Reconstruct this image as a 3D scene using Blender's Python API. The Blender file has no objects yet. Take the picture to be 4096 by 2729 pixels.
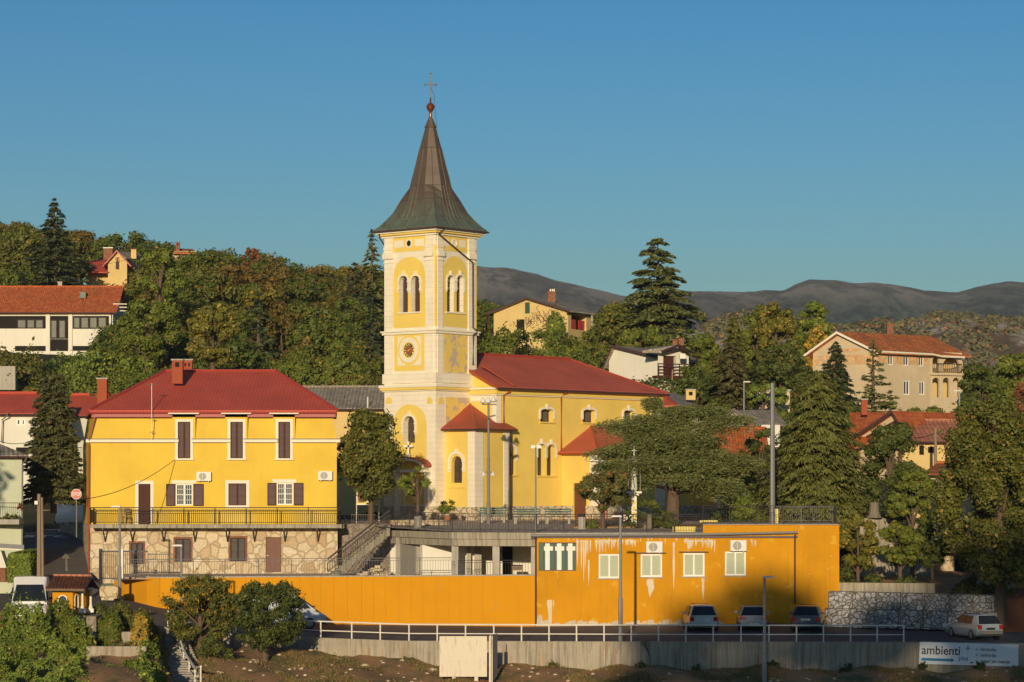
import bpy, math, random
import numpy as np
from mathutils import Vector, Matrix
rnd = random.Random(7)
SC = bpy.context.scene
COL = SC.collection
R = math.radians
# ---------------------------------------------------------------- camera
FPX, CX, HY, CZ = 10480.0, 2048.0, 1950.0, 8.0      # focal length in photo pixels, centre column, horizon row, eye height
cam_d = bpy.data.cameras.new('camera'); cam = bpy.data.objects.new('camera', cam_d); COL.objects.link(cam)
cam_d.sensor_width = 36; cam_d.lens = 36*FPX/4096
cam_d.shift_y = (HY-1364.5)/4096; cam_d.clip_start = 1; cam_d.clip_end = 20000
cam.location = (0, 0, CZ); cam.rotation_euler = (R(90), 0, 0)
SC.camera = cam
# ---------------------------------------------------------------- light
SUN_EL, SUN_AZ = 10.5, 6.5        # degrees: above the horizon, left of straight behind the camera
w = bpy.data.worlds.new('World'); SC.world = w; w.use_nodes = True
nt = w.node_tree; nt.nodes.clear()
sky = nt.nodes.new('ShaderNodeTexSky'); sky.sky_type = 'NISHITA'; sky.sun_disc = False
sky.sun_elevation = R(SUN_EL); sky.sun_rotation = R(180+SUN_AZ)
sky.air_density = 1.0; sky.dust_density = 0.6; sky.ozone_density = 2.6; sky.altitude = 300
hs = nt.nodes.new('ShaderNodeMix'); hs.data_type = 'RGBA'; hs.blend_type = 'MULTIPLY'; hs.inputs[0].default_value = 1; hs.inputs[7].default_value = (.56, .61, .635, 1)
gm = nt.nodes.new('ShaderNodeGamma'); gm.inputs[1].default_value = 1.4      # a clearer, deeper evening-blue sky
bg = nt.nodes.new('ShaderNodeBackground'); bg.inputs['Strength'].default_value = 0.11
wo = nt.nodes.new('ShaderNodeOutputWorld')
nt.links.new(sky.outputs[0], hs.inputs[6]); nt.links.new(hs.outputs[2], gm.inputs[0]); sa = nt.nodes.new('ShaderNodeHueSaturation'); sa.inputs['Saturation'].default_value = 1.2; nt.links.new(gm.outputs[0], sa.inputs['Color']); nt.links.new(sa.outputs[0], bg.inputs[0]); nt.links.new(bg.outputs[0], wo.inputs[0])
sd = bpy.data.lights.new('sun', 'SUN'); sd.energy = 5.0; sd.angle = R(0.53); sd.color = (1.0, 0.83, 0.58)
sun = bpy.data.objects.new('sun', sd); COL.objects.link(sun)
LD = Vector((math.sin(R(SUN_AZ))*math.cos(R(SUN_EL)), math.cos(R(SUN_AZ))*math.cos(R(SUN_EL)), -math.sin(R(SUN_EL))))
sun.rotation_euler = LD.to_track_quat('-Z', 'Y').to_euler(); sun.location = (-20, -50, 60)
vs = SC.view_settings; vs.view_transform = 'Standard'; vs.look = 'None'; vs.exposure = -0.30; vs.gamma = 1; vs.use_curve_mapping = False

# ---------------------------------------------------------------- helpers: picture <-> place
def X(px, D): return (px-CX)*D/FPX
def Z(py, D): return CZ+(HY-py)*D/FPX
def P3(px, py, D): return (X(px, D), D, Z(py, D))
def v3(a): return np.array(a, float)

# ---------------------------------------------------------------- materials
MATS = {}
class NT:
    def __init__(s, name):
        m = bpy.data.materials.new(name); m.use_nodes = True; s.m = m; s.t = m.node_tree; s.t.nodes.clear()
        s.out = s.n('ShaderNodeOutputMaterial'); s.b = s.n('ShaderNodeBsdfPrincipled'); s.l(s.b.outputs[0], s.out.inputs[0]); MATS[name] = m
    def n(s, typ, **k):
        o = s.t.nodes.new(typ)
        for a, b in k.items(): setattr(o, a, b)
        return o
    def l(s, a, b): s.t.links.new(a, b)
    def coord(s, kind='UV', scale=(1,1,1), rot=(0,0,0)):
        tc = s.n('ShaderNodeTexCoord'); mp = s.n('ShaderNodeMapping')
        mp.inputs['Scale'].default_value = scale; mp.inputs['Rotation'].default_value = rot
        s.l(tc.outputs[kind], mp.inputs[0]); return mp.outputs[0]
    def noise(s, vec, scale, detail=4, rough=.6, dist=0):
        o = s.n('ShaderNodeTexNoise'); o.inputs['Scale'].default_value = scale; o.inputs['Detail'].default_value = detail
        o.inputs['Roughness'].default_value = rough; o.inputs['Distortion'].default_value = dist
        if vec is not None: s.l(vec, o.inputs['Vector'])
        return o.outputs['Fac']
    def ramp(s, fac, stops, interp='LINEAR'):
        o = s.n('ShaderNodeValToRGB'); cr = o.color_ramp; cr.interpolation = interp
        while len(cr.elements) < len(stops): cr.elements.new(0.5)
        for e, (p, c) in zip(cr.elements, stops):
            e.position = p; e.color = (c, c, c, 1) if isinstance(c, (int, float)) else (*c, 1)
        s.l(fac, o.inputs[0]); return o.outputs[0]
    def mix(s, fac, a, b, mode='MIX'):
        o = s.n('ShaderNodeMix', data_type='RGBA', blend_type=mode)
        for k, v in ((0, fac), (6, a), (7, b)):
            if hasattr(v, 'links'): s.l(v, o.inputs[k])
            elif isinstance(v, (int, float)): o.inputs[k].default_value = v if k == 0 else (v, v, v, 1)
            else: o.inputs[k].default_value = (*v, 1)
        return o.outputs[2]
    def math(s, op, a, b=0, c=0):
        o = s.n('ShaderNodeMath', operation=op)
        for i, v in enumerate((a, b, c)):
            if hasattr(v, 'links'): s.l(v, o.inputs[i])
            else: o.inputs[i].default_value = v
        return o.outputs[0]
    def bump(s, h, strength=.5, dist=.02, prev=None):
        o = s.n('ShaderNodeBump'); o.inputs['Strength'].default_value = strength; o.inputs['Distance'].default_value = dist
        s.l(h, o.inputs['Height'])
        if prev is not None: s.l(prev, o.inputs['Normal'])
        s.l(o.outputs[0], s.b.inputs['Normal']); return o.outputs[0]
    def color(s, c):
        if hasattr(c, 'links'): s.l(c, s.b.inputs['Base Color'])
        else: s.b.inputs['Base Color'].default_value = (*c, 1)
    def set(s, rough=.8, metal=0, spec=None):
        if spec is None and rough > .8: spec = .2
        s.b.inputs['Roughness'].default_value = rough; s.b.inputs['Metallic'].default_value = metal
        if spec is not None: s.b.inputs['Specular IOR Level'].default_value = spec
        return s.m
def sc(c, k): return tuple(min(1, x*k) for x in c)

def m_plain(name, c, rough=.6, metal=0, var=.12, nscale=6, spec=None, bump=0):
    t = NT(name); co = t.coord('Object'); f = t.noise(co, nscale, 3)
    t.color(t.mix(f, sc(c, 1-var), sc(c, 1+var)))
    if bump: t.bump(t.noise(co, nscale*4, 3), bump, .01)
    return t.set(rough, metal, spec)
def m_plaster(name, c, stain=.22, dirt=(.25,.19,.12), streak=.35, patch=None, patch_amt=0, vband=None):
    t = NT(name); co = t.coord('UV'); big = t.noise(co, .35, 5, .65); fine = t.noise(co, 9, 4)
    col = t.mix(t.ramp(big, [(.3, 0.), (.75, 1.)]), sc(c, 1-stain*.5), sc(c, 1+stain*.3))
    col = t.mix(t.math('MULTIPLY', fine, .25), col, sc(c, .82))
    st = t.noise(t.coord('UV', (2.6, .13, 1)), 1.6, 6, .7)
    col = t.mix(t.ramp(st, [(.52, 0.), (.8, streak)]), col, sc(c, .62) if dirt is None else tuple(a*.5+b*.5 for a, b in zip(dirt, c)))
    if patch:
        pn = t.noise(co, 1.3, 8, .68, .3)
        col = t.mix(t.ramp(pn, [(.60-patch_amt, 0.), (.625-patch_amt, 1.)]), col, patch)
    t.color(col); t.bump(fine, .25, .01); return t.set(.88)
def m_panels(name, c, joint=.45, hh=.36, ww=3.0):      # painted render with ruled block joints
    t = NT(name); co = t.coord('UV'); br = t.n('ShaderNodeTexBrick'); t.l(co, br.inputs['Vector'])
    br.inputs['Scale'].default_value = 1; br.inputs['Brick Width'].default_value = ww; br.inputs['Row Height'].default_value = hh
    br.inputs['Mortar Size'].default_value = .011; br.inputs['Mortar Smooth'].default_value = .2
    big = t.noise(co, .6, 5, .6); st = t.noise(t.coord('UV', (3, .2, 1)), 1.5, 5, .7)
    col = t.mix(t.ramp(big, [(.35, 0.), (.7, 1.)]), sc(c, .9), sc(c, 1.04))
    col = t.mix(t.ramp(st, [(.55, 0.), (.8, .3)]), col, (.45, .36, .24))
    pn = t.noise(co, 2.1, 8, .7); col = t.mix(t.ramp(pn, [(.70, 0.), (.715, 1.)]), col, (.34, .24, .15))
    col = t.mix(t.math('MULTIPLY', br.outputs['Fac'], joint), col, sc(c, .45)); t.color(col)
    t.bump(t.math('SUBTRACT', 1, br.outputs['Fac']), .4, .01); return t.set(.85)
def m_metal_tile(name, c, row=.35, wave=.22, var=.1):     # pressed steel roofing tiles: stepped rows and waves
    t = NT(name); tc = t.n('ShaderNodeTexCoord'); sp = t.n('ShaderNodeSeparateXYZ'); t.l(tc.outputs['UV'], sp.inputs[0])
    u = sp.outputs[0]; v = sp.outputs[1]
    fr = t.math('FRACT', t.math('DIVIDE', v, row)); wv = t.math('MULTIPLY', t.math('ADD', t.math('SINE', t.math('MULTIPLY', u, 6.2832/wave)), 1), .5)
    h = t.math('ADD', t.math('MULTIPLY', t.math('SUBTRACT', 1, fr), .8), t.math('MULTIPLY', wv, .5))
    big = t.noise(t.coord('UV'), .3, 5, .6); col = t.mix(t.ramp(big, [(.3, 0.), (.7, 1.)]), sc(c, 1-var), sc(c, 1+var))
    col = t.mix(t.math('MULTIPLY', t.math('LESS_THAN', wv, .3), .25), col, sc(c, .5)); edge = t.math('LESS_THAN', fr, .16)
    col = t.mix(t.math('MULTIPLY', edge, .6), col, sc(c, .45))  # row steps and wave troughs darkened in the colour to imitate relief shading
    st = t.noise(t.coord('UV', (5, .3, 1)), 1.2, 4); col = t.mix(t.ramp(st, [(.55, 0.), (.85, .3)]), col, sc(c, .6))
    t.color(col); t.bump(h, .7, .035); return t.set(.62, 0, .18)
def m_clay_tile(name, c, c2, row=.33, wave=.21, moss=.15, mossc=(.12,.12,.07)):
    t = NT(name); tc = t.n('ShaderNodeTexCoord'); sp = t.n('ShaderNodeSeparateXYZ'); t.l(tc.outputs['UV'], sp.inputs[0])
    u = t.math('DIVIDE', sp.outputs[0], wave); v = t.math('DIVIDE', sp.outputs[1], row)
    fu = t.math('FRACT', u); fv = t.math('FRACT', v)
    cb = t.n('ShaderNodeCombineXYZ'); t.l(t.math('FLOOR', u), cb.inputs[0]); t.l(t.math('FLOOR', v), cb.inputs[1])
    wn = t.n('ShaderNodeTexWhiteNoise', noise_dimensions='2D'); t.l(cb.outputs[0], wn.inputs['Vector'])
    col = t.mix(wn.outputs['Value'], c, c2)
    big = t.noise(t.coord('UV'), .5, 6, .65); col = t.mix(t.ramp(big, [(.5, 0.), (.75, moss*2)]), col, mossc)
    arc = t.math('SINE', t.math('MULTIPLY', fu, 3.1416)); h = t.math('ADD', arc, t.math('MULTIPLY', t.math('SUBTRACT', 1, fv), .8))
    gap = t.math('MAXIMUM', t.math('LESS_THAN', fv, .12), t.math('MULTIPLY', t.math('LESS_THAN', arc, .3), .8))
    col = t.mix(t.math('MULTIPLY', gap, .6), col, sc(c, .3)); t.color(col); t.bump(h, .8, .05); return t.set(.85)
def m_rubble(name, cols, mortar, scale=1.7, gap=.07, bump=.8, stretch=1.0, dist=.06, rough=.85):      # irregular stones in mortar
    t = NT(name); tc = t.n('ShaderNodeTexCoord'); mp = t.n('ShaderNodeMapping'); t.l(tc.outputs['UV'], mp.inputs[0]); mp.inputs['Scale'].default_value = (1, stretch, 1)
    nz = t.n('ShaderNodeTexNoise'); nz.inputs['Scale'].default_value = 2.2; t.l(mp.outputs[0], nz.inputs['Vector'])
    va = t.n('ShaderNodeVectorMath', operation='MULTIPLY_ADD'); t.l(nz.outputs['Color'], va.inputs[0]); va.inputs[1].default_value = (.35,)*3; t.l(mp.outputs[0], va.inputs[2])
    vd = t.n('ShaderNodeTexVoronoi', feature='DISTANCE_TO_EDGE'); vc = t.n('ShaderNodeTexVoronoi', feature='F1')
    for q in (vd, vc): q.inputs['Scale'].default_value = scale; t.l(va.outputs[0], q.inputs['Vector'])
    sp = t.n('ShaderNodeSeparateColor'); t.l(vc.outputs['Color'], sp.inputs[0])
    k = len(cols)-1; col = t.ramp(sp.outputs[0], [(i/max(k, 1), c) for i, c in enumerate(cols)])
    n1 = t.noise(mp.outputs[0], 7, 6, .7); col = t.mix(t.ramp(n1, [(.35, 0.), (.75, .7)]), col, sc(mortar, .9))
    edge = t.ramp(vd.outputs['Distance'], [(gap*.6, 1.), (gap, 0.)]); col = t.mix(edge, col, mortar); t.color(col)
    h = t.math('ADD', t.ramp(vd.outputs['Distance'], [(0., 0.), (gap*2.2, 1.)]), t.math('MULTIPLY', n1, .7)); t.bump(h, bump, dist); return t.set(rough)
def m_concrete(name, c, streak=.5, rust=0, scale=1):
    t = NT(name); co = t.coord('UV', (scale,)*3); big = t.noise(co, .5, 6, .65); f = t.noise(co, 12, 4)
    col = t.mix(t.ramp(big, [(.3, 0.), (.7, 1.)]), sc(c, .8), sc(c, 1.12)); col = t.mix(t.math('MULTIPLY', f, .3), col, sc(c, .7))
    st = t.noise(t.coord('UV', (4*scale, .22*scale, 1)), 1.3, 6, .7); col = t.mix(t.ramp(st, [(.45, 0.), (.72, streak)]), col, (.07, .065, .055))
    if rust:
        rs = t.noise(t.coord('UV', (2.2*scale, .35*scale, 1)), 1.7, 6, .7); col = t.mix(t.ramp(rs, [(.55, 0.), (.7, rust)]), col, (.36, .15, .04))
    t.color(col); t.bump(f, .35, .012); return t.set(.9)
def m_shutter(name, c, pitch=.055):      # louvred boards
    t = NT(name); tc = t.n('ShaderNodeTexCoord'); sp = t.n('ShaderNodeSeparateXYZ'); t.l(tc.outputs['UV'], sp.inputs[0])
    fr = t.math('FRACT', t.math('DIVIDE', sp.outputs[1], pitch)); f = t.noise(t.coord('UV'), 5, 4)
    t.color(t.mix(f, sc(c, .75), sc(c, 1.25))); t.bump(fr, .8, .02); return t.set(.55)
def m_wood(name, c, rough=.6):
    t = NT(name); f = t.noise(t.coord('UV', (9, .8, 1)), 2, 5, .6); t.color(t.mix(f, sc(c, .6), sc(c, 1.4))); t.bump(f, .2, .01); return t.set(rough)
def m_glass(name, c=(.02,.025,.03), rough=.14, var=.5):
    t = NT(name); f = t.noise(t.coord('UV'), 1.3, 3); t.color(t.mix(f, sc(c, 1-var), sc(c, 1+var))); t.b.inputs['Roughness'].default_value = rough
    t.b.inputs['Specular IOR Level'].default_value = .45; return t.m
def m_leaf(name, c, c2, accent=None, acc_amt=.1, obj_var=None, trans=.25):
    t = NT(name); g = t.n('ShaderNodeNewGeometry'); oi = t.n('ShaderNodeObjectInfo')
    col = t.mix(g.outputs['Random Per Island'], c, c2)
    nz = t.noise(t.coord('Object'), .55, 3); col = t.mix(t.ramp(nz, [(.35, 0.), (.7, .65)]), col, sc(c2, 1.2))
    if obj_var:
        oc = t.ramp(oi.outputs['Random'], obj_var); col = t.mix(.68, col, oc)
    if accent:
        wn = t.n('ShaderNodeTexWhiteNoise', noise_dimensions='1D'); t.l(g.outputs['Random Per Island'], wn.inputs['W'])
        col = t.mix(t.math('LESS_THAN', wn.outputs['Value'], acc_amt), col, accent)
    t.color(col); t.b.inputs['Roughness'].default_value = .55; t.b.inputs['Specular IOR Level'].default_value = .25
    tr = t.n('ShaderNodeBsdfTranslucent'); t.l(col, tr.inputs[0]); mx = t.n('ShaderNodeMixShader'); mx.inputs[0].default_value = trans
    t.l(t.b.outputs[0], mx.inputs[1]); t.l(tr.outputs[0], mx.inputs[2]); t.l(mx.outputs[0], t.out.inputs[0]); return t.m

CREAM = (.80, .70, .50); YEL = (.76, .47, .085)
M = dict(
 rect_y=m_plaster('rectory_yellow_plaster', (.79,.52,.065), .34, (.42,.26,.09), .42),
 church_y=m_plaster('church_yellow_plaster', (.84,.60,.135), .26, (.5,.32,.14), .3),
 church_peel=m_plaster('church_peeling_plaster', (.82,.58,.14), .2, (.5,.32,.14), .2, (.50,.40,.31), .09),
 church_w=m_panels('church_cream_render', (.85,.75,.57)), trim=m_plaster('cream_trim', (.82,.74,.56), .12, (.45,.36,.24), .2),
 orange=m_plaster('orange_wall_paint', (.66,.285,.006), .2, (.42,.20,.06), .3, (.60,.28,.02), .0),
 orange_dirty=m_plaster('orange_paint_weathered', (.64,.28,.008), .35, (.20,.10,.03), .75, (.66,.34,.03), .0),
 cream=m_plaster('cream_plaster', (.66,.60,.47), .2), white=m_plaster('white_plaster', (.74,.69,.57), .15), greenish=m_plaster('pale_green_plaster', (.55,.57,.40), .15),
 beige=m_plaster('beige_plaster', (.62,.48,.30), .3, (.2,.14,.08), .6), yellow_old=m_plaster('old_yellow_plaster', (.70,.50,.20), .3, (.3,.2,.1), .5),
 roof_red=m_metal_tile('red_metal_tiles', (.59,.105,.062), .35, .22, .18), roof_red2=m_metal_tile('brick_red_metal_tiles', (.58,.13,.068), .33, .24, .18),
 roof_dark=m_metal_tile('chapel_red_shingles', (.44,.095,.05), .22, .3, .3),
 roof_clay=m_clay_tile('orange_clay_tiles', (.60,.17,.055), (.42,.09,.03)), roof_old=m_clay_tile('weathered_clay_tiles', (.74,.24,.07), (.44,.12,.04), .34, .22, .35),
 roof_pink=m_clay_tile('faded_red_corrugated', (.56,.24,.14), (.42,.15,.09), 1.1, .3, .2, (.3,.24,.18)),
 roof_grey=m_clay_tile('grey_roof_tiles', (.46,.39,.29), (.30,.25,.185), .36, .28, .3, (.10,.09,.07)), roof_brown=m_clay_tile('brown_shrine_tiles', (.17,.06,.03), (.10,.035,.02), .17, .17, .3),
 ridge=m_plain('ridge_cap_red', (.36,.05,.035), .5), gut=m_plain('orange_red_gutter', (.36,.06,.02), .45), gut_d=m_plain('dark_brown_gutter', (.07,.035,.03), .5), gut_g=m_plain('grey_zinc', (.30,.28,.26), .45, .5),
 stone=m_rubble('pale_rubble_masonry', [(.62,.50,.32), (.74,.62,.42), (.66,.52,.30), (.78,.68,.50), (.50,.34,.18), (.72,.58,.38)], (.42,.31,.19), 1.55, .055),
 stone_g=m_rubble('grey_rubble_masonry', [(.36,.30,.23), (.30,.24,.18), (.42,.35,.26)], (.22,.17,.12), 2.3, .05),
 plinth=m_rubble('plinth_masonry', [(.66,.56,.40), (.72,.62,.45), (.62,.50,.34)], (.30,.22,.13), 1.7, .05, .6),
 gabion=m_rubble('gabion_stones', [(.44,.42,.40), (.56,.53,.50), (.32,.29,.25), (.62,.60,.58), (.36,.30,.23)], (.10,.09,.08), 3.6, .05, .8, 1.1, .08),
 conc=m_concrete('grey_concrete', (.36,.32,.26), .35), conc_old=m_concrete('stained_concrete', (.42,.36,.26), .8, .85), conc_l=m_concrete('light_concrete', (.46,.41,.33), .45),
 patch=m_concrete('washed_render', (.60,.50,.36), .25), slab=m_concrete('balcony_slab_concrete', (.42,.36,.26), .85),
 shut=m_shutter('brown_shutters', (.085,.026,.018)), shut_d=m_shutter('dark_brown_shutters', (.05,.028,.02)), door=m_wood('brown_wood_door', (.15,.05,.02)), louv=m_shutter('belfry_louvres', (.10,.055,.045), .12),
 wood=m_wood('weathered_pole_wood', (.26,.18,.11), .8), bark=m_wood('tree_bark', (.13,.085,.055), .9), bark_g=m_wood('grey_bark', (.20,.165,.12), .9), dark=m_plain('dark_interior', (.02,.016,.013), .9),
 glass=m_glass('dark_glass'), glass_b=m_glass('window_glass', (.07,.085,.09), .1), stained=m_glass('leaded_glass', (.075,.05,.035), .25, .8), green=m_glass('green_glass', (.0,.075,.05), .25, .3),
 curtain=m_plain('pale_green_blind', (.40,.42,.27), .6, 0, .1), pvc=m_plain('white_window_frame', (.78,.74,.64), .45, 0, .05), iron=m_plain('dark_iron_railing', (.09,.075,.065), .55, .3), iron_g=m_plain('grey_steel', (.34,.32,.30), .45, .5),
 wrail=m_plain('white_painted_rail', (.74,.68,.58), .5, 0, .12, 3), acw=m_plain('air_conditioner_shell', (.68,.64,.55), .5, 0, .05), acg=m_plain('fan_grille', (.20,.18,.15), .6),
 copper=None, copper_b=m_plain('polished_copper', (.42,.12,.04), .35, .75), brick=m_rubble('red_brick', [(.34,.10,.045), (.28,.075,.035)], (.3,.2,.13), 5, .05), carglass=m_glass('car_glass', (.015,.018,.022), .3, .3), chim=m_plaster('red_chimney_render', (.36,.085,.04), .25, (.2,.05,.03), .4),
 green_w=m_wood('green_bench_boards', (.03,.075,.045)), terra=m_plain('terracotta', (.42,.14,.06), .8), yellow_p=m_plain('yellow_painted_block', (.75,.60,.15), .7), black=m_plain('black_rubber', (.015,.015,.015), .7), redp=m_plain('red_paint', (.42,.03,.02), .4),
)
def _copper():
    t = NT('patinated_copper'); co = t.coord('UV'); tc = t.n('ShaderNodeTexCoord'); sp = t.n('ShaderNodeSeparateXYZ'); t.l(tc.outputs['Object'], sp.inputs[0])
    n1 = t.noise(t.coord('UV', (1.6, .25, 1)), 1.6, 6, .65)
    hz = t.ramp(t.math('ADD', t.math('MULTIPLY', t.math('SUBTRACT', sp.outputs[2], 19.7), .13), t.math('MULTIPLY', t.math('SUBTRACT', n1, .5), .9)), [(.0, 1.), (.32, 0.)])
    brown = t.mix(t.noise(co, 1.1, 5), (.083,.058,.042), (.145,.106,.075)); green = t.mix(t.noise(co, 2.2, 5), (.085,.12,.085), (.20,.25,.18))
    t.color(t.mix(hz, brown, green)); t.bump(n1, .15, .02); return t.set(.55, .25)
M['copper'] = _copper()
def _asphalt(name, c, cr=.35):
    t = NT(name); co = t.coord('Object'); big = t.noise(co, .16, 6, .6); f = t.noise(co, 22, 3)
    col = t.mix(t.ramp(big, [(.35, 0.), (.7, 1.)]), sc(c, .8), sc(c, 1.2)); col = t.mix(t.math('MULTIPLY', f, .35), col, sc(c, 1.6))
    vo = t.n('ShaderNodeTexVoronoi', feature='DISTANCE_TO_EDGE'); vo.inputs['Scale'].default_value = .35; t.l(co, vo.inputs['Vector'])
    col = t.mix(t.ramp(vo.outputs['Distance'], [(.006, cr), (.014, 0.)]), col, sc(c, .35)); t.color(col); t.bump(f, .4, .01); return t.set(.9, 0, .3)
M['asphalt'] = _asphalt('asphalt', (.115,.10,.088)); M['asphalt2'] = _asphalt('lane_asphalt', (.13,.11,.095), .5)
def _paving():
    t = NT('plaza_paving'); co = t.coord('Object'); br = t.n('ShaderNodeTexBrick'); t.l(co, br.inputs['Vector']); br.inputs['Scale'].default_value = 1
    br.inputs['Brick Width'].default_value = .4; br.inputs['Row Height'].default_value = .4; br.inputs['Mortar Size'].default_value = .012; br.offset = 0
    br.inputs['Color1'].default_value = (.60,.46,.35,1); br.inputs['Color2'].default_value = (.50,.37,.28,1); br.inputs['Mortar'].default_value = (.13,.1,.08,1)
    big = t.noise(co, .35, 5); t.color(t.mix(t.ramp(big, [(.4, 0.), (.7, .6)]), br.outputs['Color'], (.46,.40,.32))); return t.set(.85)
M['paving'] = _paving()
def _soil(name='dry_soil_and_grass', g=(.12,.14,.04), s1=(.34,.17,.075), s2=(.50,.29,.13), lo=.5):
    t = NT(name); co = t.coord('Object'); a = t.noise(co, .45, 7, .7); b = t.noise(co, 5, 6, .7)
    col = t.mix(b, s1, s2); col = t.mix(t.ramp(a, [(lo, 0.), (lo+.12, .85)]), col, g)
    st = t.noise(co, 14, 3, .6); col = t.mix(t.ramp(st, [(.68, 0.), (.72, .8)]), col, (.42,.34,.24)); t.color(col)
    t.bump(t.math('ADD', b, t.math('MULTIPLY', st, .4)), .7, .05); return t.set(.95)
M['soil'] = _soil(); M['soil_red'] = _soil('red_brown_litter', (.06,.055,.02), (.17,.055,.025), (.25,.11,.05), .58)
M['hillsoil'] = _soil('wooded_ground', (.02,.028,.010), (.03,.03,.013), (.045,.042,.018), .45)

# ---------------------------------------------------------------- mesh building
class MB:
    def __init__(s): s.v = []; s.f = []; s.m = []; s.sm = False
    def quad(s, *pts, mi=0):
        b = len(s.v); s.v += [tuple(map(float, p)) for p in pts]; s.f.append(tuple(range(b, b+len(pts)))); s.m.append(mi); return s
    def hexa(s, p, mi=0):      # 8 points: bottom ring 0-3, top ring 4-7
        b = len(s.v); s.v += [tuple(map(float, q)) for q in p]
        for f in ((3,2,1,0), (4,5,6,7), (0,1,5,4), (1,2,6,5), (2,3,7,6), (3,0,4,7)): s.f.append(tuple(b+i for i in f)); s.m.append(mi)
        return s
    def box(s, x0, x1, y0, y1, z0, z1, mi=0):
        return s.hexa([(x0,y0,z0), (x1,y0,z0), (x1,y1,z0), (x0,y1,z0), (x0,y0,z1), (x1,y0,z1), (x1,y1,z1), (x0,y1,z1)], mi)
    def ring(s, rings, close=True, cap=True, mi=0):     # loft through rings of equal count
        b = len(s.v); n = len(rings[0])
        for r in rings: s.v += [tuple(map(float, q)) for q in r]
        for i in range(len(rings)-1):
            for j in range(n if close else n-1):
                k = (j+1) % n; s.f.append((b+i*n+j, b+i*n+k, b+(i+1)*n+k, b+(i+1)*n+j)); s.m.append(mi)
        if cap and close:
            s.f.append(tuple(b+n-1-j for j in range(n))); s.m.append(mi); s.f.append(tuple(b+(len(rings)-1)*n+j for j in range(n))); s.m.append(mi)
        return s
    def tube(s, pts, r, n=6, mi=0):
        pts = [Vector(p) for p in pts]; rr = r if isinstance(r, (list, tuple)) else [r]*len(pts); rings = []
        for i, p in enumerate(pts):
            d = (pts[min(i+1, len(pts)-1)]-pts[max(i-1, 0)]).normalized(); a = d.cross(Vector((0, 0, 1)))
            if a.length < .05: a = d.cross(Vector((1, 0, 0)))
            a.normalize(); c = d.cross(a)
            rings.append([p+(a*math.cos(t)+c*math.sin(t))*rr[i] for t in [2*math.pi*j/n for j in range(n)]])
        return s.ring(rings, mi=mi)
    def lathe(s, c, prof, n=12, mi=0):
        rings = [[(c[0]+r*math.cos(2*math.pi*j/n), c[1]+r*math.sin(2*math.pi*j/n), c[2]+z) for j in range(n)] for r, z in prof]
        return s.ring(rings, mi=mi)
    def slab(s, pts, t=.12, mi=0):      # polygon (top, counter-clockwise) extruded down
        b = len(s.v); n = len(pts); s.v += [tuple(map(float, p)) for p in pts]+[(p[0], p[1], p[2]-t) for p in pts]
        s.f.append(tuple(range(b, b+n))); s.f.append(tuple(b+2*n-1-i for i in range(n))); s.m += [mi, mi]
        for i in range(n): j = (i+1) % n; s.f.append((b+i, b+n+i, b+n+j, b+j)); s.m.append(mi)
        return s
BASE = {}
def props(o, label=None, cat=None, group=None, kind=None):
    if label: o['label'] = label
    if cat: o['category'] = cat
    if group: o['group'] = group
    if kind: o['kind'] = kind
    return o
def thing(name, label, cat, loc=(0,0,0), rz=0, group=None, kind=None):
    o = bpy.data.objects.new(name, None); COL.objects.link(o); o.empty_display_size = .3; o.location = loc; o.rotation_euler = (0, 0, rz)
    BASE[o.name] = tuple(loc) if rz == 0 else None; return props(o, label, cat, group, kind)
def mesh_from(verts, faces, mats, mi=None, smooth=False, name='mesh'):
    me = bpy.data.meshes.new(name); me.from_pydata(verts, [], faces)
    for m in mats: me.materials.append(m)
    if mi and len(mats) > 1: me.polygons.foreach_set('material_index', mi)
    uv = me.uv_layers.new(name='UVMap'); n = len(me.loops)
    co = np.array(verts, float).reshape(-1, 3); li = np.empty(n, int); me.loops.foreach_get('vertex_index', li)
    nor = np.empty(len(me.polygons)*3); me.polygons.foreach_get('normal', nor); nor = nor.reshape(-1, 3)
    lt = np.empty(len(me.polygons), int); me.polygons.foreach_get('loop_total', lt); pn = np.repeat(nor, lt, axis=0)
    e1 = np.stack([-pn[:,1], pn[:,0], np.zeros(len(pn))], 1); ln = np.linalg.norm(e1, axis=1); flat = ln < 1e-3
    e1[flat] = (1, 0, 0); ln[flat] = 1; e1 /= ln[:,None]; e2 = np.cross(pn, e1); p = co[li]
    uv.data.foreach_set('uv', np.stack([(p*e1).sum(1), (p*e2).sum(1)], 1).ravel())
    if smooth: me.polygons.foreach_set('use_smooth', [True]*len(me.polygons))
    return me
def build(mb, name, mat, parent=None, local=False, smooth=False, label=None, cat=None, group=None, kind=None, base=None):
    if not mb.v: return None
    off = (0, 0, 0)
    if parent is not None and not local:
        off = BASE.get(parent.name) or (0, 0, 0)
    elif parent is None:
        if base is None:
            a = np.array(mb.v); base = ((a[:,0].min()+a[:,0].max())/2, (a[:,1].min()+a[:,1].max())/2, a[:,2].min())
        off = base
    v = [(p[0]-off[0], p[1]-off[1], p[2]-off[2]) for p in mb.v] if off != (0, 0, 0) else mb.v
    mats = mat if isinstance(mat, (list, tuple)) else [mat]; mats = [M[m] if isinstance(m, str) else m for m in mats]
    o = bpy.data.objects.new(name, mesh_from(v, mb.f, mats, mb.m, smooth or mb.sm, name)); COL.objects.link(o)
    if parent is not None: o.parent = parent; BASE[o.name] = off if not local else (0, 0, 0)
    else: o.location = off; BASE[o.name] = tuple(off)
    return props(o, label, cat, group, kind)
def single(mb, name, mat, label, cat, group=None, **k): return build(mb, name, mat, None, label=label, cat=cat, group=group, **k)
def struct(mb, name, mat, kind='structure', **k): return build(mb, name, mat, None, kind=kind, base=(0,0,0), **k)
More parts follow.
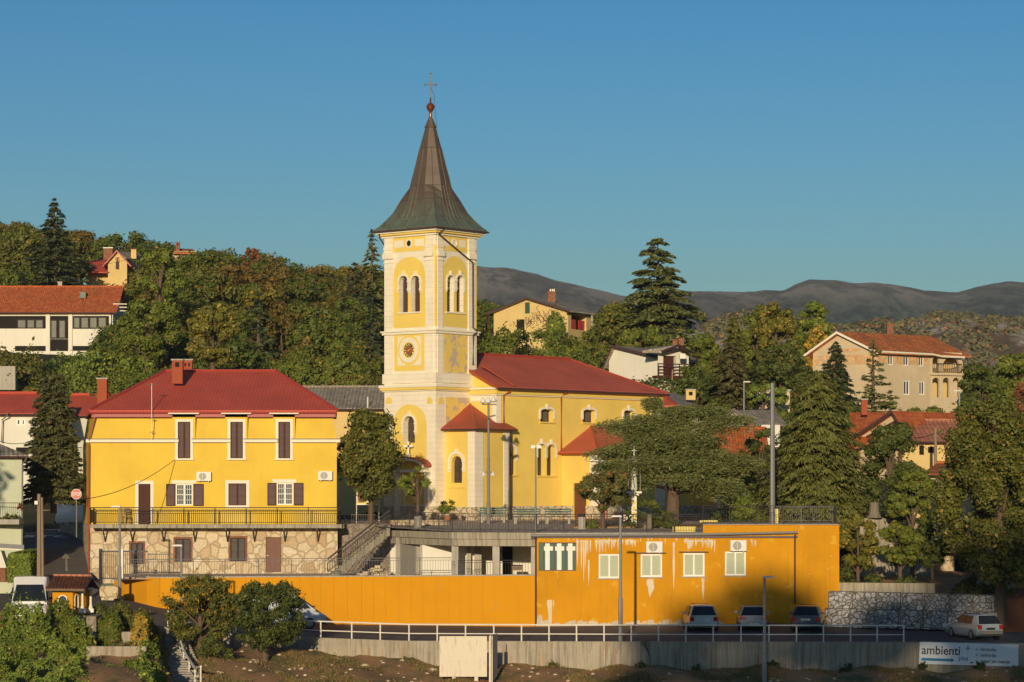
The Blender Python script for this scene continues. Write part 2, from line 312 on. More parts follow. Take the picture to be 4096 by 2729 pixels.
def text_obj(body, name, size, mat, parent, loc, rot, ext=.004, align='LEFT', xscale=1.0, local=False):
    cu = bpy.data.curves.new('lettering', 'FONT'); cu.body = body; cu.size = size; cu.extrude = ext; cu.align_x = align; cu.resolution_u = 3; cu.offset = size*.012
    tmp = bpy.data.objects.new('tmp_text', cu); COL.objects.link(tmp); dg = bpy.context.evaluated_depsgraph_get()
    me = bpy.data.meshes.new_from_object(tmp.evaluated_get(dg)); bpy.data.objects.remove(tmp)
    me.materials.clear(); me.materials.append(M[mat] if isinstance(mat, str) else mat)
    for v in me.vertices: v.co.x *= xscale
    o = bpy.data.objects.new(name, me); COL.objects.link(o); off = (0, 0, 0) if local else (BASE.get(parent.name) or (0,0,0))
    o.parent = parent; o.location = (loc[0]-off[0], loc[1]-off[1], loc[2]-off[2]); o.rotation_euler = rot; return o

# ---------------------------------------------------------------- facades: a vertical plane seen from the camera
class F:
    def __init__(s, A, B):
        s.A = np.array(A[:2], float); s.B = np.array(B[:2], float); d = s.B-s.A; s.L = float(np.hypot(*d)); s.u = d/s.L
        s.n = np.array([s.u[1], -s.u[0]])
        if s.n[1] > 0 and abs(s.n[1]) > .02: s.n = -s.n
    def p(s, u, z, n=0): q = s.A+s.u*u+s.n*n; return (q[0], q[1], z)
    def uz(s, px, py):
        a = (px-CX)/FPX      # ray: x = a*y
        y = None
        u = (a*s.A[1]-s.A[0])/(s.u[0]-a*s.u[1]); y = s.A[1]+s.u[1]*u; return u, CZ+(HY-py)*y/FPX
    def rect(s, px0, px1, py0, py1):
        pm = (px0+px1)/2; ym = (py0+py1)/2; return s.uz(px0, ym)[0], s.uz(px1, ym)[0], s.uz(pm, py1)[1], s.uz(pm, py0)[1]
    def zc(s, py): return s.uz(*((CX+FPX*(s.A+s.B)[0]/(s.A+s.B)[1]), py))[1]
def facade(pxA, DA, pxB, DB): return F((X(pxA, DA), DA), (X(pxB, DB), DB))
def fbox(mb, f, u0, u1, z0, z1, n0, n1, mi=0):
    return mb.hexa([f.p(u0,z0,n1), f.p(u1,z0,n1), f.p(u1,z0,n0), f.p(u0,z0,n0), f.p(u0,z1,n1), f.p(u1,z1,n1), f.p(u1,z1,n0), f.p(u0,z1,n0)], mi)
def arch(u0, u1, z0, z1, rise, n=10):      # outline counter-clockwise from bottom left
    w = (u1-u0)/2; c = (u0+u1)/2; zs = z1-rise
    return [(u0, z0), (u1, z0)]+[(c+w*math.cos(math.pi*i/n), zs+rise*math.sin(math.pi*i/n)) for i in range(n+1)]
def fpoly(mb, f, poly, n0, n1, mi=0):
    m = len(poly); b = len(mb.v); mb.v += [f.p(u, z, n1) for u, z in poly]+[f.p(u, z, n0) for u, z in poly]
    mb.f.append(tuple(range(b, b+m))); mb.m.append(mi); mb.f.append(tuple(b+2*m-1-i for i in range(m))); mb.m.append(mi)
    for i in range(m): j = (i+1) % m; mb.f.append((b+i, b+m+i, b+m+j, b+j)); mb.m.append(mi)
    return mb
def fring(mb, f, outer, inner, n0, n1, mi=0, closed=True):
    m = len(outer); b = len(mb.v)
    for poly, n in ((outer, n1), (inner, n1), (outer, n0), (inner, n0)): mb.v += [f.p(u, z, n) for u, z in poly]
    for i in range(m if closed else m-1):
        j = (i+1) % m
        for fc in ((b+i, b+j, b+m+j, b+m+i), (b+2*m+i, b+2*m+j, b+j, b+i), (b+m+i, b+m+j, b+3*m+j, b+3*m+i)): mb.f.append(fc); mb.m.append(mi)
    return mb
def wall(mb, f, u0, u1, z0, z1, holes=(), depth=.25, mi=0, n=0):      # front skin with openings and their reveals
    us = sorted({u0, u1, *[h[0] for h in holes], *[h[1] for h in holes]}); zs = sorted({z0, z1, *[h[2] for h in holes], *[h[3] for h in holes]})
    us = [u for u in us if u0 <= u <= u1]; zs = [z for z in zs if z0 <= z <= z1]
    for i in range(len(us)-1):
        for j in range(len(zs)-1):
            um = (us[i]+us[i+1])/2; zm = (zs[j]+zs[j+1])/2
            if any(h[0] < um < h[1] and h[2] < zm < h[3] for h in holes): continue
            mb.quad(f.p(us[i],zs[j],n), f.p(us[i+1],zs[j],n), f.p(us[i+1],zs[j+1],n), f.p(us[i],zs[j+1],n), mi=mi)
    for h in holes:
        a, b, c, d = h[:4]; rise = h[4] if len(h) > 4 else 0
        if rise:
            pts = arch(a, b, c, d, rise)[2:]
            for (ua, za), (ub, zb) in zip(pts[:-1], pts[1:]):
                mb.quad(f.p(ub,zb,n), f.p(ua,za,n), f.p(ua,d,n), f.p(ub,d,n), mi=mi)
                mb.quad(f.p(ub,zb,n), f.p(ua,za,n), f.p(ua,za,n-depth), f.p(ub,zb,n-depth), mi=mi)
        else: mb.quad(f.p(a,d,n), f.p(b,d,n), f.p(b,d,n-depth), f.p(a,d,n-depth), mi=mi)
        mb.quad(f.p(a,c,n), f.p(a,c,n-depth), f.p(b,c,n-depth), f.p(b,c,n), mi=mi)
        zt = d-rise; mb.quad(f.p(a,c,n), f.p(a,zt,n), f.p(a,zt,n-depth), f.p(a,c,n-depth), mi=mi); mb.quad(f.p(b,c,n), f.p(b,c,n-depth), f.p(b,zt,n-depth), f.p(b,zt,n), mi=mi)
    return mb
def frame_bars(mb, f, u0, u1, z0, z1, t, n0, n1, mull=0, trans=0):
    fbox(mb, f, u0, u0+t, z0, z1, n0, n1); fbox(mb, f, u1-t, u1, z0, z1, n0, n1); fbox(mb, f, u0+t, u1-t, z0, z0+t, n0, n1); fbox(mb, f, u0+t, u1-t, z1-t, z1, n0, n1)
    for i in range(mull): c = u0+(u1-u0)*(i+1)/(mull+1); fbox(mb, f, c-t*.5, c+t*.5, z0+t, z1-t, n0, n1-.004)
    for i in range(trans): c = z0+(z1-z0)*(i+1)/(trans+1); fbox(mb, f, u0+t, u1-t, c-t*.3, c+t*.3, n0, n1-.01)
    return mb
def window(f, parent, r, n=0, mull=1, frame='pvc', pane='glass_b', t=.07, sill=False, trans=0, name='window'):
    u0, u1, z0, z1 = r; w = build(frame_bars(MB(), f, u0, u1, z0, z1, t, n-.05, n+.045, mull, trans), name, frame, parent)
    BASE[w.name] = BASE[parent.name]; m = MB(); fbox(m, f, u0+t*.5, u1-t*.5, z0+t*.5, z1-t*.5, n-.03, n+.012); build(m, 'pane', pane, w)
    if sill: m = MB(); fbox(m, f, u0-.08, u1+.08, z0-.08, z0-.003, n-.02, n+.12); build(m, 'sill', 'conc_l', w)
    return w
def shutter_leaf(f, parent, u0, u1, z0, z1, n, mat='shut', name='shutter', split=True):
    m = MB(); t = .055; frame_bars(m, f, u0, u1, z0, z1, t, n, n+.05)
    zz = z0+t; N = max(6, int((z1-z0)/.075)); st = (z1-z0-2*t)/N
    for i in range(N):      # tilted slats
        za = z0+t+i*st; m.quad(f.p(u0+t,za,n+.045), f.p(u1-t,za,n+.045), f.p(u1-t,za+st*.9,n+.012), f.p(u0+t,za+st*.9,n+.012))
    m.quad(f.p(u0+t,z0,n+.006), f.p(u1-t,z0,n+.006), f.p(u1-t,z1,n+.006), f.p(u0+t,z1,n+.006))
    return build(m, name, mat, parent)
def rail_run(mb, pts, h=1.0, gap=.13, rt=.02, bt=.009, low=.12, top2=.0, post=None):      # railing along a 3d polyline
    for a, b in zip(pts[:-1], pts[1:]):
        a = Vector(a); b = Vector(b); L = (b-a).length; n = max(1, int(L/gap)); d = (b-a)
        mb.tube([a+Vector((0,0,h)), b+Vector((0,0,h))], rt, 4); mb.tube([a+Vector((0,0,low)), b+Vector((0,0,low))], rt*.7, 4)
        if top2: mb.tube([a+Vector((0,0,h-top2)), b+Vector((0,0,h-top2))], rt*.7, 4)
        for i in range(n+1):
            p = a+d*(i/n); mb.tube([p+Vector((0,0,low)), p+Vector((0,0,h-top2))], bt, 4)
def posts(mb, pts, h=1.0, r=.035, every=1.6):
    for a, b in zip(pts[:-1], pts[1:]):
        a = Vector(a); b = Vector(b); n = max(1, round((b-a).length/every))
        for i in range(n+1): p = a+(b-a)*(i/n); mb.tube([p, p+Vector((0,0,h))], r, 4)
# ================================================================ GROUND
def grid_mesh(rows, name, mat, kind='structure', noise=0, smooth=True):      # rows: equal-length lists of 3d points
    m = MB(); n = len(rows[0]); m.v = [tuple(map(float, (p[0], p[1], p[2]+(rnd.uniform(-noise, noise) if noise else 0)))) for r in rows for p in r]
    for i in range(len(rows)-1):
        for j in range(n-1): m.f.append((i*n+j, i*n+j+1, (i+1)*n+j+1, (i+1)*n+j)); m.m.append(0)
    return struct(m, name, mat, kind, smooth=smooth)
def interp(x, xs, ys): return float(np.interp(x, xs, ys))
# far sheet to the horizon
m = MB(); m.quad((-9000, 420, -6), (9000, 420, -6), (9000, 12000, -6), (-9000, 12000, -6)); struct(m, 'valley_ground', 'hillsoil')
# wooded hill: heights by picture column and depth
HPX = [-900, 0, 600, 1000, 1400, 2000, 2450, 2900, 3500, 4096, 5000]
HD = [176, 200, 230, 280, 330, 380, 450, 620]
HT = [[3.5,6,12,22,31,39,42,25], [3.5,6,12,22,31,39,42,25], [4.2,6,11,21,30,36,37,22], [5,6,10,19,27,33,34,18], [5,6,10,18,26,31,31,14], [5.6,6.2,11,19,25,25,20,6],
      [5.6,6,10,16,20.5,21,16,3], [5.4,6,9,14,17,16,9,-3], [4.8,6,9.5,15.5,16,13,6,-5], [2.5,4,8,12,12,9,3,-6], [2.5,4,8,11,10,8,2,-6]]
def hillz(px, D):
    col = [interp(D, HD, r) for r in HT]; return interp(px, HPX, col)
rows = []
for D in list(np.linspace(176, 460, 60))+[520, 620]:
    rows.append([(X(px, D), D, hillz(px, D)+rnd.uniform(-.3, .3)) for px in np.linspace(-900, 5000, 90)])
grid_mesh(rows, 'hillside_terrain', 'hillsoil')
# road in front of the wall, foreground bank
NEARX = [-700, 300, 640, 760, 860, 1280, 1620, 2500, 3620, 5000]; NEARY = [2490, 2500, 2512, 2528, 2538, 2558, 2570, 2573, 2575, 2588]
FARX = [-700, 200, 462, 560, 656, 1240, 2100, 3100, 3400, 4100, 5000]; FARY = [2385, 2388, 2391, 2416, 2436, 2496, 2507, 2494, 2505, 2522, 2530]
DN = 138.0; DW = 150.0
rows = []
for px in np.linspace(-700, 5000, 70):
    a = P3(px, interp(px, NEARX, NEARY), DN); pf = CX+(px-CX)*DN/DW if False else px
    b = P3(px, interp(px, FARX, FARY), DW); r = [a]
    for t in (.25, .5, .75): r.append(tuple(a[i]+(b[i]-a[i])*t for i in range(3)))
    r.append(b); bb = P3(px, interp(px, FARX, FARY)-8, DW+6); r.append((bb[0], bb[1], b[2]-.05)); rows.append(r)
grid_mesh([list(c) for c in zip(*rows)], 'road', 'asphalt')
SLX = [-900, 300, 560, 680, 800, 1300, 1800, 2500, 3300, 5000]; SLZ = [.85, .85, .8, .1, -.15, -.6, -1.35, -1.42, -1.5, -1.6]
def bankz(px, D):
    z = interp(px, SLX, SLZ)-(DN-D)*(.062+.095*math.exp(-((px-725)/62)**2)); return z+.12*math.sin(px*.013+D*.5)+.08*math.sin(px*.031-D)
rows = []
for D in np.linspace(137.9, 70, 90): rows.append([(X(px, D), D, bankz(px, D)+rnd.uniform(-.05, .05)-(0 if D > 110 else (110-D)*.05)) for px in np.linspace(-900, 5200, 160)])
grid_mesh(rows, 'embankment_ground', 'soil')
# side lane climbing past the rectory
lane = [(150.5, -200, 2425, 480, 2392), (154, 20, 2395, 420, 2352), (158, 60, 2350, 372, 2318), (164, 80, 2270, 362, 2262), (172, 92, 2200, 352, 2190), (182, 100, 2140, 345, 2132), (195, 60, 2104, 420, 2104), (215, -100, 2080, 500, 2080)]
rows = [[tuple(np.array(P3(a, ya, D))*(1-t)+np.array(P3(b, yb, D))*t) for t in np.linspace(0, 1, 8)] for D, a, ya, b, yb in lane]
grid_mesh(rows, 'side_lane', 'asphalt2', smooth=False)
def lanept(px, D):      # height of the lane surface
    Ds = [l[0] for l in lane]; return interp(D, Ds, [Z((l[2]+l[4])/2, l[0]) for l in lane])
m = MB(); m.quad((-75, 139, .2), (X(200, 139), 139, .2), (X(60, 215), 215, 4.5), (-75, 215, 4.5)); struct(m, 'left_verge', 'soil')
# lower terrace and plaza
TZ = 2.70
m = MB(); m.quad((X(465, 150.1), 150.3, TZ), (X(2150, 150.1), 150.3, TZ), (X(2150, 176), 176, TZ), (X(372, 162), 176, TZ)); struct(m, 'lower_terrace', 'paving')
PZ0, PZ1 = 5.42, 5.80
def plaza_z(D): return PZ0+(PZ1-PZ0)*min(1, max(0, (D-150.5)/22))
EDGE = [(1440, 165), (1500, 161), (1562, 158.5), (1700, 154.5), (1810, 151.6), (2145, 150.25), (2810, 150.25), (3357, 150.25)]     # plaza front edge
rows = []
for D2 in (0, 4, 10, 20, 30, 46): rows.append([(X(px, D)+(D2*.02), D+D2, plaza_z(D+D2)) for px, D in EDGE])
grid_mesh(rows, 'plaza', 'paving', smooth=False)
m = MB(); m.slab([(X(1250, 168), 165, 5.72), (X(1560, 162), 162, 5.72), (X(1560, 162), 185, 5.74), (X(1250, 168), 185, 5.74)], .1); struct(m, 'churchyard_paving', 'paving')
# raised strip of the plaza at the right (0.35 m step)
UPZ = Z(2097, 150.3)
m = MB(); m.slab([(X(2812, 150.5), 150.45, UPZ), (X(3353, 150.5), 150.45, UPZ), (X(3357, 155), 157, UPZ), (X(2850, 155), 157, UPZ)], .25); struct(m, 'raised_paving', 'paving')
# garden soil on the plaza beneath the cedar
m = MB(); gz = lambda D: plaza_z(D)+.07
m.slab([(X(2290, 163), 158.5, gz(158)), (X(2780, 160), 158.5, gz(158)), (X(2960, 180), 186, gz(186)), (X(2300, 180), 180, gz(180))], .1); struct(m, 'garden_bed', 'soil')
m = MB(); m.quad((X(3360, 158), 151.6, 2.0), (X(4700, 158), 151.6, 1.5), (X(4700, 178), 178, 3), (X(3360, 158), 178, 3.2)); struct(m, 'garden_ground', 'soil'); m = MB(); m.quad((X(3985, 147.6), 147.6, -.5), (X(4800, 147), 146, -.5), (X(4800, 150), 152.2, 2.2), (X(3985, 150), 151.6, 2.2)); struct(m, 'earth_bank', 'soil_red')
m = MB(); m.quad((X(2900, 186), 157, 5.4), (X(3400, 158), 157, 5.4), (X(3500, 178), 178, 5.4), (X(2800, 178), 178, 5.75)); struct(m, 'garden_terrace', 'soil')

# ================================================================ RETAINING WALL ALONG THE ROAD + GUARD RAIL
t = thing('retaining_wall', 'long stained concrete retaining wall below the white guard rail', 'retaining wall', (X(2400, DN), DN, 0))
m = MB(); cols = np.linspace(640, 4400, 90)
def capz(px): return Z(interp(px, NEARX, NEARY), DN)+.10
for a, b in zip(cols[:-1], cols[1:]):
    za, zb = capz(a), capz(b)
    m.hexa([(X(a,DN), DN-.32, -3), (X(b,DN), DN-.32, -3), (X(b,DN), DN, -3), (X(a,DN), DN, -3), (X(a,DN), DN-.32, za), (X(b,DN), DN-.32, zb), (X(b,DN), DN, zb), (X(a,DN), DN, za)])
build(m, 'wall_body', 'conc_old', t)
for px in np.arange(1390, 4300, 51.5):
    px += rnd.uniform(-5, 5); m = MB(); zt = capz(px)-.35-rnd.uniform(0, .1); m.box(X(px, DN)-.035, X(px, DN)+.035, DN-.345, DN-.322, -3, zt); build(m, 'joint_rib', 'conc_l', t)
def guardrail(name, label, pts, h=.86, group=None, k=1.15):
    t = thing(name, label, 'guard rail', pts[0], group=group)
    m = MB(); m.tube([Vector(p)+Vector((0,0,h)) for p in pts], .035*k, 6); build(m, 'top_rail', 'wrail', t)
    m = MB(); m.tube([Vector(p)+Vector((0,0,h*.44)) for p in pts], .03, 6); build(m, 'middle_rail', 'wrail', t)
    for p in pts: m = MB(); m.tube([Vector(p)-Vector((0,0,.3)), Vector(p)+Vector((0,0,h))], .042, 6); build(m, 'post', 'wrail', t)
pxs = [672, 797, 920, 1040, 1160, 1283, 1407, 1521, 1636, 1749, 1862, 1975, 2086, 2196, 2306, 2416, 2525, 2634, 2743, 2853, 2964, 3075, 3186, 3294, 3402, 3509, 3615]
guardrail('guard_rail', 'long white two-bar guard rail along the road edge', [(X(p, DN-.16), DN-.16, capz(p)) for p in pxs])
# stairs down the bank at lower left, with their own rail
t = thing('concrete_steps', 'narrow worn concrete steps descending the bank at lower left', 'stairs', P3(700, 2530, 136.5))
m = MB(); N = 26
for i in range(N):
    D = 137.3-i*.5; z = .33-i*.082; m.hexa([(X(635+i*3.2, D), D-.5, z-.6), (X(745+i*4.2, D), D-.5, z-.6), (X(745+i*4.2, D), D, z-.6), (X(635+i*3.2, D), D, z-.6), (X(635+i*3.2, D), D-.5, z), (X(745+i*4.2, D), D-.5, z), (X(745+i*4.2, D), D, z), (X(635+i*3.2, D), D, z)])
build(m, 'step', 'conc', t)
m = MB()
for i in range(0, N, 2):
    D = 137.3-i*.5; z = .33-i*.082; a = 700+i*5.0; m.hexa([(X(a, D), D-1, z-1), (X(a, D)+.2, D-1, z-1), (X(a, D)+.2, D, z-1), (X(a, D), D, z-1), (X(a, D), D-1, z+.02), (X(a, D)+.2, D-1, z+.02), (X(a, D)+.2, D, z+.12), (X(a, D), D, z+.12)])
build(m, 'side_curb', 'conc_l', t)
guardrail('stair_rail', 'white two-bar handrail running down beside the bank steps', [(X(p, D), D, max(Z(y, D), bankz(p, D)-.02)) for p, y, D in ((690, 2530, 137.2), (712, 2600, 134.3), (735, 2672, 131.5), (757, 2745, 128.8), (780, 2815, 126), (803, 2890, 123.2))], k=1.6)

# ================================================================ ORANGE WALL (left) AND PARISH HALL (right)
FW = facade(656, DW, 2140, DW)
t = thing('orange_wall', 'long orange painted retaining wall below the lower terrace', 'wall', (X(1300, DW), DW, 0))
m = MB(); edges = [456, 500, 585, 640, 692, 750, 806, 864, 922, 984, 1038, 1092, 1146, 1202, 1250, 1285, 1336, 1391, 1447, 1495, 1544, 1597, 1646, 1694, 1746, 1797, 1845, 1884, 1931, 1979, 2027, 2074, 2122, 2144]
topx = [456, 520, 2140]; topy = [2330, 2313, 2303]
def wallxy(px):      # the left end curves away along the lane
    return DW+(max(0, 656-px)/200)**1.6*3.2
for a, b in zip(edges[:-1], edges[1:]):
    A = (X(a, wallxy(a)), wallxy(a)); B = (X(b, wallxy(b)), wallxy(b)); f = F(A, B); za = Z(interp(a, topx, topy), DW); zb = Z(interp(b, topx, topy), DW)
    fbox(m, f, 0, f.L, -1, (za+zb)/2-.02, -.5, -.045); g = .022; fbox(m, f, g, f.L-g, -1, (za+zb)/2, -.044, 0)
build(m, 'wall_panel', 'orange', t)
m = MB()
for a, b in zip(edges[:-1], edges[1:]):
    za = Z(interp(a, topx, topy), DW); A = (X(a, wallxy(a)), wallxy(a)); B = (X(b, wallxy(b)), wallxy(b)); f = F(A, B); fbox(m, f, 0, f.L, za, za+.07, -.5, .02)
build(m, 'coping', 'conc_l', t)

t = thing('parish_hall', 'low flat-roofed orange hall with white windows under the plaza', 'building', (X(2700, DW), DW, 0)); HALL = t
FH = facade(2140, DW, 3357, DW); L = FH.L
ztop = Z(2140, DW); zhi = Z(2100, DW); uR = FH.uz(2812, 2100)[0]
cross_w = FH.rect(2155, 2305, 2170, 2284); wins = [FH.rect(2395, 2479, 2217, 2313), FH.rect(2563, 2648, 2217, 2308), FH.rect(2733, 2818, 2213, 2306), FH.rect(2900, 2983, 2207, 2302)]
m = MB(); wall(m, FH, 0, L, -1, ztop, [cross_w]+wins, .16); wall(m, FH, uR, L, ztop, zhi, (), .2)
# battered right end wall and closing sides
m.quad(FH.p(L, -1), FH.p(L+.02, -1, -14), FH.p(L+.02, zhi, -14), FH.p(L, zhi)); m.quad(FH.p(0, -1), FH.p(0, ztop), FH.p(0, ztop, -3), FH.p(0, -1, -3)); build(m, 'wall', 'orange_dirty', t)
BASE[t.name] = tuple(t.location)
m = MB(); fbox(m, FH, 0, uR-.01, ztop+.02, PZ0-.012, -3, .12); fbox(m, FH, uR, L+.05, zhi+.002, UPZ-.02, -3, .10); build(m, 'roof_slab', 'conc_l', t)
m = MB()
g0 = FH.uz(2124, 2138)[0]; g1 = FH.uz(3190, 2138)[0]; m.tube([FH.p(g0, Z(2143, DW), .2), FH.p(uR, Z(2138, DW), .2), FH.p(g1, Z(2130, DW), .2)], .075, 8); build(m, 'gutter', 'gut_g', t)
m = MB(); fbox(m, FH, g0, g1, Z(2152, DW), Z(2144, DW), .01, .11); build(m, 'fascia_board', 'gut_d', t)
for px, y0, y1 in ((2143, 2150, 2498), (3179, 2140, 2415)):
    m = MB(); u = FH.uz(px, 2300)[0]; m.tube([FH.p(u, Z(y0, DW), .2), FH.p(u, Z(y0+22, DW), .09), FH.p(u, Z(y1, DW), .09)], .05, 8); build(m, 'downpipe', 'gut_d', t)
for px in np.arange(2210, 3340, 47.0):
    m = MB(); u = FH.uz(px, 2300)[0]; top = 2290 if px < 2290 else (2405 if px < 3170 else 2306)
    fbox(m, FH, u-.03, u+.03, Z(2500, DW), Z(top+rnd.uniform(-4, 4), DW), .003, .03); build(m, 'wall_rib', 'orange_dirty', t)
# windows
for r in wins:
    w = window(FH, t, r, -.06, 1, 'pvc', 'curtain', .085)
    m = MB(); fbox(m, FH, r[0]-.1, r[1]+.1, r[2]-.07, r[2]-.003, -.02, .06); build(m, 'sill', 'conc_l', w)
for r in (wins[1], wins[2]):
    m = MB(); fbox(m, FH, r[0]-.25, r[1]+.22, r[3]+.06, r[3]+.10, .004, .22); build(m, 'rain_ledge', 'gut_d', t)
u0, u1, z0, z1 = cross_w
w = build(frame_bars(MB(), FH, FH.uz(2171, 2200)[0], u1, z0, z1, .05, -.12, .0, 2), 'cross_window', 'door', t); BASE[w.name] = BASE[t.name]
m = MB(); fbox(m, FH, u0, u1, z0, z1, -.16, -.13); build(m, 'pane', 'green', w)
for pv, a, b in ((2190, 2172, 2214), (2237, 2217, 2259), (2281, 2263, 2304)):
    m = MB(); ua, ub = FH.uz(a, 2200)[0], FH.uz(b, 2200)[0]; uc = FH.uz(pv, 2200)[0]; zz0 = Z(2203, DW); zz1 = Z(2186, DW)
    fbox(m, FH, uc-.13, uc+.13, z0+.05, z1-.05, -.12, -.05); fbox(m, FH, ua+.05, uc-.131, zz0, zz1, -.12, -.05); fbox(m, FH, uc+.131, ub-.03, zz0, zz1, -.12, -.05); build(m, 'white_cross', 'wrail', w)
M['lime'] = m_concrete('lime_streaks', (.72,.60,.42), .15)
# washed-off paint: drips below the roof edge (thin real patches of lime)
m = MB(); rr = random.Random(3)
def drip(px, y0, y1, wpx):
    u, zt = FH.uz(px, y0); zb = FH.uz(px, y1)[1]; w2 = wpx/70/2; n = 7; pl = []; pr = []; nn = .003+.012*rr.random()
    for i in range(n+1):
        tt = i/n; ww = w2*(1-tt**2.2)*(.75+.5*rr.random())+.004; z = zt+(zb-zt)*tt; pl.append((u-ww, z)); pr.append((u+ww, z))
    for i in range(n): m.quad(FH.p(*pl[i], nn), FH.p(*pl[i+1], nn), FH.p(*pr[i+1], nn), FH.p(*pr[i], nn))
for _ in range(70): drip(rr.uniform(2190, 2880), 2148, 2150+rr.expovariate(1/7), rr.uniform(2, 5))
for a, b, n, y1 in ((2305, 2362, 16, 2280), (2380, 2478, 44, 2215), (2485, 2545, 14, 2190), (2738, 2850, 44, 2204), (2850, 2862, 4, 2245), (3005, 3030, 4, 2190)):
    for _ in range(n): drip(rr.uniform(a, b), rr.uniform(2158, 2163), 2165+(y1-2165)*rr.random()**1.5, rr.uniform(2, 7))
for px, y0, y1, w in ((2192+10, 2400, 2505, 26), (2355, 2240, 2345, 5), (2695, 2170, 2360, 9), (2812, 2306, 2400, 10), (2335, 2200, 2330, 5), (2600, 2316, 2390, 26), (2606, 2340, 2372, 22)): drip(px, y0, y1, w)
build(m, 'peeling_lime', 'lime', t)
m = MB(); rr = random.Random(5)
for _ in range(90):
    px = rr.uniform(2060, 2900); y1 = 2505; u, zb = FH.uz(px, y1); zt = zb+rr.uniform(.15, .5)*(1.6 if px < 2160 else .8); ww = rr.uniform(.15, .4)
    if u-ww < .02: continue
    nn = .002+.009*rr.random(); m.quad(*[FH.p(u-ww, zb, nn), FH.p(u+ww, zb, nn), FH.p(u+ww*.4, zt, nn), FH.p(u-ww*.5, zt-.05, nn)])
build(m, 'lime_stain', 'patch', t)
def ac_unit(f, px0, px1, py0, py1, label, n=0):
    u0, u1, z0, z1 = f.rect(px0, px1, py0, py1); d = .32; c = f.p((u0+u1)/2, z0, n)
    t = thing('air_conditioner', label, 'air conditioner', c, group='outdoor air conditioning units')
    m = MB(); fbox(m, f, u0, u1, z0, z1, n+.06, n+d); build(m, 'casing', 'acw', t); w = u1-u0; h = z1-z0; uc = u0+w*.42; r = min(h*.40, w*.33)
    m = MB(); ring = [(uc+r*math.cos(a), z0+h/2+r*math.sin(a)) for a in np.linspace(0, 2*math.pi, 20, endpoint=False)]; fpoly(m, f, ring, n+d, n+d+.012); g = build(m, 'fan_grille', 'acg', t)
    m = MB()
    for k in range(-3, 4): zz = z0+h/2+k*r*.26; hw = math.sqrt(max(0, r*r-(k*r*.26)**2))*.97; fbox(m, f, uc-hw, uc+hw, zz-.008, zz+.008, n+d+.012, n+d+.02)
    fbox(m, f, uc-.012, uc+.012, z0+h/2-r, z0+h/2+r, n+d+.021, n+d+.027); build(m, 'grille_bar', 'acw', t)
    m = MB(); fbox(m, f, u0+w*.15, u0+w*.2, z0-.05, z0-.004, n, n+d*.9); fbox(m, f, u1-w*.2, u1-w*.15, z0-.05, z0-.004, n, n+d*.9); build(m, 'bracket', 'iron_g', t)
    return t
ac_unit(FH, 2584, 2649, 2166, 2210, 'white air conditioner above the third window from the right on the orange hall')
ac_unit(FH, 2920, 2984, 2161, 2204, 'white air conditioner above the rightmost window of the orange hall')

# ---------------- loggia beneath the plaza, left of the hall
t = thing('loggia', 'concrete loggia with square pillars under the plaza slab', 'building', (X(1850, 152), 152, TZ)); LG = t
zs0 = lambda D: 5.0
m = MB(); E = [(1562, 158.5), (1700, 154.5), (1810, 151.6), (2140, 150.25)]
for (a, Da), (b, Db) in zip(E[:-1], E[1:]):
    f = facade(a, Da, b, Db); fbox(m, f, 0, f.L, 5.02, 5.405, -1.2, .10); fbox(m, f, 0, f.L, 4.62, 5.015, -.5, -.02)
build(m, 'slab_edge', 'slab', t)
for px, D, wpx in ((1590, 158.3, 16), (1697, 155.2, 34), (1820, 151.8, 27), (1984, 151, 28), (2134, 150.6, 20), (1912, 154.4, 28), (1875, 154.2, 18)):
    m = MB(); w = wpx*D/FPX; x = X(px, D); m.box(x-w/2, x+w/2, D, D+w*1.2, TZ, 4.95); build(m, 'pillar', 'conc_l', t)
m = MB(); f = facade(1600, 157.5, 1668, 156.5); a = f.rect(1602, 1664, 2162, 2298); fbox(m, f, a[0], a[1], TZ, a[3], -.05, .0); d = build(m, 'metal_door', 'acg', t); BASE[d.name] = BASE[t.name]
m = MB(); fbox(m, f, (a[0]+a[1])/2-.02, (a[0]+a[1])/2+.02, TZ, a[3], .003, .03); fbox(m, f, a[0]+.2, a[1]-.2, TZ+.95, TZ+1.0, .003, .03); build(m, 'door_strip', 'iron_g', d)
m = MB(); fbox(m, f, a[0]-.35, a[0]-.01, TZ, a[3]+.25, -.1, .03); fbox(m, f, a[1]+.01, a[1]+.5, TZ, a[3]+.25, -.1, .03); fbox(m, f, a[0], a[1], a[3], a[3]+.3, -.1, .03); build(m, 'door_surround', 'conc_l', t)
m = MB(); m.box(X(1690, 155), X(1905, 155), 154.9, 155.0, TZ, 5.35); build(m, 'back_wall', 'white', t); m = MB(); m.box(X(1900, 157), X(2150, 157), 156.6, 156.8, TZ, 5.35); build(m, 'back_wall', 'white', t); m = MB(); m.box(X(2141, 150), X(2141, 150)+.1, 150.6, 159.6, TZ, 5.3); build(m, 'side_wall', 'white', t); m = MB(); m.box(X(1560, 160), X(1690, 160), 160.4, 160.6, TZ, 5.35); build(m, 'back_wall', 'white', t)
m = MB(); m.box(X(2010, 157), X(2050, 157), 156.4, 156.58, TZ, TZ+1.9); build(m, 'inner_door', 'dark', t)
single(MB().box(X(2048, 152), X(2092, 152), 153, 154, TZ+.45, TZ+.75).box(X(2048, 152), X(2052, 152), 153, 153.1, TZ, TZ+.45).box(X(2088, 152), X(2092, 152), 153, 153.1, TZ, TZ+.45), 'table', 'wood', 'small orange cloth-covered table inside the right bay of the loggia', 'table')

